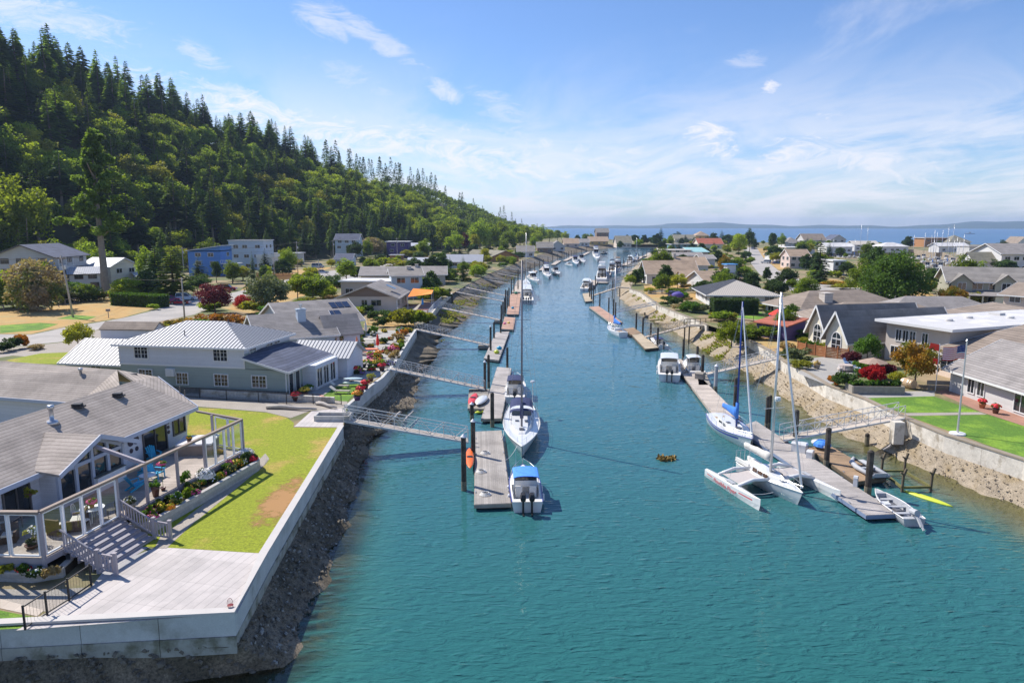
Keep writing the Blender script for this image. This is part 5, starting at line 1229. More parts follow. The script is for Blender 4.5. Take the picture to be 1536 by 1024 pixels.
GWM = M('silver_aluminium', (.62, .62, .61), .45, .12, 2, metal=.35); GWT = M('worn_bridge_timber', (.46, .40, .34), .9, .2, 3)
def footbridge(label, A, zA, B, zB, w=1.15, hgt=1.05, n=9, style='truss', mat=None):
    a, c = at(*A, zA), at(*B, zB); rz = atan2(c.y - a.y, c.x - a.x); L = hypot(c.x - a.x, c.y - a.y); mat = mat or GWM
    t = thing('footbridge', label, 'footbridge', a, rz); dz = zB - zA
    Z = lambda x: dz * x / L
    d = MB(); d.bar((0, 0, -.03), (L, 0, dz - .03), w, .07); d.build('walkway', GWT, t)
    for s in (-1, 1):
        r = MB(); y = s * w / 2
        r.bar((0, y, -.06), (L, y, dz - .06), .09, .16); r.bar((0, y, hgt), (L, y, dz + hgt), .06, .06)
        if style != 'post': r.bar((0, y, hgt * .52), (L, y, dz + hgt * .52), .03, .03)
        for k in range(n + 1):
            x = L * k / n
            if style == 'truss' or k % 2 == 0 or style == 'post': r.bar((x, y, Z(x)), (x, y, Z(x) + hgt), .045, .045)
            if k < n and style != 'post':
                x2 = L * (k + 1) / n
                if k % 2 == 0: r.bar((x, y, Z(x) + hgt), (x2, y, Z(x2)), .04, .04)
                else: r.bar((x, y, Z(x)), (x2, y, Z(x2) + hgt), .04, .04)
        r.build('railing', mat, t)
    return t
footbridge('long nearest left footbridge reaching from the paved square to the near dock', (516, 628), 3.15, (702, 660), .75, 1.2, 1.15, 10, 'long')
footbridge('second left footbridge ending at the float with dinghies', (586, 552), 3.15, (728, 582), .75, 1.2, 1.1, 14)
footbridge('third left footbridge ending at the dock with buoys', (624, 493), 3.1, (733, 517), .75, 1.2, 1.1, 14)
footbridge('fourth left footbridge running from the tan house terrace', (652, 459), 3.1, (752, 480), .75, 1.2, 1.1, 13)
footbridge('fifth left footbridge beyond the lone pile', (682, 437), 3.0, (757, 452), .75, 1.2, 1.1, 12)
footbridge('sixth left footbridge, close behind the fifth', (690, 429), 3.0, (762, 444), .75, 1.2, 1.1, 12)
for A, B in (((712, 416), (775, 427)), ((728, 407), (786, 417)), ((752, 402), (800, 408)), ((785, 391), (822, 397)), ((806, 385), (838, 391)), ((830, 379), (858, 384))):
    footbridge('distant grey footbridge from the left bank to the dock row', A, 3.0, B, .8, 1.2, 1.1, 8)['group'] = 'distant footbridges on the left bank'
footbridge('nearest right footbridge landing beside the flagpole lawn', (1352, 624), 3.05, (1172, 657), .75, 1.3, 1.15, 10)
footbridge('second right footbridge sloping to the storage box float', (1166, 536), 3.05, (1060, 560), .75, 1.2, 1.1, 12)
footbridge('third right footbridge hanging from the timber pier', (1034, 487), 2.8, (968, 505), .75, 1.2, 1.1, 12, mat=WOODG)
footbridge('fourth right footbridge crossing the weedy mud', (984, 456), 3.0, (925, 468), .75, 1.1, .6, 12)
footbridge('dark railed footbridge in front of the hedge of trees', (929, 430), 2.9, (889, 443), .75, 1.3, 1.2, 6, 'post', WOODF)
for A, B in (((948, 416), (912, 423)), ((952, 405), (930, 409)), ((960, 396), (940, 400))):
    footbridge('distant pale footbridge from the right bank to the dock row', A, 3.0, B, .8, 1.2, 1.1, 8)['group'] = 'distant footbridges on the right bank'
# timber pier on the right bank, concrete abutment, steps, marine railway
a, c = at(1030, 488, 2.7), at(1078, 486, 2.7); t = thing('timber_pier', 'dark timber pier with railing on the weedy right bank', 'pier', (a.x, a.y, 0), atan2(c.y - a.y, c.x - a.x)); L = (c - a).length
m = MB(); m.box((L / 2, 0, 2.62), (L, 1.8, .16)); m.build('deck', WOODG, t)
for x, y in ((.1, -.8), (.1, .8), (L * .5, -.8), (L * .5, .8), (L * .85, -.8)): m = MB(); m.tube([(x, y, -1), (x, y, 2.55)], .13, 8); m.build('post', WOODF, t)
m = MB(); [m.bar((L * k / 6, .85, 2.7), (L * k / 6, .85, 3.7), .09) for k in range(7)]; m.bar((0, .85, 3.7), (L, .85, 3.7), .08); m.bar((0, .85, 3.2), (L, .85, 3.2), .06); m.build('railing', WOODF, t)
a, c = at(929, 430, 2.9), at(955, 432, 2.9); t = thing('timber_pier', 'flat dark pier carrying the dark railed footbridge', 'pier', (a.x, a.y, 0), atan2(c.y - a.y, c.x - a.x)); L = (c - a).length
m = MB(); m.box((L / 2, 0, 2.75), (L, 1.8, .25)); m.build('deck', WOODG, t); m = MB(); m.tube([(.2, 0, -1), (.2, 0, 2.6)], .15, 8); m.build('post', WOODF, t); m = MB(); m.tube([(L * .8, 0, 0), (L * .8, 0, 2.6)], .15, 8); m.build('post', WOODF, t)
p = at(1346, 640, 2.5); m = MB(); m.box((0, 0, -.5), (.9, .8, 2.0)); m.build('bridge_abutment', m_conc_old).location = p; tag(bpy.data.objects['bridge_abutment'], 'concrete abutment block under the landing of the nearest right footbridge', 'abutment')
def mrail():
    P = [at(1322, 706, .35), at(1356, 706, .35), at(1396, 730, .35), at(1353, 731, .35)]; o = P[0]; t = thing('boat_cradle', 'dark timber cradle frame with four crooked posts standing in the shallows', 'cradle', o)
    m = MB(); [m.bar(P[i] - o, P[(i + 1) % 4] - o, .16, .16) for i in range(4)]; m.build('frame', M('algae_timber', (.15, .14, .045), .85, .3, 2), t)
    for p in P: m = MB(); q = p - o; m.bar(q - V(0, 0, 1), q + V(.05, .02, 1.0), .15); m.bar(q + V(.05, 0, .95), q + V(.22, 0, 1.5), .15); m.bar(q + V(.1, 0, 1.0), q + V(-.2, 0, 1.2), .12); m.build('post', WOODF, t)
mrail()
# ================================================================ BOATS
GEL = M('white_gelcoat', (.70, .70, .69), .22, .04, 1.5, spec=.5, coat=.3); GELD = M('cream_deck', (.72, .70, .66), .5, .08, 3); NAVYC = M('navy_canvas', (.03, .04, .11), .85, .15, 3); BLUEC = M('blue_canvas', (.05, .20, .62), .8, .15, 3)
LBLUE = M('light_blue_canvas', (.08, .28, .78), .8, .2, 4); ALU = M('anodised_mast', (.66, .66, .66), .35, .06, 2, metal=.6); BLUEMAST = M('dark_blue_mast', (.02, .05, .25), .35, .1, 2); DARKMAST = M('dark_mast', (.12, .11, .13), .4, .1, 2)
GREYV = M('grey_tubes', (.40, .41, .43), .6, .12, 3); NET = M('trampoline_net', (.46, .42, .40), .9, .1, 6); REDL = M('red_lettering', (.60, .10, .12), .5, .1, 4); ANTIF = M('blue_stripe', (.03, .05, .30), .4, .1, 2); GREENF = M('dark_boot', (.02, .035, .03), .5, .2, 2)
CANV = M('pale_sail_canvas', (.62, .60, .56), .8, .12, 4); ORANGEP = M('orange_plastic', (.85, .16, .03), .4, .1, 3); REDP = M('red_plastic', (.70, .05, .06), .4, .1, 3); LIMEP = M('lime_plastic', (.55, .62, .05), .4, .1, 3); TEALP = M('teal_plastic', (.02, .33, .52), .4, .1, 3)
def hull_pts(L, B, F, kind, n=14):
    out = []
    for i in range(n):
        t = i / (n - 1)
        if kind == 'motor': w = B / 2 * (.93 + .07 * min(1, t * 3)) * (1 if t < .5 else max(.02, 1 - ((t - .5) / .5) ** 2.3)); sh = F * (.85 + .35 * t * t)
        elif kind == 'skiff': w = B / 2 * (.85 + .15 * sin(pi * min(1, t * 1.4) / 1.4)) * (1 if t < .45 else max(.02, 1 - ((t - .45) / .55) ** 2)); sh = F * (.9 + .3 * t * t)
        elif kind == 'ama': w = B / 2 * max(.03, sin(pi * (.07 + .93 * t) ** .8) ** .6 if t < 1 else .03); sh = F * (.78 + .3 * t)
        elif kind == 'tri': w = B / 2 * (.55 + .45 * sin(pi * min(1, t / .45) / 2) if t < .45 else max(.02, 1 - ((t - .45) / .55) ** 1.6)); sh = F * (.9 + .2 * t)
        else: w = B / 2 * (.66 + .34 * sin(pi * min(1, t / .42) / 2) if t < .42 else max(.02, 1 - ((t - .42) / .58) ** 1.9)); sh = F * (.95 - .18 * sin(pi * t * .9) + .22 * t)
        x = L * t; rk = (L * .05 if t > .97 else 0)
        out.append((x, w, sh))
    return out
def hull(t, L, B, F, kind, mat=None, deck=None, openh=False, rake=.07, floor=.15, stripe=None):
    S = hull_pts(L, B, F, kind); m = MB(); rings = []
    for i, (x, w, sh) in enumerate(S):
        q = i / (len(S) - 1); rk = lambda zf: -L * rake * (1 - zf) * q ** 3
        kd = -.35 * (1 - q ** 4) - .02; ch = .55 if kind in ('motor', 'skiff') else .35
        rings.append([(x, w, sh), (x + rk(.7), w * (.96 - .1 * q), sh * .6), (x + rk(.25), w * (.86 - .35 * q), .02 * sh), (x + rk(0), 0, kd), (x + rk(.25), -w * (.86 - .35 * q), .02 * sh), (x + rk(.7), -w * (.96 - .1 * q), sh * .6), (x, -w, sh)])
    m.loft(rings); m.face(rings[0], True)
    h = m.build('hull', mat or GEL, t, smooth=True)
    d = MB(); rm = MB()
    for sgn in (-1, 1): rm.tube([(x, sgn * w, sh) for x, w, sh in S], .035, 5)
    rm.build('rub_rail', stripe or GELD, t)
    if openh:
        c0 = 1; inn = [[(x + (.05 if i == c0 else 0), w * .86, sh), (x, w * .74, floor), (x, -w * .74, floor), (x, -w * .86, sh)] for i, (x, w, sh) in enumerate(S) if c0 <= i <= openh]
        d.loft(inn); d.face(inn[0]); d.face(inn[-1], True)
        for i in range(len(S) - 1):
            (x0, w0, s0), (x1, w1, s1) = S[i], S[i + 1]
            if c0 <= i < openh:
                for sg in (-1, 1): d.face([(x0, sg * w0, s0), (x0, sg * w0 * .86, s0), (x1, sg * w1 * .86, s1), (x1, sg * w1, s1)], sg < 0)
            else: d.face([(x0, w0, s0), (x0, -w0, s0), (x1, -w1, s1), (x1, w1, s1)])
    else:
        for i in range(len(S) - 1):
            (x0, w0, s0), (x1, w1, s1) = S[i], S[i + 1]; cam_ = .06
            d.face([(x0, w0, s0), (x0, 0, s0 + cam_), (x1, 0, s1 + cam_), (x1, w1, s1)]); d.face([(x0, 0, s0 + cam_), (x0, -w0, s0), (x1, -w1, s1), (x1, 0, s1 + cam_)])
    d.build('deck', deck or GELD, t)
    if stripe:
        s = MB()
        for sg in (-1, 1):
            s.loft([[(x - L * rake * .3 * (i / 13) ** 3, sg * (w * .975 + .012), sh * (.80 - .0)), (x - L * rake * .45 * (i / 13) ** 3, sg * (w * .955 + .012), sh * .66)] for i, (x, w, sh) in enumerate(S)])
        s.build('stripe', stripe, t)
    return S
def outboard(t, x, y, z, s=1.0, mat=None):
    m = MB(); m.loft([[(x - .5 * s * a, y + b * .17 * s, z + c * s) for a, b, c in ((.1, -1, .25), (1, -.8, .3), (1, .8, .3), (.1, 1, .25))], [(x - .5 * s * a, y + b * .19 * s, z + c * s) for a, b, c in ((0, -1, .5), (1.15, -.9, .5), (1.15, .9, .5), (0, 1, .5))], [(x - .5 * s * a, y + b * .12 * s, z + c * s) for a, b, c in ((.1, -1, .75), (.9, -.8, .72), (.9, .8, .72), (.1, 1, .75))]], True, True)
    m.box((x - .25 * s, y, z - .15 * s), (.2 * s, .13 * s, .9 * s)); m.box((x - .35 * s, y, z - .62 * s), (.5 * s, .1 * s, .1 * s)); m.build('outboard', mat or BLACK, t)
def boat_at(name, label, stern, bow, z=.5, cat='boat', group=None):
    a, c = at(*stern, z), at(*bow, z); t = thing(name, label, cat, (a.x, a.y, 0), atan2(c.y - a.y, c.x - a.x), group); return t, hypot(c.x - a.x, c.y - a.y)
def motorboat(label, stern, bow, B=2.5, F=.9, cabin=.8, canopy=None, engines=1, top=None, L=None, group=None, hullm=None, rail=True, flybridge=False, stripe=None, name='motorboat'):
    t, L0 = boat_at(name, label, stern, bow, F * .6, group=group); L = L or L0
    hull(t, L, B, F, 'motor', hullm, GELD, 6, floor=.3, stripe=stripe)
    c0, c1 = L * .38, L * .74; hz = F * .95; ch = hz + cabin * 1.45
    m = MB(); m.loft([[(c0, -B * .38, hz), (c1 + .5, -B * .22, hz + .1), (c1 + .5, B * .22, hz + .1), (c0, B * .38, hz)], [(c0, -B * .36, hz + cabin * .6), (c1, -B * .2, hz + cabin * .45), (c1, B * .2, hz + cabin * .45), (c0, B * .36, hz + cabin * .6)]], True, True); m.build('cabin', GEL, t)
    w = MB(); w.loft([[(c0 + .05, -B * .37, hz + cabin * .6), (c0 + L * .16, -B * .3, hz + cabin * .58), (c0 + L * .16, B * .3, hz + cabin * .58), (c0 + .05, B * .37, hz + cabin * .6)], [(c0, -B * .35, ch), (c0 + L * .08, -B * .3, ch), (c0 + L * .08, B * .3, ch), (c0, B * .35, ch)]], True, False); ws = w.build('windshield', GLASS, t)
    f = MB()
    for sg in (-1, 1):
        f.bar((c0 + L * .16, sg * B * .3, hz + cabin * .58), (c0 + L * .08, sg * B * .3, ch), .05); f.bar((c0, sg * B * .36, hz), (c0, sg * B * .35, ch), .05); f.bar((c0 - L * .2, sg * B * .4, hz), (c0 - L * .18, sg * B * .36, ch), .04)
    f.bar((c0 + L * .16, 0, hz + cabin * .58), (c0 + L * .08, 0, ch), .04); f.build('frame', GEL, ws)
    k = MB(); xa, xb = c0 - L * .2, c0 + L * .11; n = 7
    k.loft([[(x, B * .4 * cos(pi * j / 8), ch + .02 + .16 * sin(pi * j / 8)) for j in range(9)] for x in [xa + (xb - xa) * i / n for i in range(n + 1)]] )
    k.loft([[(x, B * .4 * cos(pi * j / 8), ch - .04 + .16 * sin(pi * j / 8)) for j in range(9)][::-1] for x in [xa + (xb - xa) * i / n for i in range(n + 1)]] ); k.build('canopy' if canopy else 'hardtop', canopy or GEL, t)
    s = MB()
    for sg in (-1, 1): s.box((c0 - .5, sg * B * .22, .62), (.5, .5, .5)); s.box((c0 - .72, sg * B * .22, 1.0), (.1, .5, .5))
    s.box((.45, 0, .55), (.4, B * .6, .45)); s.build('seats', GELD, t)
    for e in range(engines): outboard(t, -.02, (e - (engines - 1) / 2) * .62, F * .75, 1.1)
    if rail:
        r = MB(); S = hull_pts(L, B, F, 'motor')[7:]
        for sg in (-1, 1):
            pts = [(x, sg * w * .9, sh + .5) for x, w, sh in S]; r.tube(pts, .018, 5)
            for x, w, sh in S[::2]: r.tube([(x, sg * w * .9, sh), (x, sg * w * .9, sh + .5)], .014, 5)
        r.build('bow_rail', STEEL, t)
    if flybridge:
        fb = MB(); fb.loft([[(c0 - L * .18, -B * .36, ch + .16), (c0 + L * .1, -B * .28, ch + .16), (c0 + L * .1, B * .28, ch + .16), (c0 - L * .18, B * .36, ch + .16)], [(c0 - L * .18, -B * .36, ch + .9), (c0 + L * .06, -B * .3, ch + .8), (c0 + L * .06, B * .3, ch + .8), (c0 - L * .18, B * .36, ch + .9)]], True, True); fb.build('flybridge', GEL, t); f2 = MB(); f2.box((c0 - L * .05, 0, ch + 1.9), (L * .2, B * .6, .08)); [f2.bar((c0 - L * .05 + a * L * .08, b * B * .27, ch + .8), (c0 - L * .05 + a * L * .08, b * B * .27, ch + 1.9), .04) for a in (-1, 1) for b in (-1, 1)]; f2.build('sun_top', canopy or NAVYC, t)
    fd = MB(); [fd.lathe([(.03, -.3), (.11, -.22), (.11, .22), (.03, .3)], 8, (L * q, sg * B * .53, F * .45)) for q in (.25, .5) for sg in (-1, 1)]; fd.build('fenders', CAPM, t)
    a = MB(); a.tube([(c0 - .2, B * .3, ch), (c0 - .5, B * .32, ch + 1.9)], .012, 4); a.build('antenna', GEL, t)
    return t, L
def sailboat(label, stern, bow, B, F, H, mastm, cover, name='sailboat', L=None, mastx=.58, dodger=None, stripe=None, boom=True, cabin=True, spread=1.0, furl=None, group=None):
    t, L0 = boat_at(name, label, stern, bow, F * .8, group=group); L = L or L0
    S = hull(t, L, B, F, 'sail', GEL, GEL, 0, .1, stripe=stripe)
    if cabin:
        m = MB(); x0, x1 = L * .30, L * .74; z0 = F * .92
        m.loft([[(x0, -B * .30, z0), (L * .55, -B * .27, z0), (x1, -B * .10, z0), (x1, B * .10, z0), (L * .55, B * .27, z0), (x0, B * .30, z0)], [(x0 + .1, -B * .27, z0 + .45), (L * .55, -B * .24, z0 + .4), (x1 - .3, -B * .08, z0 + .2), (x1 - .3, B * .08, z0 + .2), (L * .55, B * .24, z0 + .4), (x0 + .1, B * .27, z0 + .45)]], True, True); cb = m.build('cabin', GEL, t)
        p = MB()
        for sg in (-1, 1):
            for a, b_ in ((.36, .44), (.47, .53)): p.face([(L * a, sg * (B * .295 + .0), z0 + .12), (L * b_, sg * (B * .285), z0 + .12), (L * b_, sg * (B * .272), z0 + .30), (L * a, sg * (B * .28), z0 + .32)], sg < 0)
        p.build('portlights', GLASS, cb)
        h = MB(); h.box((L * .66, 0, z0 + .33), (.5, .5, .05)); h.box((L * .5, .45, z0 + .45), (.45, .35, .04)); h.box((L * .5, -.45, z0 + .45), (.45, .35, .04)); h.build('hatches', M('smoked_hatch', (.10, .10, .11), .2, .1, 3), cb)
        ck = MB(); ck.box((L * .18, 0, F * .9), (L * .2, B * .34, .12)); ck.build('cockpit_sole', M('teak', (.35, .24, .13), .8, .2, 4), t)
    mx = L * mastx; zb = F + .4
    m = MB(); m.tube([(mx, 0, zb - .4), (mx, 0, H)], [.10, .075], 10); ma = m.build('mast', mastm, t, True)
    sp = MB()
    for q in (.40, .68): sp.bar((mx, -.75 * spread, H * q), (mx, .75 * spread, H * q), .05, .03)
    sp.build('spreaders', mastm, ma)
    rg = MB(); bx = L - .1; fw = S[-1][2]
    rg.tube([(bx, 0, fw), (mx, 0, H * .98)], .012 if not furl else .012, 4); rg.tube([(.1, 0, F), (mx, 0, H)], .010, 4)
    for sg in (-1, 1):
        wy = B * .46; rg.tube([(mx - .2, sg * wy, F), (mx, sg * .75 * spread, H * .68), (mx, 0, H * .98)], .010, 4); rg.tube([(mx + .1, sg * wy, F), (mx, sg * .75 * spread, H * .40), (mx, 0, H * .66)], .010, 4)
    rg.build('rigging', STEEL, t)
    if furl: m = MB(); m.tube([(bx - .05, 0, fw + .3), (bx - .05 + (mx - bx) * .5, 0, (fw + H) / 2), (mx + .1, 0, H * .96)], [.10, .085, .05], 8); m.build('furled_sail', furl, t)
    if boom:
        m = MB(); m.tube([(mx - .1, 0, zb + .75), (mx - L * .40, 0, zb + .75)], .06, 8); m.build('boom', mastm, t)
        if cover:
            m = MB(); n = 8; m.loft([[(mx - .05 - L * .38 * k / n, .17 * cos(2 * pi * j / 8) * (1 - .4 * k / n), zb + .95 + (.30 + .25 * (1 - k / n)) * sin(2 * pi * j / 8) * (1 - .3 * k / n) + .12 * (1 - k / n)) for j in range(8)] for k in range(n + 1)], True, True)
            m.tube([(mx, 0, zb + .6), (mx, 0, zb + 2.1)], .17, 8); m.build('sail_cover', cover, t, True)
    if dodger:
        m = MB(); x0 = L * .24; n = 8
        for xa, xb, hh in ((L * .30, L * .37, .85), (L * .08, L * .28, 1.2)):
            m.loft([[(x, B * .33 * cos(pi * j / n), F * .95 + .5 + (hh - .5) * sin(pi * j / n) ** .7 * k) for j in range(n + 1)] for x, k in ((xa, 1), ((xa + xb) / 2, 1.04), (xb, .82))])
        m.build('dodger', dodger, t)
        f = MB(); [f.tube([(x, sg * B * .33, F * .9), (x, sg * B * .33, F * .95 + .55)], .02, 5) for x in (L * .07, L * .28, L * .37) for sg in (-1, 1)]; f.build('dodger_frame', STEEL, t)
        g = MB(); g.face([(L * .375, -B * .28, F + .45), (L * .375, B * .28, F + .45), (L * .37, B * .25, F + .8), (L * .37, -B * .25, F + .8)]); g.build('dodger_window', GLASS, t)
    r = MB()
    for sg in (-1, 1):
        pts = [(x, sg * w * .96, sh + .55) for x, w, sh in S]; r.tube(pts, .012, 4); r.tube([(a, b_, c - .25) for a, b_, c in pts], .008, 4)
        for (a, b_, c) in pts[::2]: r.tube([(a, b_, c - .55), (a, b_, c)], .014, 4)
    r.build('lifelines', STEEL, t)
    return t, L
# ---- left bank
motorboat('white motorboat with a bright blue canopy and twin outboards at the near left dock', (791, 757), (784, 706), 2.35, .95, .8, LBLUE, 2, stripe=ANTIF)
t, L = sailboat('large white sailboat with a navy dodger moored bow to the camera', (782, 610), (783, 676), 3.6, 1.25, 17.0, DARKMAST, NAVYC, dodger=NAVYC, mastx=.60)
m = MB(); m.lathe([(.2, 0), (.26, .1), (.2, .22)], 10, (-.2, 1.2, 3.6)); m.tube([(-.2, 1.2, 1), (-.2, 1.2, 3.6)], .03, 6); m.build('radar', GEL, t)
motorboat('small white cruiser with a navy canopy behind the large sailboat', (772, 598), (775, 570), 2.4, .9, .9, NAVYC, 1)
motorboat('white walkaround cruiser with four black outboards by the red brown dock', (791, 452), (789, 427), 3.4, 1.3, 1.2, None, 4, flybridge=False)
sailboat('distant sailboat with a tall silver mast behind the four engine cruiser', (789, 437), (789, 419), 3.2, 1.2, 18, ALU, CANV)
motorboat('white cabin boat in the left dock row, right of the silver mast', (795, 415), (807, 424), 3.0, 1.1, 1.3, None, 0)
motorboat('white bow forward cruiser in the left dock row beside the dark hulled one', (818, 406), (823, 417), 3.2, 1.2, 1.3, NAVYC, 0, flybridge=True)
motorboat('dark hulled speedboat in the left dock row', (831, 404), (838, 413), 2.9, 1.1, .9, BLACK, 0, hullm=M('black_gelcoat', (.03, .03, .035), .2, .1, 2))
motorboat('pale flat skiff in the left dock row', (850, 396), (858, 399), 2.2, .8, .5, None, 0, rail=False)
motorboat('blue grey cruiser in the far left dock row', (862, 388), (865, 398), 3.4, 1.3, 1.4, NAVYC, 0, hullm=M('blue_grey_gelcoat', (.25, .38, .48), .25, .05, 2))
motorboat('dark trimmed cruiser in the far left dock row behind the blue grey one', (870, 386), (876, 395), 3.4, 1.3, 1.5, BLACK, 0)
motorboat('big white motor yacht in the far left dock row', (893, 378), (896, 391), 4.6, 2.0, 2.2, NAVYC, 0, flybridge=True)
motorboat('small dark boat moored off the far left bank', (903, 380), (911, 379), 2.6, .9, .6, BLACK, 0, hullm=BLACK)
# ---- right bank
t, L = sailboat('white sailboat with a dark blue mast and bright blue sail cover', (1073, 622), (1128, 664), 3.0, 1.15, 13.2, BLUEMAST, BLUEC, mastx=.60, stripe=ANTIF, furl=M('white_furled_sail', (.75, .75, .76), .7, .1, 3))
motorboat('white fishing cruiser with a hardtop and two outboards at the pale curved dock', (1004, 565), (1003, 536), 3.0, 1.15, 1.0, GEL, 2)
motorboat('small cabin boat hidden behind the far end of the pale curved dock', (1046, 560), (1030, 543), 2.3, .9, 1.0, GEL, 0)
t, L = sailboat('small white sailboat with a blue sail cover at the reddish dock', (935, 500), (912, 490), 2.6, 1.0, 12.5, ALU, BLUEC, stripe=None)
motorboat('small dinghy with a dark cover at the end of the tan dock', (995, 520), (978, 507), 1.8, .7, .4, NAVYC, 1, rail=False)
motorboat('small white fishing boat at the cluttered right dock', (876, 434), (884, 420), 2.8, 1.1, 1.1, None, 1)
motorboat('tall white cruiser with a rounded dark topped flybridge', (902, 420), (904, 403), 4.0, 1.8, 1.9, GREYV, 0, flybridge=True)
motorboat('cruiser behind the tall white one on the right bank', (917, 408), (920, 397), 3.4, 1.3, 1.4, BLACK, 0, flybridge=True)
motorboat('brown topped cruiser farther along the right dock row', (926, 404), (928, 394), 3.4, 1.4, 1.5, M('brown_canvas', (.2, .13, .08), .8), 0, flybridge=True)
motorboat('white boat near the far end of the right dock row', (944, 393), (947, 386), 3.2, 1.3, 1.4, None, 0)
sailboat('distant sailboat with a thin mast in the right dock row', (952, 390), (956, 383), 2.8, 1.1, 13, ALU, BLUEC)
def skiff():
    t, L = boat_at('skiff', 'grey aluminium skiff with a tilted outboard at the end of the composite dock', (1372, 779), (1313, 737), .5)
    S = hull(t, L, 1.75, .62, 'skiff', GREYV, GREYV, 11, floor=.12)
    for x in (.25, .48, .75): m = MB(); m.box((L * x, 0, .42), (.32, 1.4, .06)); m.build('thwart', GREYV, t)
    m = MB(); m.box((L * .36, .1, .3), (.6, .5, .35)); m.box((L * .6, -.2, .25), (.5, .4, .25)); m.build('gear_bag', M('dark_tarp', (.12, .12, .13), .8, .3, 4), t); m = MB(); m.box((L * .62, .25, .3), (.6, .5, .25)); m.build('cooler', GEL, t)
    m = MB(); m.tube([(.45, 0, .95), (-.25, 0, 1.05)], [.2, .22], 10); m.bar((-.1, 0, .95), (-.85, 0, .35), .16); m.bar((-.8, 0, .42), (-1.1, 0, .2), .1); m.build('outboard', GREYV, t)
skiff()
def inflatable():
    z = .55; a, c = at(1322, 714, z + .25), at(1280, 690, z + .25); L = hypot(c.x - a.x, c.y - a.y); t = thing('inflatable_boat', 'grey inflatable dinghy lying on the brown side float', 'dinghy', (a.x, a.y, z), atan2(c.y - a.y, c.x - a.x))
    m = MB(); w = .65; pts = [(0, w, .22), (L * .6, w, .22), (L * .85, w * .75, .3), (L, 0, .4), (L * .85, -w * .75, .3), (L * .6, -w, .22), (0, -w, .22)]; m.tube(pts, [.15, .21, .21, .2, .21, .21, .15], 10); m.build('tube', GREYV, t, True)
    m = MB(); m.box((L * .4, 0, .08), (L * .8, 1.1, .08)); m.build('floor', BLACK, t); m = MB(); m.box((.1, 0, .25), (.08, 1.1, .4)); m.build('transom', GREYV, t); m = MB(); m.box((L * .45, 0, .35), (.25, 1.2, .06)); m.build('thwart', GREYV, t)
inflatable()
def kayakish(label, A, B, z, w, mat, name='kayak', h=.28, cat='kayak', tilt=0, ck=True):
    a, c = at(*A, z), at(*B, z); d = c - a; L = d.length; t = thing(name, label, cat, a, atan2(d.y, d.x)); m = MB(); rings = []
    for i in range(11):
        q = i / 10; r = max(.05, sin(pi * q) ** .6); rings.append([(L * q, w / 2 * r * cos(2 * pi * j / 10), h * .55 + h / 2 * r * sin(2 * pi * j / 10) + d.z * q) for j in range(10)])
    m.loft(rings, True, True); m.build('hull', mat, t, True)
    if ck: m = MB(); m.lathe([(w * .32, 0), (w * .36, .03), (w * .2, .035)], 12, (L * .48, 0, h + d.z * .5)); m.build('cockpit', BLACK, t)
    return t
kayakish('orange kayak hanging on the left side of the near dock', (705, 705), (704, 674), .7, .75, ORANGEP)
kayakish('red round tender on the dinghy float', (705, 610), (714, 592), .55, .95, REDP, 'dinghy', .4, 'dinghy')
kayakish('white sailing dinghy on the dinghy float', (716, 610), (728, 595), .55, 1.3, GEL, 'dinghy', .45, 'dinghy', ck=False)
kayakish('lime green kayak floating under the dinghy float', (712, 621), (728, 618), .05, .6, LIMEP)
kayakish('blue covered white jet ski on the brown side float', (1241, 677), (1219, 664), .55, 1.3, GEL, 'jet_ski', .6, 'jet ski', ck=False); m = MB()
p = at(1229, 668, 1.15); m.lathe([(.75, -.35), (.7, -.1), (.45, .12), (.1, .2)], 12); o = m.build('tarp_cover', LBLUE); o.location = p; o.parent = bpy.data.objects['jet_ski']; o.location = (.9, 0, .6)
kayakish('yellow green kayak drifting half sunk in the right shallows', (1352, 737), (1430, 763), -.12, .7, LIMEP, ck=False)
kayakish('white dinghy hanging under the flower garden wall', (556, 593), (566, 582), 1.9, 1.0, GREYV, 'dinghy', .4, 'dinghy', ck=False)
for (u, v, mm, lb, r) in ((749, 524, TEALP, 'blue buoy on the short boarded dock', .45), (745, 530, LIMEP, 'lime green buoy on the short boarded dock', .45), (757, 486, M('pink_plastic', (.85, .15, .35), .4), 'pink buoy on the short reddish dock', .3), (763, 485, M('yellow_plastic', (.8, .6, .08), .4), 'yellow buoy on the short reddish dock', .3), (769, 463, TEALP, 'teal buoy on the red brown dock', .4), (774, 441, M('green_tarp', (.03, .22, .15), .7), 'green covered heap on the red brown dock', .6)):
    m = MB(); m.lathe([(r * .5, 0), (r, r * .4), (r * .95, r * .8), (r * .3, r * 1.2), (r * .1, r * 1.3)], 12); m.build('float_ball', mm, None, True).location = at(u, v, .5); tag(bpy.context.scene.collection.objects[-1], lb, 'buoy')
def dockbox(label, u, v, size, mat, z=.5):
    t = thing('dock_box', label, 'dock box', at(u, v, z), radians(-40)); m = MB(); m.box((0, 0, size[2] * .45), (size[0], size[1], size[2] * .9)); m.build('body', mat, t); m = MB(); m.loft([[(a * size[0] * .54, b * size[1] * .54, size[2] * .9) for a, b in ((-1, -1), (1, -1), (1, 1), (-1, 1))], [(a * size[0] * .5, b * size[1] * .35, size[2] * 1.1) for a, b in ((-1, -1), (1, -1), (1, 1), (-1, 1))]], True, True); m.build('lid', mat, t)
dockbox('white dock box on the composite dock beside the near right footbridge', 1199, 677, (1.2, .7, .8), GEL); dockbox('grey wooden storage box on the float by the second right footbridge', 1050, 568, (1.1, .8, .8), WOODG)
dockbox('small white canister at the foot of the thick black pile', 1283, 729, (.3, .3, .75), GEL); dockbox('white step box by the grey inflatable float', 1215, 686, (.5, .6, .6), GEL)
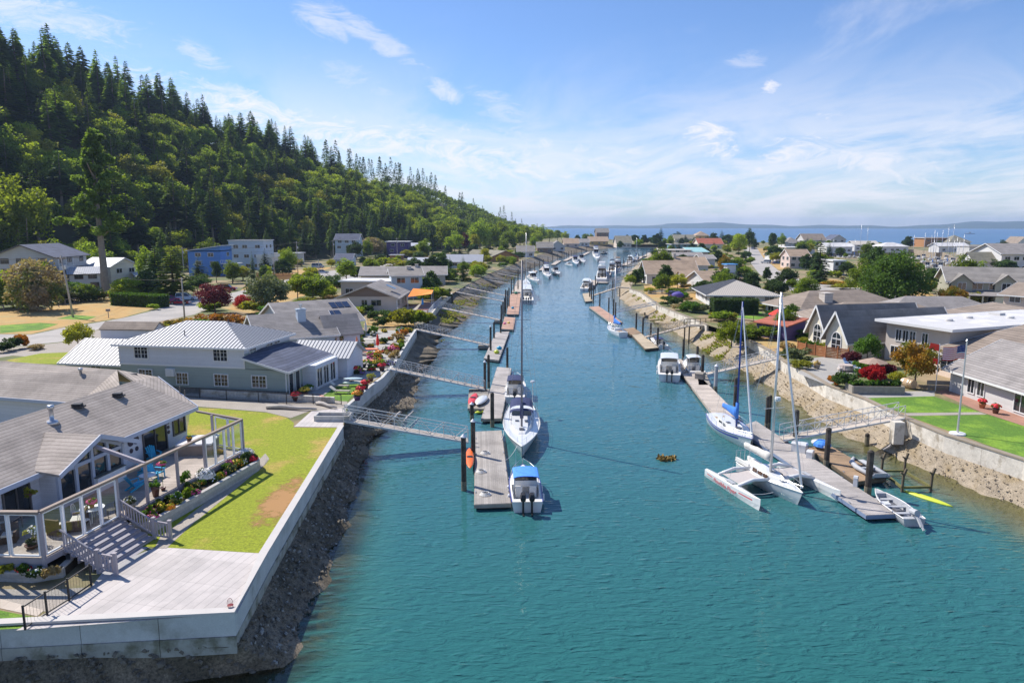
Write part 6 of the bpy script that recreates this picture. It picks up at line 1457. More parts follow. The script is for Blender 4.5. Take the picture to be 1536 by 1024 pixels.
# ---- the trimaran
def trimaran():
    F = 1.0; a, c = at(1113, 690, F), at(1204, 741, F); L = hypot(c.x - a.x, c.y - a.y); t = thing('trimaran', 'white trimaran with net decks and a rolled pale sail beside the composite dock', 'trimaran', (a.x, a.y, 0), atan2(c.y - a.y, c.x - a.x))
    S = hull(t, L, 2.0, F, 'tri', GEL, GEL, 0, .08)
    m = MB(); z0 = F * .95
    m.loft([[(L * .28, -.72, z0), (L * .55, -.7, z0), (L * .80, -.25, z0), (L * .80, .25, z0), (L * .55, .7, z0), (L * .28, .72, z0)], [(L * .30, -.62, z0 + .5), (L * .55, -.55, z0 + .42), (L * .74, -.2, z0 + .2), (L * .74, .2, z0 + .2), (L * .55, .55, z0 + .42), (L * .30, .62, z0 + .5)]], True, True); cb = m.build('cabin', GEL, t)
    p = MB()
    for sg in (-1, 1):
        for x0, x1 in ((.33, .40), (.42, .49), (.51, .58)): p.face([(L * x0, sg * .73, z0 + .12), (L * x1, sg * .72, z0 + .12), (L * x1, sg * .65, z0 + .38), (L * x0, sg * .67, z0 + .40)], sg < 0)
    p.build('windows', M('brown_glass', (.10, .06, .04), .1, .1, 3, spec=.8), cb)
    h = MB(); h.box((L * .70, 0, z0 + .28), (.45, .5, .06)); h.box((L * .5, .28, z0 + .47), (.4, .3, .05)); h.build('hatches', GREYV, cb)
    ck = MB(); ck.box((L * .14, 0, F + .02), (L * .22, 1.1, .06)); ck.box((L * .12, .55, F + .2), (L * .24, .16, .3)); ck.box((L * .12, -.55, F + .2), (L * .24, .16, .3)); ck.build('cockpit', GELD, t)
    YA = 3.35
    for sg in (-1, 1):
        k = MB(); Sx = hull_pts(7.4, .62, .78, 'ama'); ox = L * .03
        rings = [[(ox + x, sg * YA + w, sh), (ox + x, sg * YA + w * .9, sh * .5), (ox + x - .15, sg * YA + w * .5, .02), (ox + x - .2, sg * YA, -.2), (ox + x - .15, sg * YA - w * .5, .02), (ox + x, sg * YA - w * .9, sh * .5), (ox + x, sg * YA - w, sh), (ox + x, sg * YA, sh + .07)] for x, w, sh in Sx]
        k.loft(rings, True, True); am = k.build('outrigger', GEL, t, False)
        q = MB(); q.box((ox + 3.5, sg * YA, .86), (1.0, .34, .03)); q.build('hatch', GREYV, am)
        bm_ = MB()
        for x in (L * .26, L * .60): bm_.tube([(x, sg * .75, F + .05), (x, sg * 2.0, F + .16), (x, sg * YA, .80)], [.15, .14, .12], 8)
        bm_.build('crossbeam', GEL, t, True)
        nt = MB(); nt.face([(L * .28, sg * .85, F), (L * .58, sg * .85, F), (L * .58, sg * (YA - .25), .86), (L * .28, sg * (YA - .25), .86)], sg < 0); nt.build('net', NET, t)
        # red lines and the name on the flank of the outer hull
        s = MB(); yo = lambda x: sg * (YA + (.31 if 1 < x < 5 else .22))
    s = MB()
    def flank(sg, x, zf):
        n = len(Sx) - 1; i = min(n - 1, int(x / 7.4 * n)); f = x / 7.4 * n - i; w = Sx[i][1] * (1 - f) + Sx[i + 1][1] * f; sh = Sx[i][2] * (1 - f) + Sx[i + 1][2] * f
        zf_ = zf; ww = w * (.9 + (zf - .5) / .5 * .1) if zf > .5 else w * .9
        return V(L * .03 + x, sg * YA + sg * (ww + .012), sh * zf)
    for x0, x1 in ((.45, 1.35), (5.0, 6.6)):
        s.loft([[flank(-1, x0 + (x1 - x0) * j / 6, .62), flank(-1, x0 + (x1 - x0) * j / 6, .74)] for j in range(7)])
    s.build('red_stripe', REDL, t)
    cu = bpy.data.curves.new('boat_name', 'FONT'); cu.body = 'Flexible Flyer'; cu.size = .62; cu.extrude = .004
    tmp = bpy.data.objects.new('tmp', cu); COL.objects.link(tmp); dg = bpy.context.evaluated_depsgraph_get(); me = bpy.data.meshes.new_from_object(tmp.evaluated_get(dg)); bpy.data.objects.remove(tmp)
    w0 = max(v.co.x for v in me.vertices)
    for v in me.vertices:
        x = 1.55 + v.co.x / w0 * 3.2; p = flank(-1, x, .34 + v.co.y / .62 * .62); v.co = p + V(0, -.012 - v.co.z, 0)
    me.materials.clear(); me.materials.append(REDL); o = bpy.data.objects.new('boat_name', me); COL.objects.link(o); o.parent = t
    H = 15.2; mx = L * .50
    m = MB(); m.tube([(mx, 0, z0 + .3), (mx, 0, H)], [.11, .08], 10); ma = m.build('mast', ALU, t, True)
    m = MB(); m.lathe([(.2, -.14), (.24, 0), (.2, .14)], 10, (mx + .35, 0, 7.2)); m.box((mx + .15, 0, 7.0), (.3, .1, .06)); m.build('radar', GEL, ma)
    m = MB(); [m.bar((mx, -.9, z), (mx, .9, z), .05, .03) for z in (6.4, 10.5)]; m.build('spreaders', ALU, ma)
    m = MB(); m.tube([(L - .15, 0, 1.4), (mx + .05, 0, H * .97)], [.09, .06], 8); m.build('furled_jib', ALU, t)
    m = MB(); m.tube([(mx - .1, 0, z0 + 1.2), (.3, 0, z0 + 1.25)], .07, 8); m.build('boom', ALU, t)
    m = MB(); n = 8; m.loft([[(mx - .1 - (mx - .4) * k / n, .22 * cos(2 * pi * j / 8) * (1 - .5 * k / n), z0 + 1.5 + .38 * sin(2 * pi * j / 8) * (1 - .45 * k / n) + .03 * sin(k * 2.)) for j in range(8)] for k in range(n + 1)], True, True); m.build('rolled_sail', CANV, t, True)
    rg = MB()
    for sg in (-1, 1): rg.tube([(mx - .4, sg * YA, .8), (mx, sg * .9, 10.5), (mx, 0, H * .97)], .011, 4); rg.tube([(.2, sg * .5, F), (mx, 0, H)], .010, 4)
    for sg in (-1, 1):
        pts = [(x, sg * w * .95, sh + .5) for x, w, sh in S[6:]]; rg.tube(pts, .014, 4); [rg.tube([(a_, b_, c_ - .5), (a_, b_, c_)], .014, 4) for a_, b_, c_ in pts[::2]]
    for k in range(4): rg.tube([(.05, -.6 + .4 * k, F), (.05, -.6 + .4 * k, F + .9)], .018, 5)
    rg.tube([(.05, -.6, F + .9), (.05, .6, F + .9)], .02, 5); rg.build('rigging', STEEL, t)
trimaran()
# ---- boats of the marina behind the big round tree
rm_ = random.Random(12); mb = None
for i, (u, v) in enumerate(((1392, 400), (1400, 396), (1408, 392), (1404, 404), (1412, 400), (1422, 395), (1398, 412), (1410, 410), (1418, 407), (1430, 402), (1440, 407), (1415, 416), (1425, 414), (1250, 386), (1258, 386), (1266, 386), (1274, 385), (1282, 384), (1378, 388), (1386, 386), (1430, 392), (1438, 397), (1420, 388))):
    lab, grp = 'small white boat moored in the crowded marina beyond the trees', 'boats moored in the marina'
    if i % 4 == 1: sailboat(lab.replace('white boat', 'white sailing boat'), (u, v), (u - 5, v + 2), 2.6, 1.0, 12 + 3 * rm_.random(), ALU, BLUEC if i % 3 else CANV, L=8.5, group='sailing boats moored in the marina')
    else: motorboat(lab, (u, v), (u - 6, v + 2.5), 2.9, 1.1, 1.2, NAVYC if i % 3 == 0 else None, 0, L=8, group=grp, rail=False)
for i, (u, v) in enumerate(((1404, 396), (1416, 398), (1426, 400), (1438, 404), (1446, 408), (1452, 414), (1430, 408), (1410, 388), (1424, 385), (1442, 398), (1456, 404), (1436, 394), (1466, 418), (1450, 400))):
    pile(u, v + 3, v - 6, 'thin pile among the moored boats in the marina', group='piles in the marina')
motorboat('distant white speedboat crossing the sea', (1462, 350.2), (1440, 350.2), 5, 2.2, 2, None, 0, L=30)
def rope(label, p, q, sag=.25): 
    m = MB(); m.tube([p.lerp(q, k / 8) - p - V(0, 0, sag * 4 * (k / 8) * (1 - k / 8)) for k in range(9)], .018, 5); o = m.build('mooring_line', GELD); o.location = p; tag(o, label, 'rope')
rope('pale mooring line from the large white sailboat to the near left dock', at(776, 668, 1.3), at(757, 690, .55)); rope('second mooring line holding the large white sailboat', at(757, 640, 1.2), at(752, 660, .55)); rope('bow line of the blue topped motorboat', at(784, 712, 1.1), at(762, 716, .55)); rope('line between the trimaran and the composite dock', at(1160, 700, 1.1), at(1190, 700, .55)); rope('line strung from the outer hull of the trimaran to its bow', at(1122, 740, .8), at(1160, 738, .7), .1)
for u, v, lb in ((728, 680, 'coiled hose on the near left dock beside the orange kayak'), (722, 708, 'heap of crab gear in the middle of the near left dock'), (728, 742, 'coiled rope near the front edge of the near left dock')):
    m = MB(); [m.tube([((.42 - .05 * k) * cos(a), (.36 - .04 * k) * sin(a), .04 + .05 * k) for a in [pi * j / 8 for j in range(17)]], .03, 5) for k in range(4)]; o = m.build('coiled_rope', (GELD, GREYV)[u % 2]); o.location = at(u, v, .5); tag(o, lb, 'rope')
for i, (u, v) in enumerate(((1396, 388), (1404, 386), (1412, 391), (1420, 392), (1428, 388), (1434, 400), (1444, 402), (1400, 392), (1300, 384), (1290, 386), (1370, 386), (1386, 392))): sailboat('tall masted white sailboat in the crowded marina', (u, v), (u - 4, v + 1.5), 2.8, 1.1, 15 + i % 5 * 1.6, ALU, CANV, L=9, group='tall masted boats in the marina')
# ================================================================ THE GLAZED DECK AND ITS FURNITURE
DECKB = planks('faded_deck_boards', (.44, .375, .32), 'Y', .15); POSTM = M('mauve_grey_paint', (.36, .325, .35), .7, .1, 2); RAILT = M('brown_top_rail', (.27, .21, .17), .7, .15, 3); FRAMEW = M('white_frame', (.78, .78, .80), .5, .04, 3)
BLOCK = M('split_block', (.42, .40, .375), .92, .2, 2, .5, 12, line=[('Z', .2, .35, .1)], grain=(6, .15)); LATT = M('blue_grey_lattice', (.25, .29, .36), .8, .2, 5)
def pane_mat():
    m, N, L = nmat('clear_glass'); o = N.new('ShaderNodeOutputMaterial'); g = N.new('ShaderNodeBsdfGlossy'); g.inputs['Roughness'].default_value = .02; t = N.new('ShaderNodeBsdfTransparent'); t.inputs[0].default_value = (.86, .90, .91, 1)
    mx = N.new('ShaderNodeMixShader'); mx.inputs[0].default_value = .10; L.new(t.outputs[0], mx.inputs[1]); L.new(g.outputs[0], mx.inputs[2]); L.new(mx.outputs[0], o.inputs[0]); return m
CLEAR = pane_mat()
NP, FP = V(-22.8, 32.3, 0), V(-19.3, 48.9, 0)          # near and far corners of the deck front
FD = (FP - NP).normalized(); FO = V(FD.y, -FD.x, 0); FL = (FP - NP).length
def fr(s, o=0, z=DZ): return NP + FD * s + FO * o + V(0, 0, z)
def deck():
    t = thing('deck', 'raised timber deck with broad steps before the low shingled house', 'deck', (-24, 42, GZ))
    m = MB(); back = [V(-24.6, 51.6, 0), V(-27.2, 36.5, 0), V(-40, 38, 0)]
    m.slab([xy(V(-40, 32.6, 0)), xy(NP), xy(FP), (-24.5, 51.4), (-24.9, 49), (-27.3, 35), (-40, 35.5)], DZ - .05, DZ); m.build('deck_boards', DECKB, t, world=True)
    m = MB(); m.bar(V(-40, 32.64, DZ - .2), NP + V(0, .04, DZ - .2), .06, .3); m.bar(fr(0, .03, DZ - .2), fr(FL, .03, DZ - .2), .06, .3); m.bar(fr(FL, .03, DZ - .2), V(-24.5, 51.5, DZ - .2), .06, .3); m.build('rim_joist', POSTM, t, world=True)
    m = MB(); m.bar(V(-40, 32.68, 3.45), NP + V(0, .06, 3.45), .03, .84); m.build('lattice_skirt', LATT, t, world=True)
    # steps: six treads down to the patio
    s0, s1 = 1.1, 4.9; 
    for k in range(6):
        st = MB(); z = DZ - (k + 1) * .183; o0 = .05 + k * .40
        P = [fr(s0 - .05, o0, 0), fr(s1 + .05, o0, 0), fr(s1 + .05, o0 + .42, 0), fr(s0 - .05, o0 + .42, 0)]
        st.slab([xy(p) for p in P], z - .04, z); st.slab([xy(p) for p in (P[0] + FO * .02, P[1] + FO * .02, P[1] + FO * .05, P[0] + FO * .05)], z - .2, z + .13); st.build('step', POSTM, t, world=True)
    for s in (s0 - .1, s1 + .1):
        r = MB(); A, B = fr(s, .05, DZ + .15), fr(s, 2.1, 3.2); 
        for h in (.05, .85): r.bar(A + V(0, 0, h), B + V(0, 0, h), .09, .07)
        A2, B2 = fr(s, 2.1, 3.2), fr(s, 3.1, 3.12)
        for h in (.05, .85): r.bar(A2 + V(0, 0, h), B2 + V(0, 0, h), .09, .07)
        for q in range(1, 12): p = A.lerp(B, q / 12); r.bar(p + V(0, 0, .05), p + V(0, 0, .85), .06)
        for q in range(1, 5): p = A2.lerp(B2, q / 5); r.bar(p + V(0, 0, .05), p + V(0, 0, .85), .06)
        for p in (B, B2): r.bar(V(p.x, p.y, 3), V(p.x, p.y, p.z + 1.0), .15); r.box(V(p.x, p.y, p.z + 1.04), (.2, .2, .06))
        r.build('stair_railing', POSTM, t, world=True)
deck()
def windscreen():
    t = thing('glass_windscreen', 'white framed glass windscreen with a brown top rail round the timber deck', 'windscreen', (NP.x, NP.y, DZ))
    ht = 2.32
    tr = MB(); tr.bar(V(-40, 32.6, DZ + ht), NP + V(0, 0, DZ + ht), .26, .13); tr.bar(fr(0, 0, DZ + ht), fr(FL, 0, DZ + ht), .22, .13); tr.bar(fr(FL, 0, DZ + ht), V(-23.5, 51.2, DZ + ht), .2, .12); tr.build('top_rail', RAILT, t, world=True)
    tr = MB(); tr.bar(fr(7.2, 0, DZ + ht), V(-25.6, 40.6, DZ + ht + .95), .16, .2); tr.build('roof_beam', POSTM, t, world=True)
    posts = [fr(0), fr(4.95), fr(7.2), fr(9.9), fr(12.6), fr(FL)]
    for i, p in enumerate(posts): m = MB(); m.bar(p + V(0, 0, -.9), p + V(0, 0, ht), .15); m.build('post', POSTM, t, world=True)
    for x in (-25.3, -27.8, -30.6): m = MB(); m.bar(V(x, 32.6, DZ - .9), V(x, 32.6, DZ + ht), .16); m.build('post', POSTM, t, world=True)
    p = fr(FL).lerp(V(-24.2, 51.3, DZ), .55); m = MB(); m.bar(p + V(0, 0, -.9), p + V(0, 0, ht), .16); m.build('post', POSTM, t, world=True)
    def panels(a, c, n):
        for k in range(n):
            p, q = a.lerp(c, k / n), a.lerp(c, (k + 1) / n); d = (q - p).normalized(); p = p + d * .06; q = q - d * .06
            f = MB(); z0, z1 = .1, ht - .12
            for z in (z0, z1): f.bar(p + V(0, 0, z), q + V(0, 0, z), .07, .08)
            for e in (p, q): f.bar(e + V(0, 0, z0), e + V(0, 0, z1), .08)
            o = f.build('glass_panel', FRAMEW, t, world=True); g = MB(); off = t.location; g.face([p + V(0, 0, z0) - off, q + V(0, 0, z0) - off, q + V(0, 0, z1) - off, p + V(0, 0, z1) - off]); g.build('pane', CLEAR, o)
    panels(fr(.1), fr(4.9), 4); panels(fr(12.7), fr(FL - .1), 4); panels(V(-40, 32.6, DZ), V(-30.7, 32.6, DZ), 4); panels(V(-30.5, 32.6, DZ), NP + V(-.1, 0, DZ), 5); panels(fr(FL) + V(-.1, .06, 0), fr(FL).lerp(V(-24.2, 51.3, DZ), .5), 2)
windscreen()
def planter():
    a, c = V(-20.2, 37.4, 0), V(-17.9, 47.6, 0); t = thing('planter', 'long split block planter with a curved end below the deck', 'planter', (a.x, a.y, GZ))
    d = (c - a).normalized(); n = V(d.y, -d.x, 0); L = (c - a).length
    out = [a + d * L * k / 8 for k in range(9)] + [c + d * (1.3 * sin(q)) - n * (1.3 * (1 - cos(q))) for q in (.35, .7, 1.05, 1.4, 1.6)] + [c + d * 1.3 - n * 1.8]
    m = MB(); inner = offs([xy(p) for p in out], .28)
    for i in range(len(out) - 1): m.slab([xy(out[i]), xy(out[i + 1]), inner[i + 1], inner[i]], 2.9, 3.72)
    m.slab([xy(a), inner[0], xy(fr(5.2, .1)), xy(fr(5.1, .05))], 2.9, 3.68); m.build('block_wall', BLOCK, t, world=True)
    s = MB(); s.slab([p for p in inner] + [xy(fr(FL - .3, .06)), xy(fr(5.2, .06))], 3.0, 3.6); s.build('soil', M('dark_soil', (.06, .045, .03), .95, .3, 3, .6, 12), t, world=True)
    # edging of dark gravel
planter()
sheet('gravel_edging', [(232, 822), (250, 822), (290, 785), (360, 728), (398, 697), (404, 688), (398, 680), (388, 690), (300, 760), (240, 806)], .02, m_yard)
t = thing('planter', 'low curved block planter below the lattice skirt at the lower left', 'planter', at(40, 870)); m = MB()
o0 = [at(*p) for p in ((-40, 868), (0, 872), (50, 874), (95, 866), (112, 850), (108, 838))]
for i in range(len(o0) - 1): p, q = o0[i], o0[i + 1]; n = V(-(q - p).y, (q - p).x, 0).normalized() * .3; m.slab([xy(p), xy(q), xy(q + n), xy(p + n)], 2.9, 3.5)
m.build('block_wall', BLOCK, t, world=True); m = MB(); m.slab([xy(p + V(0, .25, 0)) for p in o0] + [(-25, 32.4), (-29, 32.4)], 3, 3.4); m.build('soil', M('dark_soil', (.06, .045, .03)), t, world=True)
TEAL = M('turquoise_paint', (.03, .36, .58), .5, .08, 3); WICK = M('brown_wicker', (.09, .055, .035), .8, .3, 9, .4, 22); CREAMC = M('cream_cushion', (.62, .58, .5), .8, .08, 3); WHITEM = M('white_metal', (.78, .78, .78), .5, .05, 3)
def adirondack(loc, rz, label, mat=None):
    t = thing('garden_chair', label, 'chair', loc, rz, None); mat = mat or TEAL
    m = MB(); m.plate([(-.26, -.3, .40), (.26, -.3, .40), (.24, .28, .27), (-.24, .28, .27)], .04); m.build('seat', mat, t)
    m = MB(); [m.bar((x * .8, .26, .26), (x * 1.12, .62, .98 - abs(x) * .5), .095, .025, (0, 1, 0)) for x in (-.24, -.12, 0, .12, .24)]; m.build('backrest', mat, t)
    for s in (-1, 1):
        m = MB(); m.box((s * .36, .02, .56), (.13, .72, .03)); m.build('armrest', mat, t); m = MB(); m.bar((s * .31, -.3, 0), (s * .31, -.3, .55), .09, .04); m.build('leg', mat, t); m = MB(); m.bar((s * .28, -.3, .36), (s * .28, .62, .02), .04, .12); m.build('leg', mat, t)
def dpt(u, v): return at(u, v, DZ)
adirondack(dpt(206, 733), 2.6, 'turquoise slatted chair nearest the potted plants on the deck'); adirondack(dpt(236, 716), 1.4, 'turquoise slatted chair facing the nearest one across the low table'); adirondack(dpt(232, 690), .9, 'turquoise slatted chair standing by the sliding door'); adirondack(dpt(219, 685), .9, 'grey slatted chair beside the turquoise one at the sliding door', M('grey_paint', (.35, .36, .4), .6)); adirondack(dpt(222, 709), 2.0, 'turquoise slatted chair half hidden behind the top rail')
def round_table(label, loc, r, h, mat, glass=False):
    t = thing('table', label, 'table', loc); m = MB(); m.lathe([(r * .96, h - .04), (r, h - .02), (r, h), (.02, h + .005)], 20); m.build('tabletop', mat, t)
    for k in range(4): a = k * pi / 2 + .4; m = MB(); m.tube([(cos(a) * r * .8, sin(a) * r * .8, 0), (cos(a) * r * .35, sin(a) * r * .35, h * .5), (cos(a) * r * .7, sin(a) * r * .7, h - .03)], .022, 6); m.build('leg', mat, t)
round_table('low grey round table between the turquoise chairs', dpt(222, 722), .5, .45, WHITEM); tl = dpt(140, 780); round_table('white metal garden table carrying pink flowers behind the glass', tl, .62, .74, WHITEM)
def metal_chair(loc, rz, label, mat):
    t = thing('garden_chair', label, 'chair', loc, rz); m = MB(); m.lathe([(.24, .42), (.25, .44), (.02, .45)], 14); m.build('seat', mat, t); m = MB(); m.tube([(.22 * cos(a), .2 + .06 * sin(a) ** 2, .45 + .45 * sin(a)) for a in [pi * k / 8 for k in range(9)]], .02, 6); [m.bar((x, .22, .45), (x * .9, .24, .86 - abs(x)), .02) for x in (-.1, 0, .1)]; m.build('backrest', mat, t)
    for x, y in ((-.18, -.18), (.18, -.18), (-.18, .18), (.18, .18)): m = MB(); m.tube([(x, y, .43), (x * 1.15, y * 1.15, 0)], .016, 5); m.build('leg', mat, t)
metal_chair(tl + V(.75, .5, 0), -.9, 'dark wire chair right of the white garden table', BLACK); metal_chair(tl + V(.1, -.95, 0), 3.1, 'white wire chair in front of the white garden table', WHITEM); metal_chair(tl + V(-.9, .1, 0), 1.6, 'white wire chair left of the white garden table', WHITEM)
def wicker(loc, rz, label, w=.75):
    t = thing('wicker_seat', label, 'chair', loc, rz); m = MB(); m.box((0, 0, .2), (w, .7, .36)); m.build('base', WICK, t); m = MB(); m.box((0, .33, .55), (w, .12, .7)); m.build('backrest', WICK, t); m = MB(); m.box((0, -.04, .43), (w - .2, .6, .1)); m.build('cushion', CREAMC, t)
    for s in (-1, 1): m = MB(); m.box((s * (w / 2 - .05), 0, .45), (.12, .7, .3)); m.build('armrest', WICK, t)
wicker(dpt(88, 800), 2.9, 'brown wicker armchair at the top of the steps behind the glass', .8); wicker(dpt(118, 790), -1.2, 'brown wicker two seater behind the glass above the steps', 1.4); wicker(dpt(14, 812), .4, 'brown wicker armchair behind the front glass at far left')
t = thing('table', 'brown slatted dining table behind the front glass at far left', 'table', dpt(10, 795)); m = MB(); m.box((0, 0, .72), (1.4, .9, .05)); m.build('tabletop', RAILT, t)
for x, y in ((-.6, -.38), (.6, -.38), (.6, .38), (-.6, .38)): m = MB(); m.bar((x, y, 0), (x, y, .7), .06); m.build('leg', RAILT, t)
hp = dpt(298, 676); t = thing('hot_tub', 'hot tub with a pale folding cover at the far end of the deck', 'hot tub', hp, .16); m = MB(); m.box((0, 0, .36), (2.3, 2.3, .72)); m.build('cabinet', RAILT, t); m = MB(); m.box((0, -.58, .79), (2.42, 1.17, .12)); m.box((0, .60, .79), (2.42, 1.17, .12)); m.build('cover', M('pale_vinyl', (.66, .63, .62), .5, .05, 3), t)
cp = dpt(170, 732); t = thing('outdoor_cabinet', 'white serving cabinet with a dark top against the house wall', 'cabinet', cp + V(-.6, .5, 0), 1.41); m = MB(); m.box((0, 0, .45), (2.4, .7, .9)); m.build('body', FRAMEW, t); m = MB(); m.box((0, 0, .93), (2.5, .78, .06)); m.build('worktop', M('slate_top', (.13, .14, .13), .4), t)
TERR = M('dark_glazed_pot', (.13, .06, .045), .35, .2, 3); TERRA = M('terracotta', (.45, .17, .08), .8, .15, 3); STONEP = M('stone_urn', (.30, .25, .21), .85, .2, 4)
def flowers(b, c, R, n, size, seed, hz=.6):
    r = random.Random(seed)
    for k in range(n):
        v = rv(r); v.z = abs(v.z); p = Vector(c) + Vector((v.x * R, v.y * R, v.z * R * hz)) * r.uniform(.75, 1.05); a = (v + rv(r) * .4).normalized(); x = a.cross(Vector((.3, .5, .8))).normalized(); y = a.cross(x)
        b.face([p + (x * cos(q) + y * sin(q)) * size for q in (0, 1.05, 2.1, 3.14, 4.2, 5.2)])
def potted(label, loc, r, h, potm, petal, leafm=None, R=.32, stem=0, name='flower_pot', n=70, size=.055, cat='flower pot'):
    t = thing(name, label, cat, loc); m = MB(); m.lathe([(r * .68, 0), (r * .95, h * .75), (r * 1.05, h * .8), (r * 1.05, h), (r * .85, h), (r * .8, h * .92)], 16); m.build('pot', potm, t, True)
    sd = int(abs(loc[0] * 97 + loc[1] * 31)) % 9999; m = MB(); crown_mesh(m, (0, 0, h + stem + R * .45), (R, R, R * .75), sd, 12, 40, .08, 1, .8); 
    if stem: m.tube([(0, 0, h), (0, 0, h + stem)], .015, 5)
    m.build('leaves', leafm or L_GREEN, t)
    if petal: m = MB(); flowers(m, (0, 0, h + stem + R * .4), R, n, size, sd); m.build('blossoms', petal, t)
    return t
potted('urn with trailing white flowers beside the stair railing', dpt(195, 768), .32, .55, STONEP, P_WHITE, L_SAGE, .36, n=40); potted('tapered dark pot with a leafy plant between two posts', dpt(234, 744), .24, .6, TERR, None, L_GREEN, .32); potted('pink geranium standing on the white garden table', tl + V(0, 0, .75), .14, .18, TERRA, P_PINK, None, .30, n=120)
potted('stone bowl of pale pink lilies at the near deck corner', dpt(55, 818), .34, .38, STONEP, P_WHITE, L_YEL, .45, .25, n=50); potted('hanging pink fuchsia in front of the deck chairs', dpt(245, 735), .16, .2, TERR, P_PINK, None, .28, 1.35, n=110); potted('small potted plant on the white tub cover by the railing', hp + V(-.2, -.9, .87), .16, .28, TERR, P_ORANGE, None, .2, n=25)
potted('wide shallow bowl of succulents by the near corner post', dpt(48, 822), .3, .22, TERR, None, L_SAGE, .25)
for u, v, lab in ((22, 742, 'left'), (44, 745, 'right')):
    p = at(u, v - 6, 5.6); t = thing('hanging_basket', 'hanging basket of yellow green leaves under the eave, the %s one of two' % lab, 'hanging basket', p); m = MB(); m.lathe([(.08, -.2), (.24, 0), (.22, .02)], 12); m.build('basket', TERR, t); m = MB(); crown_mesh(m, (0, 0, .08), (.34, .34, .26), 5 + u, 10, 40, .09, 1, .9); m.build('leaves', L_YEL, t); m = MB(); [m.tube([(cos(a) * .22, sin(a) * .22, 0), (0, 0, .7)], .006, 4) for a in (0, 2.1, 4.2)]; m.build('chain', BLACK, t)
def bed(label, loc, R, leafm, petal=None, n=90, size=.05, seed=1, hz=1.0, name='flowering_plant', lf=.10, cat='plant'):
    t = thing(name, label, cat, loc); m = MB(); crown_mesh(m, (0, 0, R * .55 * hz), (R, R * .9, R * .7 * hz), seed, 16, 60, lf, 1, .7); m.build('leaves', leafm, t)
    if petal: m = MB(); flowers(m, (0, 0, R * .5 * hz), R * 1.05, n, size, seed, .75 * hz); m.build('blossoms', petal, t)
    return t
PZ = 3.6
def bedp(u, v): return at(u, v, PZ)
bed('big round white daisy bush in the middle of the block planter', bedp(308, 722), .62, L_SAGE, P_WHITE, 620, .055, 3, 1.1); bed('white daisy bush at the far curved end of the block planter', bedp(368, 686), .60, L_SAGE, P_WHITE, 520, .055, 4, .9)
bed('tall green climbing plant before the second post in the planter', bedp(277, 735), .38, L_GREEN, None, seed=5, hz=2.6); bed('bright orange marigolds near the front of the block planter', bedp(253, 765), .36, L_YEL, P_ORANGE, 200, .06, 6, .7); bed('pink petunias at the near end of the block planter', bedp(228, 778), .36, L_GREEN, P_PINK, 170, .06, 7, .6)
bed('dark purple leaved clump beside the marigolds', bedp(236, 768), .34, L_MAROON, P_PURPLE, 40, .05, 8, .8); bed('green clump with pink blooms beneath the white daisy bush', bedp(292, 742), .38, L_GREEN, P_PINK, 60, .06, 9, .8); bed('orange daisies right of the big white bush', bedp(332, 716), .34, L_GREEN, P_ORANGE, 90, .055, 10, .8)
bed('coral pink dahlia near the far end of the planter', bedp(342, 700), .36, L_GREEN, P_PINK, 120, .07, 11, 1.1); bed('yellow orange flower clump behind the coral dahlia', bedp(354, 698), .40, L_GREEN, P_YELLOW, 110, .06, 12, .9); bed('purple salvia in the far part of the planter', bedp(363, 694), .36, L_SAGE, P_PURPLE, 120, .05, 13, 1.0); bed('bright red geraniums at the far end of the planter', bedp(379, 692), .36, L_GREEN, P_RED, 150, .07, 14, 1.0)
bed('bronze grass plume standing beside the hot tub', bedp(333, 690), .30, L_TAN, None, seed=15, hz=2.2); bed('low green plants along the planter wall', bedp(266, 757), .36, L_GREEN, P_YELLOW, 24, .04, 16, .7); bed('leafy dark green filler at the foot of the third post', bedp(255, 752), .42, L_DARK, None, seed=17, hz=.8); bed('lime green herb clump beside the stairs', bedp(212, 783), .30, L_YEL, None, seed=18, hz=.7)
for i, (u, v, lm, pm, lab) in enumerate(((10, 856, L_YEL, None, 'bright green strappy plant at the left of the low curved planter'), (36, 858, L_GREEN, P_RED, 'plant with a single red bloom in the low curved planter'), (55, 862, L_DARK, P_WHITE, 'dark leafed white flecked plant in the low curved planter'), (75, 862, L_TAN, None, 'golden grass mound at the right of the low curved planter'))): bed(lab, at(u, v, 3.4), .38, lm, pm, 30, .05, 20 + i, .8)
# black wire fence beside the patio
def wirefence(label, pts, h, mat, posts=True, mesh=True, z=GZ, rails=2, pw=.07, name='fence', cat='fence'):
    P = [at(u, v, z) for u, v in pts]; o = P[0]; t = thing(name, label, cat, o)
    for p in P: m = MB(); q = p - o; m.bar(q, q + V(0, 0, h + .08), pw); m.build('post', mat, t)
    r = MB()
    for i in range(len(P) - 1):
        a, c = P[i] - o, P[i + 1] - o
        for k in range(rails): zz = h - k * (h * .9 / max(1, rails - 1)) if rails > 1 else h; r.bar(a + V(0, 0, zz), c + V(0, 0, zz), .045 if mesh else .035, .05 if mesh else .14)
        if mesh:
            n = max(3, int((c - a).length / .16))
            for k in range(1, n): p = a.lerp(c, k / n); r.tube([p + V(0, 0, .1), p + V(0, 0, h)], .006, 3, False)
    r.build('rails', mat, t); return t
wirefence('black wire fence with a gate between the gravel strip and the patio', [(38, 944), (71, 922), (104, 901), (137, 878)], 1.05, BLACK)
metal_chair(at(346, 914), .5, 'small red and black wire chair standing at the patio corner', M('red_black_iron', (.25, .03, .03), .5)); COL.objects[-1].parent.scale = (.55, .55, .55)

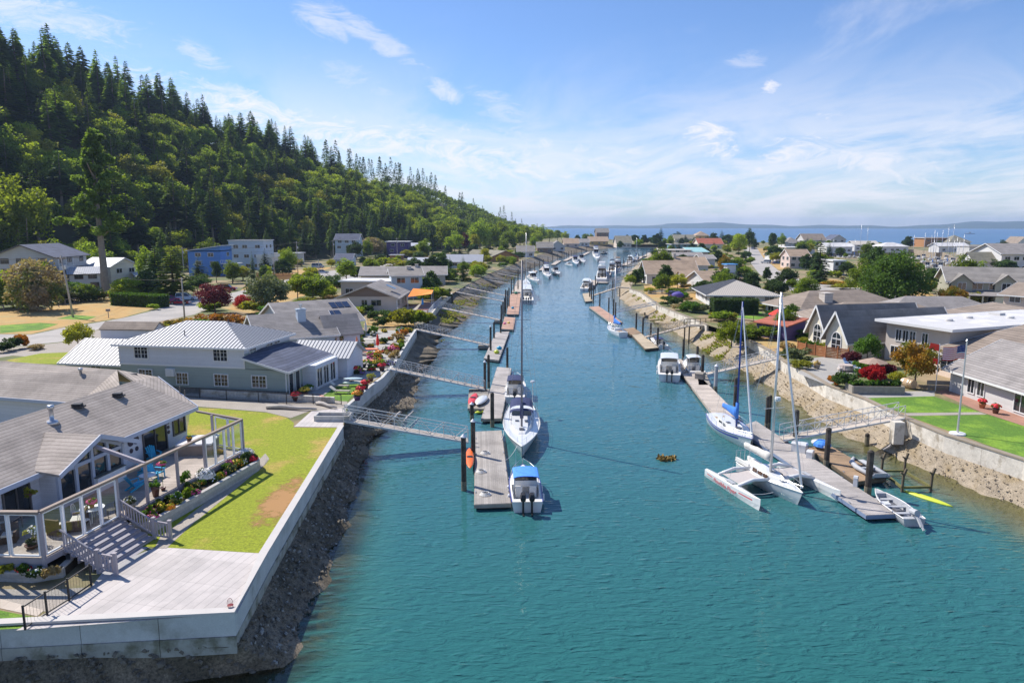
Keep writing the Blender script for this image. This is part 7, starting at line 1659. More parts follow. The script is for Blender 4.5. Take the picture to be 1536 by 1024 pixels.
# raised trough on the paved square, driftwood fence, netting below the two-storey house
t = thing('planter_trough', 'empty grey concrete trough on the paved square', 'trough', at(472, 632), -.02); m = MB(); L_, W_ = 3.0, 1.3
for c, s in (((L_ / 2, 0, .25), (L_, .12, .5)), ((L_ / 2, W_, .25), (L_, .12, .5)), ((0, W_ / 2, .25), (.12, W_, .5)), ((L_, W_ / 2, .25), (.12, W_, .5))): m.box(c, s)
m.build('trough', m_conc, t); m = MB(); m.box((L_ / 2, W_ / 2, .12), (L_ - .1, W_ - .1, .2)); m.build('soil', m_yard, t)
wirefence('dark netting fence at the foot of the two storey house', [(262, 594), (300, 597), (340, 600), (388, 603), (430, 606), (470, 606), (512, 607)], 1.0, M('dark_net', (.05, .045, .04), .8))
t = thing('kettle_wall', 'low tan stone wall behind the netting of the two storey house', 'wall', at(345, 598)); m = MB(); a, c = at(300, 594) - at(345, 598), at(500, 606) - at(345, 598); m.bar(a + V(0, .4, .3), c + V(0, .4, .3), .3, .6); m.build('stone_wall', m_conc_old, t); t.name = 'garden_wall'
t = thing('wheeled_barbecue', 'red and black barbecue by the stone base of the two storey house', 'barbecue', at(398, 592), -.17); m = MB(); m.box((0, 0, .45), (1.0, .5, .9)); m.build('cart', BLACK, t); m = MB(); m.loft([[(x, .28 * cos(pi * k / 6), .9 + .28 * sin(pi * k / 6)) for k in range(7)] for x in (-.5, .5)]); m.build('lid', REDP, t)
# ---- garden of the two-storey house
RUST = M('orange_rust', (.62, .19, .03), .6, .2, 3)
t = thing('garden_shelter', 'bright orange metal shelter box beside the two storey house', 'shelter', at(490, 564), -.15); m = MB(); m.box2((-.9, -.6, 0), (-.82, .8, 1.9)); m.box2((.82, -.6, 0), (.9, .8, 1.9)); m.box2((-.9, .72, 0), (.9, .8, 1.9)); m.plate([(-1, -.7, 1.85), (1, -.7, 1.85), (1, .9, 2.05), (-1, .9, 2.05)], .08); m.build('shell', RUST, t); m = MB(); m.box2((-.6, 0, 0), (.6, .6, .5)); m.build('bench', BLACK, t)
def closed_umbrella(u, v, mat, label, h=2.5, open_=False, R=1.5):
    t = thing('parasol', label, 'parasol', at(u, v)); m = MB(); m.tube([(0, 0, 0), (0, 0, h)], .035, 7); m.build('pole', WOODG, t); m = MB()
    if open_: m.lathe([(R, h - .55), (R * .97, h - .5), (R * .5, h - .22), (.05, h), (.02, h + .08)], 8)
    else: m.lathe([(.12, .95), (.24, 1.1), (.22, 1.6), (.12, 2.2), (.03, h + .05)], 9)
    m.build('canopy', mat, t); m = MB(); m.lathe([(.3, 0), (.28, .08), (.05, .1)], 10); m.build('base', BLACK, t)
SALM = M('salmon_canvas', (.70, .25, .14), .8, .1, 3); REDC = M('red_canvas', (.75, .05, .03), .8, .1, 3)
closed_umbrella(536, 532, SALM, 'closed salmon parasol at the left of the garden table'); closed_umbrella(567, 528, REDC, 'closed red parasol at the right of the garden table'); closed_umbrella(549, 506, CANV, 'closed pale parasol farther back in the garden')
closed_umbrella(1308, 566, M('taupe_canvas', (.36, .26, .2), .8), 'open taupe parasol behind the red maple', 2.3, True, 1.6); closed_umbrella(1225, 480, M('red_blue_canvas', (.70, .16, .08), .8), 'open red parasol beyond the twin gables', 2.2, True, 1.8)
def ltable(label, u, v, mat, L=2.2, W=.9, h=.74, rz=0, bench=True):
    t = thing('garden_table', label, 'table', at(u, v), rz); m = MB(); m.box((0, 0, h), (L, W, .06)); m.build('tabletop', mat, t)
    for x in (-.42, .42):
        for y in (-.35, .35): m = MB(); m.bar((L * x, W * y, 0), (L * x, W * y, h), .07); m.build('leg', mat, t)
    if bench:
        for y in (-.95, .95): m = MB(); m.box((0, W * y, .44), (L, .3, .05)); [m.box((L * x, W * y, .22), (.06, .28, .44)) for x in (-.4, .4)]; m.build('bench', mat, t)
ltable('salmon wood table with benches between the closed parasols', 550, 531, SALM, 3.0, 1.0); ltable('salmon coloured low bench table in the near part of the garden', 549, 546, SALM, 2.6, .6, .5, 0, False); ltable('pale plank table beside the pot row on the concrete yard', 552, 516, CREAMC, 2.2, .9)
PBLUE = M('pale_blue_board', (.50, .64, .70), .5, .06, 2); PGRN = M('pale_green_board', (.36, .50, .45), .5, .06, 2)
kayakish('pale blue paddle board on trestles above the small lawn', (515, 569), (545, 569), 3.7, .8, PBLUE, 'paddle_board', .2, 'paddle board', ck=False); kayakish('pale green canoe lying behind the small lawn', (514, 577), (542, 577), 3.15, .8, PGRN, 'canoe', .4, 'canoe', ck=True)
for u, v, lb in ((508, 590, 'weathered wooden lounger on the small lawn'), (507, 582, 'second weathered lounger with a cushion behind the first')):
    t = thing('sun_lounger', lb, 'lounger', at(u, v), -.1); m = MB(); m.box((.4, 0, .32), (1.6, .6, .06)); m.build('seat', WOODG, t); m = MB(); m.bar((-.35, 0, .35), (-.9, 0, .75), .6, .06); m.build('backrest', CREAMC, t); m = MB(); [m.bar((x, y, 0), (x, y, .32), .06) for x in (-.3, 1.1) for y in (-.25, .25)]; m.build('frame', WOODG, t)
kayakish('orange white kayak lying by the netting fence', (474, 598), (488, 597), 3.05, .7, ORANGEP, ck=False)
rg = random.Random(3)
POTS = [(530, 560, P_RED, 'big red geranium pot, the left of a pair by the pot row'), (532, 552, P_RED, 'big red geranium pot behind its twin by the pot row'), (520, 556, P_ORANGE, 'orange marigold pot left of the red geraniums'), (517, 562, P_ORANGE, 'low orange flower pot before the marigold pot'), (573, 556, P_RED, 'red flower tub at the foot of the second footbridge'), (568, 536, P_ORANGE, 'round purple bowl of orange flowers by the red parasol'),
        (444, 601, P_RED, 'red pot by the blue chair at the house corner'), (457, 594, P_YELLOW, 'yellow flower pot beside the bay door'), (556, 572, None, 'lime green shrub in a black pot on the seawall'), (548, 583, P_RED, 'red flower box on the garden seawall'), (541, 592, P_RED, 'long red flower box on the seawall above the dinghy'), (536, 600, P_ORANGE, 'small orange pot on the seawall by the fence')]
for u, v, pm, lb in POTS: potted(lb, at(u, v, GZ + .15 if u > 535 and v > 560 else GZ), .36, .45, TERR if pm != P_ORANGE else M('purple_pot', (.14, .06, .16), .5), pm, L_YEL if pm is None else None, .52, n=130, size=.10)
for k in range(9): potted('low green plant in the dark pot row across the concrete yard', at(498 + k * 9.5, 552 - k * .2), .34, .4, BLACK, P_YELLOW if k % 3 == 1 else None, (L_GREEN, L_YEL, L_MID)[k % 3], .5, n=30)['group'] = 'pots in the row across the yard'
for (u, v, lm, pm, R, hz, lb) in ((560, 500, L_GREEN, None, .9, 1, 'round green shrub in the garden behind the parasols'), (528, 503, L_YEL, P_YELLOW, .8, .8, 'yellow green bed of flowers by the pale parasol'), (541, 505, L_GREEN, None, .8, .9, 'green flower bed right of the pale parasol'), (597, 512, L_TAN, None, 1.1, 1.1, 'golden grass clump on the seawall bed'), (588, 538, L_TAN, None, 1.0, 1.0, 'straw coloured grass beside the second footbridge'), (604, 503, L_ORANGE, None, .9, .9, 'orange plant near the third footbridge'), (590, 527, L_ORANGE, P_PINK, .9, .8, 'orange pink flower bed along the seawall'), (584, 548, L_SAGE, P_PURPLE, .9, .6, 'lavender bed above the second footbridge'), (600, 525, L_GREEN, None, .9, .9, 'green shrub on the seawall bed'), (612, 498, L_YEL, P_ORANGE, .8, .7, 'yellow orange flower bed at the wall bend'), (480, 575, L_GREEN, P_WHITE, .7, .9, 'green plants beside the orange shelter'), (506, 540, L_GREEN, None, .7, .8, 'green shrub at the start of the pot row'), (460, 588, L_GREEN, P_WHITE, .6, 1, 'leafy plant by the blue chair'), (575, 515, L_DARK, None, .8, .8, 'dark compost shrub behind the red parasol')): bed(lb, at(u, v), R, lm, pm, 70, .09, int(u), hz, 'garden_plant', .17)
# ================================================================ FENCES, POLES, WIRES, VEHICLES
FENW = M('grey_fence_wood', (.30, .26, .23), .9, .25, 2)
wirefence('long grey post and rail fence along the dry verge', [(-20, 468), (6, 466), (28, 464), (52, 462), (70, 460), (84, 458), (98, 457), (112, 455), (121, 453), (134, 452), (146, 450), (156, 449), (164, 448)], 1.15, FENW, mesh=False, rails=2, pw=.16)
wirefence('brown wooden post fence before the white cubic house', [(352, 420), (365, 421), (380, 422), (395, 423), (408, 424)], 1.2, WOODF, mesh=False, rails=2, pw=.18)
wirefence('dark post fence round the dry yard left of the tan house', [(552, 486), (566, 486), (580, 487), (597, 488), (613, 489)], 1.1, WOODF, mesh=True)
wirefence('white railing round the terrace of the tan house', [(596, 470), (612, 473), (630, 476), (643, 473), (652, 461), (662, 452)], 1.05, T_WHITE, mesh=True)
wirefence('white picket fence before the white house with the long brown roof', [(972, 441), (990, 441), (1010, 440), (1030, 440), (1058, 439)], .9, T_WHITE, mesh=False, rails=3)
wirefence('dark post fence along the old wall by the hedge lawn', [(1080, 479), (1100, 480), (1130, 482), (1152, 484)], 1.1, WOODF, mesh=False, rails=2)
def boardfence(label, pts, h, mat):
    P = [at(u, v) for u, v in pts]; o = P[0]; t = thing('board_fence', label, 'fence', o); m = MB()
    for i in range(len(P) - 1):
        a, c = P[i] - o, P[i + 1] - o; n = max(1, int(h / .2))
        for k in range(n): m.bar(a + V(0, 0, .14 + k * .2), c + V(0, 0, .14 + k * .2), .03, .17)
    m.build('boards', mat, t)
    for p in P: m = MB(); m.bar(p - o, p - o + V(0, 0, h + .15), .12); m.build('post', mat, t)
boardfence('red brown board fence in front of the twin gables', [(1196, 528), (1208, 531), (1222, 533), (1238, 536), (1256, 538), (1272, 540)], 1.5, M('red_cedar', (.38, .15, .06), .8, .2, 2))
boardfence('tan board fence at the white cubic house', [(385, 418), (410, 419), (440, 419)], 2.0, M('orange_cedar', (.55, .27, .11), .8, .15, 2))
POLEM = M('silvered_pole', (.40, .36, .32), .9, .2, 2); POLEB = M('brown_pole', (.22, .155, .11), .9, .25, 2)
TOPS = {}
def upole(key, label, u, v, vt, arm=True, lean=0, mat=None, z=GZ, r=.16):
    p = at(u, v, z); zt = zat(p, vt); h = zt - z; t = thing('utility_pole', label, 'utility pole', p); m = MB(); m.tube([(0, 0, -.3), (lean * h * .5, 0, h * .5), (lean * h, 0, h)], [r, r * .85, r * .65], 9); m.build('pole', mat or POLEM, t, True)
    if arm:
        m = MB(); m.box((lean * h * .97, 0, h * .95), (2.0, .11, .13)); ar = m.build('crossarm', POLEB, t); m = MB(); [m.lathe([(.05, 0), (.06, .1), (.03, .2)], 6, (lean * h * .97 + x, 0, h * .95 + .07)) for x in (-.85, -.3, .3, .85)]; m.build('insulators', GELD, ar)
    m = MB(); m.lathe([(.2, 0), (.22, .1), (.22, .7), (.15, .8)], 9, (lean * h * .8 + .3, 0, h * .78)); 
    if arm: m.build('transformer', STEEL, t)
    TOPS[key] = p + V(lean * h * .97, 0, h * .95)
upole('a', 'leaning silvered utility pole on the dry verge by the rail fence', 110, 476, 383, True, -.10, r=.2); upole('b', 'plain pale pole standing before the plum tree', 277, 478, 416, False); upole('c', 'utility pole at the street beside the dry lot', 447, 411, 362); upole('d', 'short pole by the parked van on the street', 479, 418, 389, False); upole('e', 'pole in front of the tan board fence', 412, 419, 385, False)
upole('f', 'utility pole before the pale blue cottage', 501, 396, 360); upole('g', 'utility pole before the dark purple house', 596, 389, 357); upole('h', 'utility pole beside the columnar tree', 663, 377, 348); upole('i', 'slim pole right of the red leaved tree on the left bank', 713, 376, 348); upole('j', 'pole in the trees left of the bright blue house', 276, 412, 371); upole('k', 'thin pole in the far trees of the left bank', 808, 366, 348, False)
def wire(label, p, q, sag=.8, r=.022):
    p, q = Vector(p), Vector(q); m = MB(); m.tube([p.lerp(q, k / 10) - p - V(0, 0, sag * 4 * (k / 10) * (1 - k / 10)) for k in range(11)], r, 4); o = m.build('power_line', BLACK); o.location = p; tag(o, label, 'power line', 'power lines along the street')
lbl = 'thin sagging power line strung between the street poles'
for a, c in (('a', 'j'), ('j', 'c'), ('c', 'f'), ('f', 'g'), ('g', 'h'), ('h', 'i')):
    for dx, dz in ((-.8, .25), (.8, .25), (0, -1.4)): wire(lbl, TOPS[a] + V(dx, 0, dz), TOPS[c] + V(dx, 0, dz), 1.2)
for dx, dz in ((-.8, .25), (.8, .25), (0, -1.4), (0, -2.2)): wire(lbl, TOPS['a'] + V(dx, 0, dz), V(-170 + dx, 110, 14 + dz), 1.0)
wire(lbl, TOPS['b'], TOPS['a'] + V(0, 0, -2), .8); wire(lbl, TOPS['b'], TOPS['d'], .8); wire(lbl, TOPS['d'] + V(0, 0, 0), TOPS['c'] + V(0, 0, -1.5), .6)
TYRE = M('tyre', (.02, .02, .02), .9, .1, 4); HLAMP = M('lamp_glass', (.7, .7, .68), .1, .05, 3); TLAMP = M('tail_lamp', (.35, .02, .02), .2, .05, 3)
def car(label, u, v, rz, col, kind='sedan', cat='car', z=GZ):
    L, W, H_ = {'sedan': (4.5, 1.8, 1.42), 'suv': (4.7, 1.9, 1.75), 'van': (5.0, 2.0, 2.05), 'pickup': (5.6, 1.95, 1.8), 'sport': (4.3, 1.85, 1.22)}[kind]
    pm = M('car_paint_' + '_'.join(str(int(c * 99)) for c in col), col, .25, .03, 1, spec=.5, coat=.6); t = thing('parked_car', label, cat, at(u, v, z), rz)
    def prof(y, pts, ins): return [(x, y, zz) for x, zz in pts]
    bz = H_ * .56; m = MB(); body = [(-L / 2, .35), (-L / 2 + .05, bz * .95), (-L * .3, bz), (L * .22, bz), (L / 2 - .2, bz * .88), (L / 2, bz * .6), (L / 2, .3), (L * .42, .22), (-L * .42, .22)]
    m.loft([[(x * .97, -W / 2 + (0 if zz < bz * .9 else .08), zz) for x, zz in body], [(x, -W / 2 + .12, zz + .01) for x, zz in body], [(x, W / 2 - .12, zz + .01) for x, zz in body], [(x * .97, W / 2 - (0 if zz < bz * .9 else .08), zz) for x, zz in body]], True, True); m.build('body', pm, t)
    c0, c1, r0, r1 = {'sedan': (-L * .40, L * .22, -L * .24, L * .06), 'sport': (-L * .36, L * .2, -L * .2, L * .03), 'suv': (-L * .48, L * .2, -L * .45, L * .06), 'van': (-L * .49, L * .36, -L * .47, L * .2), 'pickup': (-L * .08, L * .22, -L * .04, L * .1)}[kind]
    g = MB(); a, b_ = W / 2 - .1, W / 2 - .28; lo = [(c0, -a, bz), (c1, -a, bz), (c1, a, bz), (c0, a, bz)]; hi = [(r0, -b_, H_ - .06), (r1, -b_, H_ - .06), (r1, b_, H_ - .06), (r0, b_, H_ - .06)]; g.loft([lo, hi], True); g.build('windows', GLASS, t)
    m = MB(); m.loft([hi, [(x * .98, y * .96, H_) for x, y, q in hi]], True, True)
    for q in range(4): m.bar(lo[q], hi[q], .09, .07)
    for s in (-1, 1): m.bar(((c0 + c1) / 2, s * (a + .0), bz), ((r0 + r1) / 2, s * (b_ + .01), H_ - .05), .09, .05)
    m.build('roof', pm, t)
    if kind == 'pickup': m = MB(); m.box2((-L / 2 + .1, -W / 2 + .15, bz - .02), (-L * .1, W / 2 - .15, bz + .03)); m.build('bed_liner', BLACK, t)
    for x in (-L * .31, L * .31):
        for s in (-1, 1): w = MB(); w.tube([(x, s * (W / 2 - .2), .33), (x, s * (W / 2 + .01), .33)], .33, 14); o = w.build('wheel', TYRE, t); w = MB(); w.tube([(x, s * (W / 2 - .1), .33), (x, s * (W / 2 + .025), .33)], .19, 10); w.build('rim', STEEL, o)
    for s in (-1, 1): m = MB(); m.box((L / 2 - .06, s * W * .36, bz * .72), (.14, .36, .14)); m.build('headlight', HLAMP, t); m = MB(); m.box((-L / 2 + .03, s * W * .38, bz * .8), (.1, .24, .2)); m.build('tail_light', TLAMP, t)
car('bright red sports car parked at the hedge', 270, 456, .15, (.55, .015, .03), 'sport'); car('white estate car parked behind the red sports car', 280, 450, .2, (.75, .75, .77), 'suv'); car('dark red hatchback on the dry lot before the bright blue house', 342, 436, .1, (.28, .012, .025), 'suv'); car('magenta small car nose out beside the red sports car', 256, 452, .4, (.35, .02, .18), 'sedan')
car('grey van on the gravel near the street poles', 477, 402, -.2, (.35, .42, .5), 'van', 'van'); car('pale blue grey car beside the grey van', 484, 410, .2, (.42, .47, .55), 'sedan'); car('dark car under the trees by the small cottage', 517, 401, .1, (.04, .05, .07), 'suv'); car('black sedan below the white garage', 436, 405, -.1, (.03, .03, .04), 'sedan'); car('red pickup left of the black sedan', 420, 403, .1, (.40, .03, .03), 'pickup', 'pickup truck')
car('silver suv parked beside the far right street', 1149, 395, 2.2, (.35, .37, .40), 'suv'); car('dark small car right of the silver suv', 1165, 396, .3, (.07, .09, .15), 'sedan'); car('dark grey pickup on the street before the golden tree', 1405, 459, .05, (.16, .145, .13), 'pickup', 'pickup truck'); car('white car behind the dark grey pickup', 1424, 461, .1, (.6, .62, .66), 'sedan'); car('white van far up the right street', 1128, 374, 1.4, (.55, .55, .58), 'van', 'van'); car('dark blue car behind the low wall by the timber pier', 1017, 447, .3, (.06, .06, .14), 'suv')
t = thing('boat_trailer', 'covered boat with a purple top on a trailer beside the right street', 'boat trailer', at(1334, 455), 2.9); hull(t, 6.0, 2.2, 1.0, 'motor', GEL, GELD); m = MB(); m.loft([[(x, .9 * cos(pi * j / 8), 1.0 + hh * sin(pi * j / 8)) for j in range(9)] for x, hh in ((.5, .7), (1.5, 1.0), (2.8, 1.0), (3.4, .3))]); m.build('cover', M('purple_canvas', (.10, .08, .32), .8, .2, 4), t); [ (lambda m: (m.tube([(2, s * .95, -.3), (2, s * 1.15, -.3)], .34, 12), m.build('wheel', TYRE, t)))(MB()) for s in (-1, 1)]; t.location.z += .65
# mailbox, sheds, dry hay, satellite dish
t = thing('mailbox', 'grey mailbox on a post beside the street verge', 'mailbox', at(163, 477)); m = MB(); m.bar((0, 0, 0), (0, 0, 1.3), .1); m.build('post', FENW, t); m = MB(); m.box((0, 0, 1.5), (.6, .5, .45)); m.build('box', FENW, t)
t = thing('shed', 'small grey shed with a brown ridge roof behind the ribbed roofs', 'shed', at(152, 511), -.1); 
R, G = roof_parts(8.5, 3.0, 1.9, .9, 'gx', .15); G.box2((0, 0, -.1), (8.5, 3, 1.9)); G.build('wall', W_LAV, t); R.build('roof', R_BROWN, t)
t = thing('shed', 'dark blue shed with a reddish roof on the right bank', 'shed', at(1134, 504), -1.0); R, G = roof_parts(5.5, 4.5, 2.3, .8, 'shed', .4); G.box2((0, 0, -.1), (5.5, 4.5, 2.1)); G.build('wall', W_NAVY if 'W_NAVY' in globals() else W_PURPLE, t); R.build('roof', R_RED, t)
t = thing('shed', 'striped blue and red play tent beyond the dark blue shed', 'tent', at(1166, 482), .2, None); t.name = 'play_tent'; m = MB(); m.lathe([(1.5, 0), (1.5, 1.3)], 8); m.build('wall', M('blue_tent', (.05, .16, .45), .8), t); m = MB(); m.lathe([(1.7, 1.28), (.05, 2.3)], 8); m.build('roof', REDC, t)
t = thing('shade_sail', 'orange shade sail over the terrace of the tan house', 'shade sail', at(632, 455), 0); P = [at(612, 464), at(648, 462), at(650, 452), at(620, 452)]; m = MB()
c = sum(P, Vector()) / 4; off = t.location; cc = c + V(0, 0, 2.3) - off
tops = [p + V(0, 0, 3.0 if i % 2 else 2.6) - off for i, p in enumerate(P)]
for i in range(4): m.face([tops[i], tops[(i + 1) % 4], cc]); m.face([tops[(i + 1) % 4] + V(0, 0, .02), tops[i] + V(0, 0, .02), cc + V(0, 0, .02)])
m.build('sail', M('orange_sail', (.85, .26, .03), .8, .08, 3), t)
for i, p in enumerate(P): m = MB(); m.bar(p - off, tops[i] + V(0, 0, .1), .09); m.build('post', T_WHITE, t)
closed_umbrella(634, 464, M('blue_canvas2', (.03, .2, .5), .8), 'closed blue parasol under the orange sail', 2.3); ltable('brown dining table on the terrace under the orange sail', 634, 470, M('red_wood', (.3, .1, .06), .7), 2.4, 1, .75)
t = thing('pergola', 'white garden arbour before the white house with the long brown roof', 'arbour', at(1044, 437)); m = MB(); [m.bar((x, y, 0), (x, y, 2.6), .12) for x in (-1, 1) for y in (-.6, .6)]; m.build('posts', T_WHITE, t); m = MB(); [m.bar((x, -1, 2.7), (x, 1, 2.7), .08, .14) for x in (-1.2, -.6, 0, .6, 1.2)]; m.build('top_slats', T_WHITE, t)
# ---- flagpole lawn
def flagpole():
    p = at(1436, 651); t = thing('flagpole', 'tall silver flagpole on a round white base in the front lawn', 'flagpole', p); h = zat(p, 512) - GZ
    m = MB(); m.tube([(0, 0, 0), (0, 0, h)], [.09, .055], 10); m.build('pole', ALU, t); m = MB(); m.lathe([(.62, 0), (.6, .12), (.1, .16)], 20); m.build('base', T_WHITE, t); m = MB(); m.lathe([(.02, -.09), (.09, 0), (.02, .09)], 10, (0, 0, h + .07)); m.build('finial', STEEL, t)
    fm = [M('flag_red', (.55, .03, .05), .8, .05, 3), M('flag_white', (.75, .74, .72), .8, .05, 3), M('flag_blue', (.03, .05, .20), .8, .05, 3)]; fl = MB(); W_, Hh, N_ = 1.75, 1.1, 26
    def P(a, b_): return V(-.07 - a * W_ * .96, .12 * sin(a * 7 + b_) * a + .1 * a, h - .35 - (1 - b_) * Hh - .18 * a * a + .06 * sin(a * 6 + 1))
    for s in range(13):
        b0, b1 = 1 - (s + 1) / 13, 1 - s / 13
        for i in range(N_):
            a0, a1 = i / N_, (i + 1) / N_; fl.mat(2 if (a1 <= .41 and s < 7) else (0 if s % 2 == 0 else 1)); fl.face([P(a0, b0), P(a1, b0), P(a1, b1), P(a0, b1)])
    fl.mat(1)
    for r_ in range(5):
        for c_ in range(6):
            a, b_ = .035 + c_ * .064, 1 - (.045 + r_ * .1); q = P(a, b_); 
            for dy in (-.012, .012): fl.face([q + V(.032 * sin(k * 4 * pi / 5) if k % 2 else .02 * sin(k * 4 * pi / 5), dy, .032 * cos(k * 4 * pi / 5)) for k in range(5)])
    o = fl.build('flag', fm, None); o.location = p; tag(o, 'striped red and white flag with a starry blue corner on the silver flagpole', 'flag')
flagpole()
p = at(1403, 586); t = thing('flagpole', 'short white pole with a red pennant by the terrace corner', 'flagpole', p); m = MB(); m.tube([(0, 0, 0), (0, 0, 5)], .045, 7); m.build('pole', T_WHITE, t); m = MB(); m.face([(0, 0, 4.9), (-.9, .1, 5.1), (-1.0, .15, 4.5), (0, 0, 4.2)]); m.face([(0, .01, 4.2), (-1.0, .16, 4.5), (-.9, .11, 5.1), (0, .01, 4.9)]); m.face([(0, 0, 3.4), (-.5, .1, 3.5), (-.5, .1, 2.9), (0, 0, 2.8)]); m.build('pennant', REDC, t)
potted('red flower pot on the brick terrace, the farther of two', at(1473, 612), .3, .5, TERRA, P_RED, None, .42, n=150, size=.09); potted('red flower pot on the brick terrace, the nearer of two', at(1493, 620), .3, .5, TERR, P_RED, None, .42, n=150, size=.09)
for k, u in enumerate((1505, 1511, 1520)): t = thing('bucket', 'white bucket in the row along the grey clapboard wall', 'bucket', at(u, 613 + k * 2.5), 0, 'buckets along the clapboard wall'); m = MB(); m.lathe([(.17, 0), (.21, .45), (.22, .46), (.19, .44)], 12); m.build('pail', T_WHITE, t); m = MB(); m.tube([(.2 * cos(a), .02, .45 + .1 * sin(a)) for a in [pi * q / 6 for q in range(7)]], .008, 4); m.build('handle', STEEL, t)
t = thing('garden_bench', 'grey wooden bench by the terrace behind the golden maple', 'bench', at(1408, 585), -.2); m = MB(); m.box((0, 0, .45), (2.2, .5, .06)); m.build('seat', WOODG, t); m = MB(); m.box((0, .25, .75), (2.2, .06, .45)); m.build('backrest', WOODG, t); [(lambda m: (m.box((x, 0, .22), (.08, .45, .44)), m.build('leg', WOODG, t)))(MB()) for x in (-1, 1)]
t = thing('raised_bed', 'grey timber raised bed full of leafy vegetables', 'raised bed', at(1279, 591), -.05); L_ = (at(1352, 590) - at(1279, 591)).length; m = MB(); m.box((L_ / 2, 0, .42), (L_, .1, .84)); m.box((L_ / 2, 1.9, .42), (L_, .1, .84)); m.box((0, .95, .42), (.1, 1.8, .84)); m.box((L_, .95, .42), (.1, 1.8, .84)); m.build('timber_sides', WOODG, t); m = MB(); m.box((L_ / 2, .95, .35), (L_ - .1, 1.8, .7)); m.build('soil', M('dark_soil', (.06, .045, .03)), t)
m = MB(); [crown_mesh(m, (L_ * (k + .5) / 6, .95, .95), (L_ / 9, .7, .32), 40 + k, 8, 44, .17, 1, .8) for k in range(6)]; m.build('vegetables', L_GREEN, t)
t = thing('barrel', 'pale wooden barrel lying on its side by the raised bed', 'barrel', at(1362, 582) + V(0, 0, .55), .3); m = MB(); m.tube([(0, -.7, 0), (0, -.35, 0), (0, .35, 0), (0, .7, 0)], [.46, .56, .56, .46], 16); m.build('staves', M('barrel_wood', (.50, .36, .22), .8, .2, 3), t); m = MB(); [m.tube([(0, y - .03, 0), (0, y + .03, 0)], .57 if abs(y) < .4 else .5, 16) for y in (-.55, -.3, .3, .55)]; m.build('hoops', STEEL, t)
t = thing('table', 'round table under a checked cloth on the grey terrace', 'table', at(1268, 556)); m = MB(); m.lathe([(.95, .2), (.85, .5), (.8, .74), (.02, .76)], 18); m.build('tablecloth', M('checked_cloth', (.62, .52, .46), .85, .25, 5, line=[('X', .2, .3, .4), ('Y', .2, .3, .4)]), t); m = MB(); m.tube([(0, 0, 0), (0, 0, .72)], .06, 8); m.build('pedestal', WOODG, t)
for u, v, rz, lb in ((1272, 549, .4, 'pale blue slatted chair behind the checked table'), (1286, 556, -1.2, 'pale blue slatted chair right of the checked table')): adirondack(at(u, v), rz, lb, M('pale_blue_paint', (.35, .52, .75), .5))
metal_chair(at(1260, 557), 1.8, 'white wire chair left of the checked table', WHITEM); potted('planter with yellow grasses on the grey terrace', at(1225, 553), .35, .5, WOODG, P_YELLOW, L_TAN, .5, n=25, size=.06)
kayakish('upturned red canoe on the dry yard before the twin gables', (1192, 497), (1216, 502), 3.3, 1.0, REDP, 'canoe', .6, 'canoe', ck=False); kayakish('purple covered boat on the dry yard by the canal', (1007, 448), (1026, 449), 3.1, 2.2, M('purple_canvas', (.10, .08, .32)), 'covered_boat', 1.7, 'boat', ck=False)
# ================================================================ GARDEN TREES, SHRUBS AND HEDGES
def T(key, u, v, vt, label, leaf=None, wide=1.0, z=GZ, cat='tree', group=None, name=None):
    p = at(u, v, z); h = zat(p, vt) - z; return plant(key, p, h, None, label, cat, group, wide, name, leaf)
random.seed(77)
T('bigfir', 160, 444, 196, 'huge lone fir with a long bare trunk beside the cream house', None, 1.1, name='fir_tree', cat='conifer')
def S(u, v, vt, label, leaf, wide=1.0, key=None, cat='shrub', z=GZ): return T('bush' if key else ('shrub', 'shrub2')[int(u) % 2], u, v, vt, label, leaf, wide, z, cat)
T('leafy3', 30, 388, 256, 'big pale green round tree at the left edge before the wood', L_BRIGHT, .95, z=10); T('leafy3', 118, 400, 310, 'yellow green young maple below the lone fir', L_YEL, .9, z=4); S(55, 466, 385, 'great bronze pink bush beside the rail fence', L_PINKT, 1.0, 'small2'); S(12, 462, 402, 'bright green bush at the left edge behind the rail fence', L_BRIGHT, 1.05, 'small2'); S(112, 452, 422, 'round green white flecked shrub behind the leaning pole', L_GREEN, 1.7, 'small2'); S(133, 452, 425, 'dark green rounded shrub right of the leaning pole', L_MID, 1.5, 'small'); S(95, 455, 425, 'sage green shrub before the grey cottage', L_SAGE, 1.3, 'small')
T('small2', 62, 440, 392, 'green tree half hiding the grey house with the broad blue roof', L_MID, .9); T('leafy0', 222, 432, 372, 'green tree between the cream house and the bright blue house', L_MID, .8); T('leafy2', 325, 424, 388, 'dark green tree below the bright blue house', L_DARK, .8); S(192, 448, 415, 'bright green shrub before the cream house', L_BRIGHT, 1.5, 'small'); S(150, 450, 438, 'small shrub with orange blooms at the fir trunk', L_ORANGE, 1.6)
T('spruce', 262, 448, 375, 'spreading light green cedar left of the bright blue house', L_BRIGHT, 1.9, cat='conifer'); T('spruce', 235, 440, 370, 'dark drooping cedar behind the clipped hedge', L_FIR, 1.5, cat='conifer'); T('spruce', 300, 430, 385, 'dark conifer before the bright blue house', L_FIR, 1.6, cat='conifer')
T('small2', 323, 470, 425, 'broad maroon plum tree at the street corner', L_MAROON, 1.15); S(365, 462, 441, 'red leaved shrub right of the maroon plum', L_RED, 1.3, 'small'); T('small2', 402, 467, 413, 'silver green olive like tree on the dry lot', L_SILVER, 1.25); T('small', 447, 452, 412, 'bright green tree right of the silver one', L_BRIGHT, 1.1); T('small2', 470, 452, 412, 'second bright green tree near the tan board fence', L_MID, 1.2); S(490, 448, 425, 'green bush at the low taupe house', L_BRIGHT, 1.3, 'small'); S(378, 470, 450, 'yellow green low bush below the silver tree', L_YEL, 1.6)
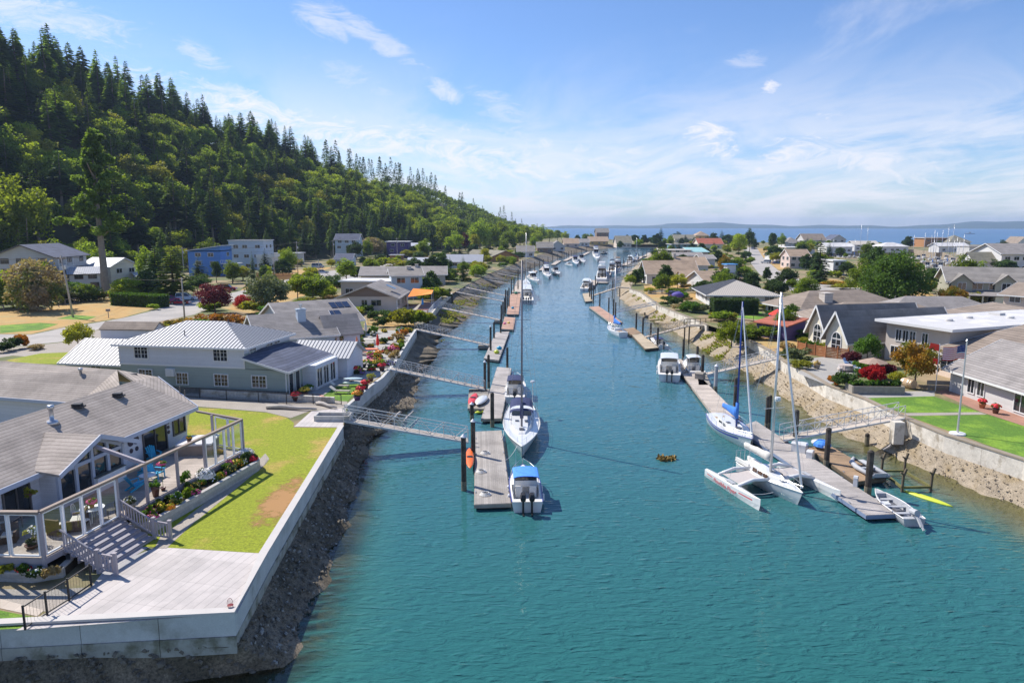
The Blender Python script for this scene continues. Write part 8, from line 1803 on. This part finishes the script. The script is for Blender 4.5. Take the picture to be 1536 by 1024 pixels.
T('spruce', 380, 424, 378, 'thin dark cypress before the white cubic house', L_DARK, .6, cat='conifer'); T('small', 428, 398, 372, 'small green tree by the white garage', L_BRIGHT, 1.0); S(441, 400, 386, 'pink flowering bush by the white garage', L_PINKT, 1.4); S(468, 416, 400, 'clipped round bush by the parked van', L_YEL, 1.2); T('small', 520, 420, 398, 'small green tree by the street before the cottages', L_GREEN, 1.1)
# orange and golden bed behind the ribbed roofs
for i, (u, v, vt, lf, w, lb) in enumerate(((238, 503, 484, L_YEL, 1.5, 'yellow green end of the flower hedge by the street'), (262, 500, 478, L_GOLD, 1.6, 'golden shrub in the flower hedge, left of the plain pole'), (285, 498, 474, L_GOLD, 1.6, 'golden shrub in the flower hedge by the plain pole'), (305, 500, 476, L_GREEN, 1.5, 'green shrub amid the golden flower hedge'), (322, 495, 470, L_ORANGE, 1.6, 'orange shrub in the flower hedge below the plum'), (345, 492, 469, L_ORANGE, 1.7, 'orange shrub at the right end of the flower hedge'), (225, 505, 488, L_TAN, 1.5, 'straw grass clump by the street end of the flower hedge'))): S(u, v, vt, lb, lf, w)
T('small2', 118, 526, 484, 'leafy tree right in front of the silver ribbed garage roof', L_YEL, 1.0); S(22, 524, 505, 'small dark bush on the gravel verge', L_DARK, 1.0); S(32, 522, 500, 'orange grass tuft on the gravel verge', L_ORANGE, .7); S(8, 528, 512, 'dark shrub at the edge of the front lawn', L_DARK, 1.3); S(55, 524, 515, 'rusty heap of brush on the gravel verge', L_TAN, 2.0)
# left bank farther on
T('small', 533, 392, 362, 'dark green tree beside the pale blue houses', L_DARK, 1.2); T('leafy0', 552, 390, 358, 'tall mixed tree right of the pale blue cottage', L_MID, .8); S(560, 380, 355, 'bronze pink tree below the wood', L_PINKT, 1.4, 'small2', z=5); S(590, 372, 360, 'pinkish shrub left of the purple house', L_PINKT, 1.6, 'small', z=5); S(575, 400, 384, 'bright green hedge bush by the rust red shed', L_BRIGHT, 2.2); S(600, 402, 390, 'yellow green bushes under the rust red shed', L_YEL, 2.5)
T('poplar', 649, 382, 339, 'dark columnar tree before the broadleaf wood', L_DARK, 1.15, cat='conifer'); S(625, 386, 366, 'light green bush left of the columnar tree', L_BRIGHT, 1.3, 'small'); T('pine', 662, 412, 378, 'dark round tree right of the long low house', L_DARK, 1.15); T('spruce', 695, 422, 384, 'dark green conifer on the bank above the footbridges', L_FIR2, 1.05, cat='conifer'); S(716, 415, 396, 'green bush right of that bank conifer', L_MID, 1.4, 'small'); S(675, 420, 402, 'dark shrub between the round tree and the bank conifer', L_DARK, 1.3, 'small')
T('leafy1', 727, 392, 370, 'yellow green tree before the olive roof', L_YEL, 1.0); S(766, 396, 384, 'round green bushes before the orange gable', L_MID, 1.6, 'small'); T('leafy2', 712, 378, 348, 'yellow tree at the edge of the far wood', L_YEL, .9); T('leafy0', 698, 376, 350, 'dark red leaved tree at the edge of the far wood', L_MAROON, .9)
for i, (u, v, vt) in enumerate(((640, 376, 330), (668, 377, 328), (690, 374, 325), (735, 376, 332), (752, 373, 333), (770, 371, 333), (786, 369, 335), (800, 367, 336), (812, 365, 338), (824, 364, 341), (836, 362, 343), (848, 361, 346), (720, 377, 330), (762, 374, 342), (780, 372, 344), (682, 380, 345), (618, 372, 330), (600, 368, 332), (842, 360, 347), (806, 368, 345), (790, 366, 338), (760, 368, 335))):
    T('leafy%d' % (i % 4), u, v, vt, 'round green broadleaf tree in the far row behind the left bank houses', (L_MID, L_BRIGHT, None, L_MID, L_BRIGHT)[i % 5], 1.15, group='far broadleaf trees behind the left bank houses')
S(620, 430, 415, 'green shrub behind the corner balcony house', L_BRIGHT, 1.5); S(652, 450, 430, 'bright green bushes on the terrace beyond the orange sail', L_BRIGHT, 1.7); S(664, 447, 432, 'dark clipped shrub at the terrace end', L_DARK, 1.3); S(645, 438, 420, 'light green climbing bush by the terrace wall', L_BRIGHT, 1.4)
for u, v, vt, lf, w, lb in ((602, 490, 462, L_YEL, 1.2, 'large yellow green bush by the third footbridge'), (622, 488, 464, L_BRIGHT, 1.5, 'large light green bush above the third footbridge'), (640, 486, 468, L_YEL, 1.3, 'yellow green bank bush right of the third footbridge'), (572, 490, 474, L_DARK, 1.1, 'dark round bush in the dry yard'), (560, 480, 466, L_DARK, 1.0, 'dark bush by the solar panelled house'), (530, 500, 484, L_GREEN, .8, 'green climber at the solar panelled house'), (508, 525, 500, L_GOLD, .6, 'golden upright bush by the porch of the chimney house'), (517, 522, 500, L_DARK, .6, 'dark upright bush beside the golden one')): S(u, v, vt, lb, lf, w)
# ---- right bank
T('small2', 1097, 520, 480, 'big rounded green bush leaning over the old wall by the timber pier', L_BRIGHT, 1.15, z=2.2); S(1115, 516, 492, 'dark lower part of the leaning bush', L_DARK, 1.5, z=2); S(1037, 468, 450, 'round clipped green bush on the bank', L_GREEN, 1.6); S(1052, 470, 456, 'grey green bushes by the side lawn', L_SAGE, 1.5); S(1018, 455, 446, 'low dark bush by the covered boat', L_DARK, 1.5)
def hedge(label, A, B, d, h, leaf, name='hedge'):
    a, c = at(*A), at(*B); t = thing(name, label, 'hedge', a, atan2(c.y - a.y, c.x - a.x)); L = (c - a).length; m = MB(); r = random.Random(int(L * 9))
    for k in range(int(L * (d + h) * 95)):
        f = r.random(); x = r.uniform(0, L)
        if f < .5: p = V(x, r.uniform(0, d), h * r.uniform(.93, 1.04))
        elif f < .85: p = V(x, r.uniform(-.06, .1), r.uniform(0, h))
        elif f < .93: p = V(r.choice((0, L)), r.uniform(0, d), r.uniform(0, h))
        else: p = V(x, d, r.uniform(0, h))
        dd = (rv(r) + V(0, -.2, .3)).normalized(); w = dd.cross(rv(r)); rhomb(m, p, dd, w.normalized() if w.length > .05 else V(1, 0, 0), r.uniform(.14, .28), r.uniform(.07, .12))
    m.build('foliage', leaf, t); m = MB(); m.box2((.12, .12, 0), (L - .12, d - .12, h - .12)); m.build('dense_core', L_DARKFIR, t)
hedge('long clipped hedge below the cream house', (166, 458), (238, 462), 3.0, 2.6, L_GREEN); hedge('tall dark clipped hedge in front of the cream hip roof', (1070, 472), (1138, 472), 3.0, 2.9, L_DARK)
T('small', 1178, 505, 462, 'slim green tree behind the trimaran mast', L_MID, 1.0); T('small', 1188, 483, 455, 'leafy tree beside the play tent', L_GREEN, 1.1); S(1158, 478, 465, 'green shrub at the end of the hedge', L_GREEN, 1.2); S(1190, 500, 484, 'flowering bush near the red canoe', L_PINKT, 1.2)
for u, v, vt, lf, w, lb in ((1190, 545, 520, L_SAGE, 1.4, 'grey flowering bush on the corner of the old wall'), (1203, 553, 538, L_YEL, 1.3, 'yellow green low bush by the grey terrace'), (1213, 528, 508, L_GREEN, 1.0, 'green bush at the board fence'), (1240, 526, 512, L_YEL, 1.4, 'yellow green bush under the arched windows'), (1277, 546, 524, L_MAROON, 1.0, 'dark red bush at the end of the board fence'), (1266, 583, 556, L_DARK, 1.1, 'dark conical shrub on the old wall beside the raised bed'), (1250, 578, 562, L_ORANGE, 1.0, 'orange flowering shrub left of the dark conical one'), (1330, 565, 545, L_MAROON, 1.1, 'dark maroon bush behind the red maple'), (1292, 560, 540, L_GREEN, 1.0, 'light green shrub by the blue chairs'), (1345, 575, 555, L_YEL, 1.0, 'yellow green shrub below the golden maple'), (1180, 530, 512, L_TAN, 1.1, 'straw coloured bush by the second right footbridge')): S(u, v, vt, lb, lf, w)
T('small', 1300, 548, 500, 'round bright green tree beside the beige house wall', L_GREEN, 1.0); T('small2', 1372, 580, 512, 'golden orange maple in front of the white flat roof', L_GOLD, .95); T('small', 1305, 582, 546, 'bright red maple beside the raised bed', L_RED, 1.25); T('small', 1312, 585, 545, 'lower branch of red foliage next to the red maple', L_RED, .8)
T('great', 1337, 455, 372, 'great round green tree beside the marina', None, 1.0); T('leafy3', 1290, 445, 385, 'smaller green tree left of the great round one', L_MID, .9); T('leafy2', 1310, 432, 362, 'dark tree behind the great round one', L_DARK, .9); T('small2', 1427, 462, 430, 'golden orange bushy tree before the green grey house', L_GOLD, 1.3)
T('spruce', 1228, 424, 359, 'big dark spruce beside the far street', L_DARK, 1.15, cat='conifer'); T('pine2', 1180, 430, 401, 'dark spreading pine behind the hip roof', L_DARK, 1.3); T('pine', 1150, 420, 400, 'dark bush pine by the white chimney', L_DARK, .9); T('pine2', 1160, 392, 366, 'dark spreading tree on the far side of the street', L_DARK, 1.2)
T('pine', 998, 432, 396, 'dark shore pine before the white house', L_DARK, 1.0); T('pine', 953, 427, 404, 'dark pine at the canal edge, left of two', L_DARK, 1.1); T('small2', 945, 428, 412, 'light green bush below the canal edge pines', L_BRIGHT, 1.2); T('pine', 962, 424, 400, 'dark pine at the canal edge, right of two', L_DARK, .9); T('small', 1046, 430, 418, 'yellow green tree over the arbour', L_YEL, 1.2); S(975, 440, 430, 'yellow flowering shrub by the picket fence', L_YEL, 1.6); S(990, 430, 420, 'green shrub under the shore pine', L_GREEN, 1.5)
T('pine2', 980, 402, 383, 'olive green tree by the dark fronted house', L_YEL, 1.2); T('pine', 968, 408, 388, 'dark tree above the right dock row', L_DARK, 1.3); T('leafy0', 1086, 412, 383, 'golden green tree beside the far street', L_GOLD, 1.1); T('pine2', 1100, 415, 388, 'dark tree right of the golden green one', L_DARK, 1.2); T('pine', 1076, 395, 375, 'dark tree behind the golden green one', L_DARK, 1.4); S(1075, 390, 378, 'bright green bush by the teal roof', L_BRIGHT, 2.2, 'small'); S(1110, 425, 412, 'dark bush by the blue capped chimney', L_DARK, 1.6, 'small'); S(1085, 420, 408, 'sage green bushes behind the brown roof', L_SAGE, 2.0)
T('leafy1', 1108, 382, 346, 'tall bushy yellow green tree left of the street end', L_BRIGHT, .95); T('leafy0', 1124, 378, 344, 'tall dark tree right of the bushy yellow green one', L_DARK, .8); T('spruce', 1132, 374, 354, 'small dark conifer at the street end', L_DARK, 1.2, cat='conifer'); T('leafy2', 1158, 376, 346, 'dark tall tree pair before the sea, the left one', L_DARK, .9); T('leafy3', 1172, 372, 349, 'rounder green tree of the pair before the sea', L_MID, .8)
for i, (u, v, vt, k, lf) in enumerate(((940, 364, 352, 'pine', L_DARK), (952, 364, 351, 'pine2', L_DARK), (966, 366, 352, 'pine', L_DARK), (975, 366, 355, 'pine2', L_DARK), (985, 368, 350, 'pine', L_DARK), (991, 362, 341, 'spruce', L_DARK), (1016, 362, 347, 'leafy3', L_DARK), (1005, 372, 356, 'leafy0', L_MID), (996, 374, 360, 'pine', L_DARK), (1028, 364, 351, 'spruce', L_DARK), (1040, 362, 351, 'spruce', L_DARK), (1070, 368, 349, 'pine', L_DARK), (1082, 366, 345, 'spruce', L_DARK), (1092, 368, 350, 'pine2', L_DARK), (1052, 380, 364, 'pine', L_DARK), (1018, 384, 364, 'spruce', L_DARK), (1072, 382, 366, 'spruce', L_DARK), (1060, 384, 370, 'leafy2', L_DARK), (930, 372, 361, 'pine', L_DARK), (958, 372, 358, 'small', L_MID), (878, 362, 349, 'leafy1', L_MID), (866, 362, 352, 'pine', L_DARK), (886, 360, 350, 'leafy3', L_BRIGHT), (890, 366, 358, 'pine', L_MID))):
    T(k, u, v, vt, 'small dark tree among the houses near the head of the canal', lf, 1.25, group='trees among the houses near the canal head')
for i, (u, v, vt, k, lf) in enumerate(((1212, 382, 362, 'leafy1', L_YEL), (1202, 384, 366, 'pine', L_DARK), (1260, 384, 370, 'pine2', L_DARK), (1308, 376, 364, 'pine', L_DARK), (1362, 372, 354, 'pine', L_DARK), (1408, 371, 361, 'pine2', L_DARK), (1502, 378, 359, 'leafy3', L_DARK), (1470, 402, 391, 'spruce', L_DARK), (1242, 372, 360, 'small', L_MID), (1196, 372, 362, 'pine2', L_MID), (1270, 404, 390, 'leafy1', L_MID), (1256, 400, 388, 'small2', L_BRIGHT), (1480, 400, 393, 'shrub', L_ORANGE), (1222, 366, 356, 'pine', L_DARK))):
    T(k, u, v, vt, 'small tree among the houses around the marina', lf, 1.25, group='trees among the houses around the marina')
S(1250, 430, 420, 'rusty brown ground bush along the side street', L_GOLD, 3.0); S(1268, 434, 424, 'olive ground bush along the side street', L_YEL, 3.0); S(1500, 462, 450, 'bush before the wooden balcony house', L_YEL, 1.6)
# yards: shrubs and small trees round the houses and along the banks
def inpoly(p, P):
    c = False
    for i in range(len(P)):
        a, b = P[i], P[i - 1]
        if (a[1] > p[1]) != (b[1] > p[1]) and p[0] < (b[0] - a[0]) * (p[1] - a[1]) / (b[1] - a[1]) + a[0]: c = not c
    return c
def blocked(x, y, mg):
    for a, rz, W, D in FOOTP:
        dx, dy = x - a.x, y - a.y; lx, ly = dx * cos(rz) + dy * sin(rz), -dx * sin(rz) + dy * cos(rz)
        if -mg < lx < W + mg and -mg < ly < D + mg: return True
    return any(inpoly((x, y), P) for P in SHEETS)
def yards(n, box, left, seed, kinds, label, grp, cat):
    r = random.Random(seed); k = 0; tries = 0
    while k < n and tries < n * 30:
        tries += 1; y = box[0] * (box[1] / box[0]) ** r.random(); W = WL if left else WR
        xw = next((W[i][0] + (W[i + 1][0] - W[i][0]) * (y - W[i][1]) / (W[i + 1][1] - W[i][1] + 1e-6) for i in range(len(W) - 1) if W[i][1] <= y <= W[i + 1][1]), 70 if left else 140)
        x = xw - r.uniform(1.2, box[2]) if left else xw + r.uniform(1.2, box[2])
        if left and x < foot_x(y) + 8: continue
        if blocked(x, y, .9) or inpoly((x, y), BASIN): continue
        # hug the houses, the banks and the streets
        key, h0, h1, w, leaf = kinds[r.randrange(len(kinds))]
        plant(key, (x, y, GZ), r.uniform(h0, h1), r.uniform(0, 6), label, cat, grp, w * r.uniform(.9, 1.3), leaf=leaf); k += 1
SH = [('shrub', 1, 2.4, 1.4, L_GREEN), ('shrub2', 1, 2.2, 1.5, L_YEL), ('shrub', 1.2, 2.6, 1.4, L_DARK), ('shrub2', .8, 1.8, 1.6, L_SAGE), ('shrub', 1.2, 2.5, 1.5, L_MID), ('shrub2', 1, 2, 1.3, L_PINKT), ('shrub', .9, 1.7, 1.6, L_TAN), ('shrub2', 1.4, 2.8, 1.5, L_BRIGHT)]
TR = [('small', 3, 5.5, 1.1, L_MID), ('small2', 3, 5.5, 1.1, L_DARK), ('pine', 3.5, 7, 1.1, None), ('pine2', 3.5, 6.5, 1.2, None), ('small2', 3, 5, 1.2, L_YEL), ('leafy0', 6, 10, 1.1, L_MID), ('spruce', 5, 10, 1.1, None), ('small', 3, 5, 1.2, L_BRIGHT)]
yards(130, (125, 560, 62), True, 3, SH, 'low garden shrub among the left bank yards', 'shrubs in the left bank yards', 'shrub')
yards(105, (170, 640, 80), True, 4, TR, 'small garden tree among the left bank houses', 'garden trees of the left bank', 'tree')
yards(170, (84, 520, 95), False, 5, SH, 'low garden shrub among the right bank yards', 'shrubs in the right bank yards', 'shrub')
yards(190, (150, 760, 190), False, 6, TR, 'small garden tree among the right bank houses', 'garden trees of the right bank', 'tree')
r = random.Random(8)
for i in range(46):
    u, v = r.uniform(520, 612), r.uniform(497, 562)
    if u > 620 - (v - 495) * .75 or u < 522 + abs(v - 530) * .2 and v < 545: continue
    b_ = (P_PINK, P_ORANGE, P_WHITE, P_YELLOW, None, P_RED, P_PURPLE)[i % 7]; bed('bedding plant in the crowded canal garden', at(u, v), r.uniform(.35, .75), (L_GREEN, L_YEL, L_SAGE, L_MID, L_TAN)[i % 5], b_, 60, .08, i, r.uniform(.6, 1.2), 'garden_plant', .15)['group'] = 'bedding plants in the canal garden'
for i in range(20):
    p = V(-20.9, 37.6, PZ).lerp(V(-18.6, 48.6, PZ), (i + .5) / 20) + V(r.uniform(-.5, .35), 0, 0)
    bed('leafy flowering plant filling the long block planter', p, r.uniform(.24, .38), (L_GREEN, L_MID, L_YEL, L_DARK, L_SAGE)[i % 5], (None, P_PINK, P_YELLOW, None, P_ORANGE, P_WHITE)[i % 6], 26, .045, i + 60, r.uniform(.8, 1.7), 'flowering_plant')['group'] = 'plants filling the long block planter'
k_ = at(996, 689, 0); m = MB(); crown_mesh(m, (0, 0, .05), (1.1, .5, .12), 3, 14, 30, .25, 1, .9); o = m.build('floating_seaweed', M('brown_kelp', (.28, .19, .05), .7, .3, 3)); o.location = k_; tag(o, 'clump of brown seaweed drifting in mid channel', 'seaweed')
# ================================================================ AIR
def haze():
    m, N, L = nmat('air'); o = N.new('ShaderNodeOutputMaterial'); v = N.new('ShaderNodeVolumePrincipled')
    v.inputs['Color'].default_value = (.52, .70, 1.0, 1); v.inputs['Density'].default_value = 9.5e-5; v.inputs['Anisotropy'].default_value = .2
    L.new(v.outputs[0], o.inputs['Volume']); b = MB(); b.box2((-5500, -40, -4), (9500, 11500, 140)); h = b.build('haze', m); tag(h, kind='stuff')
haze()
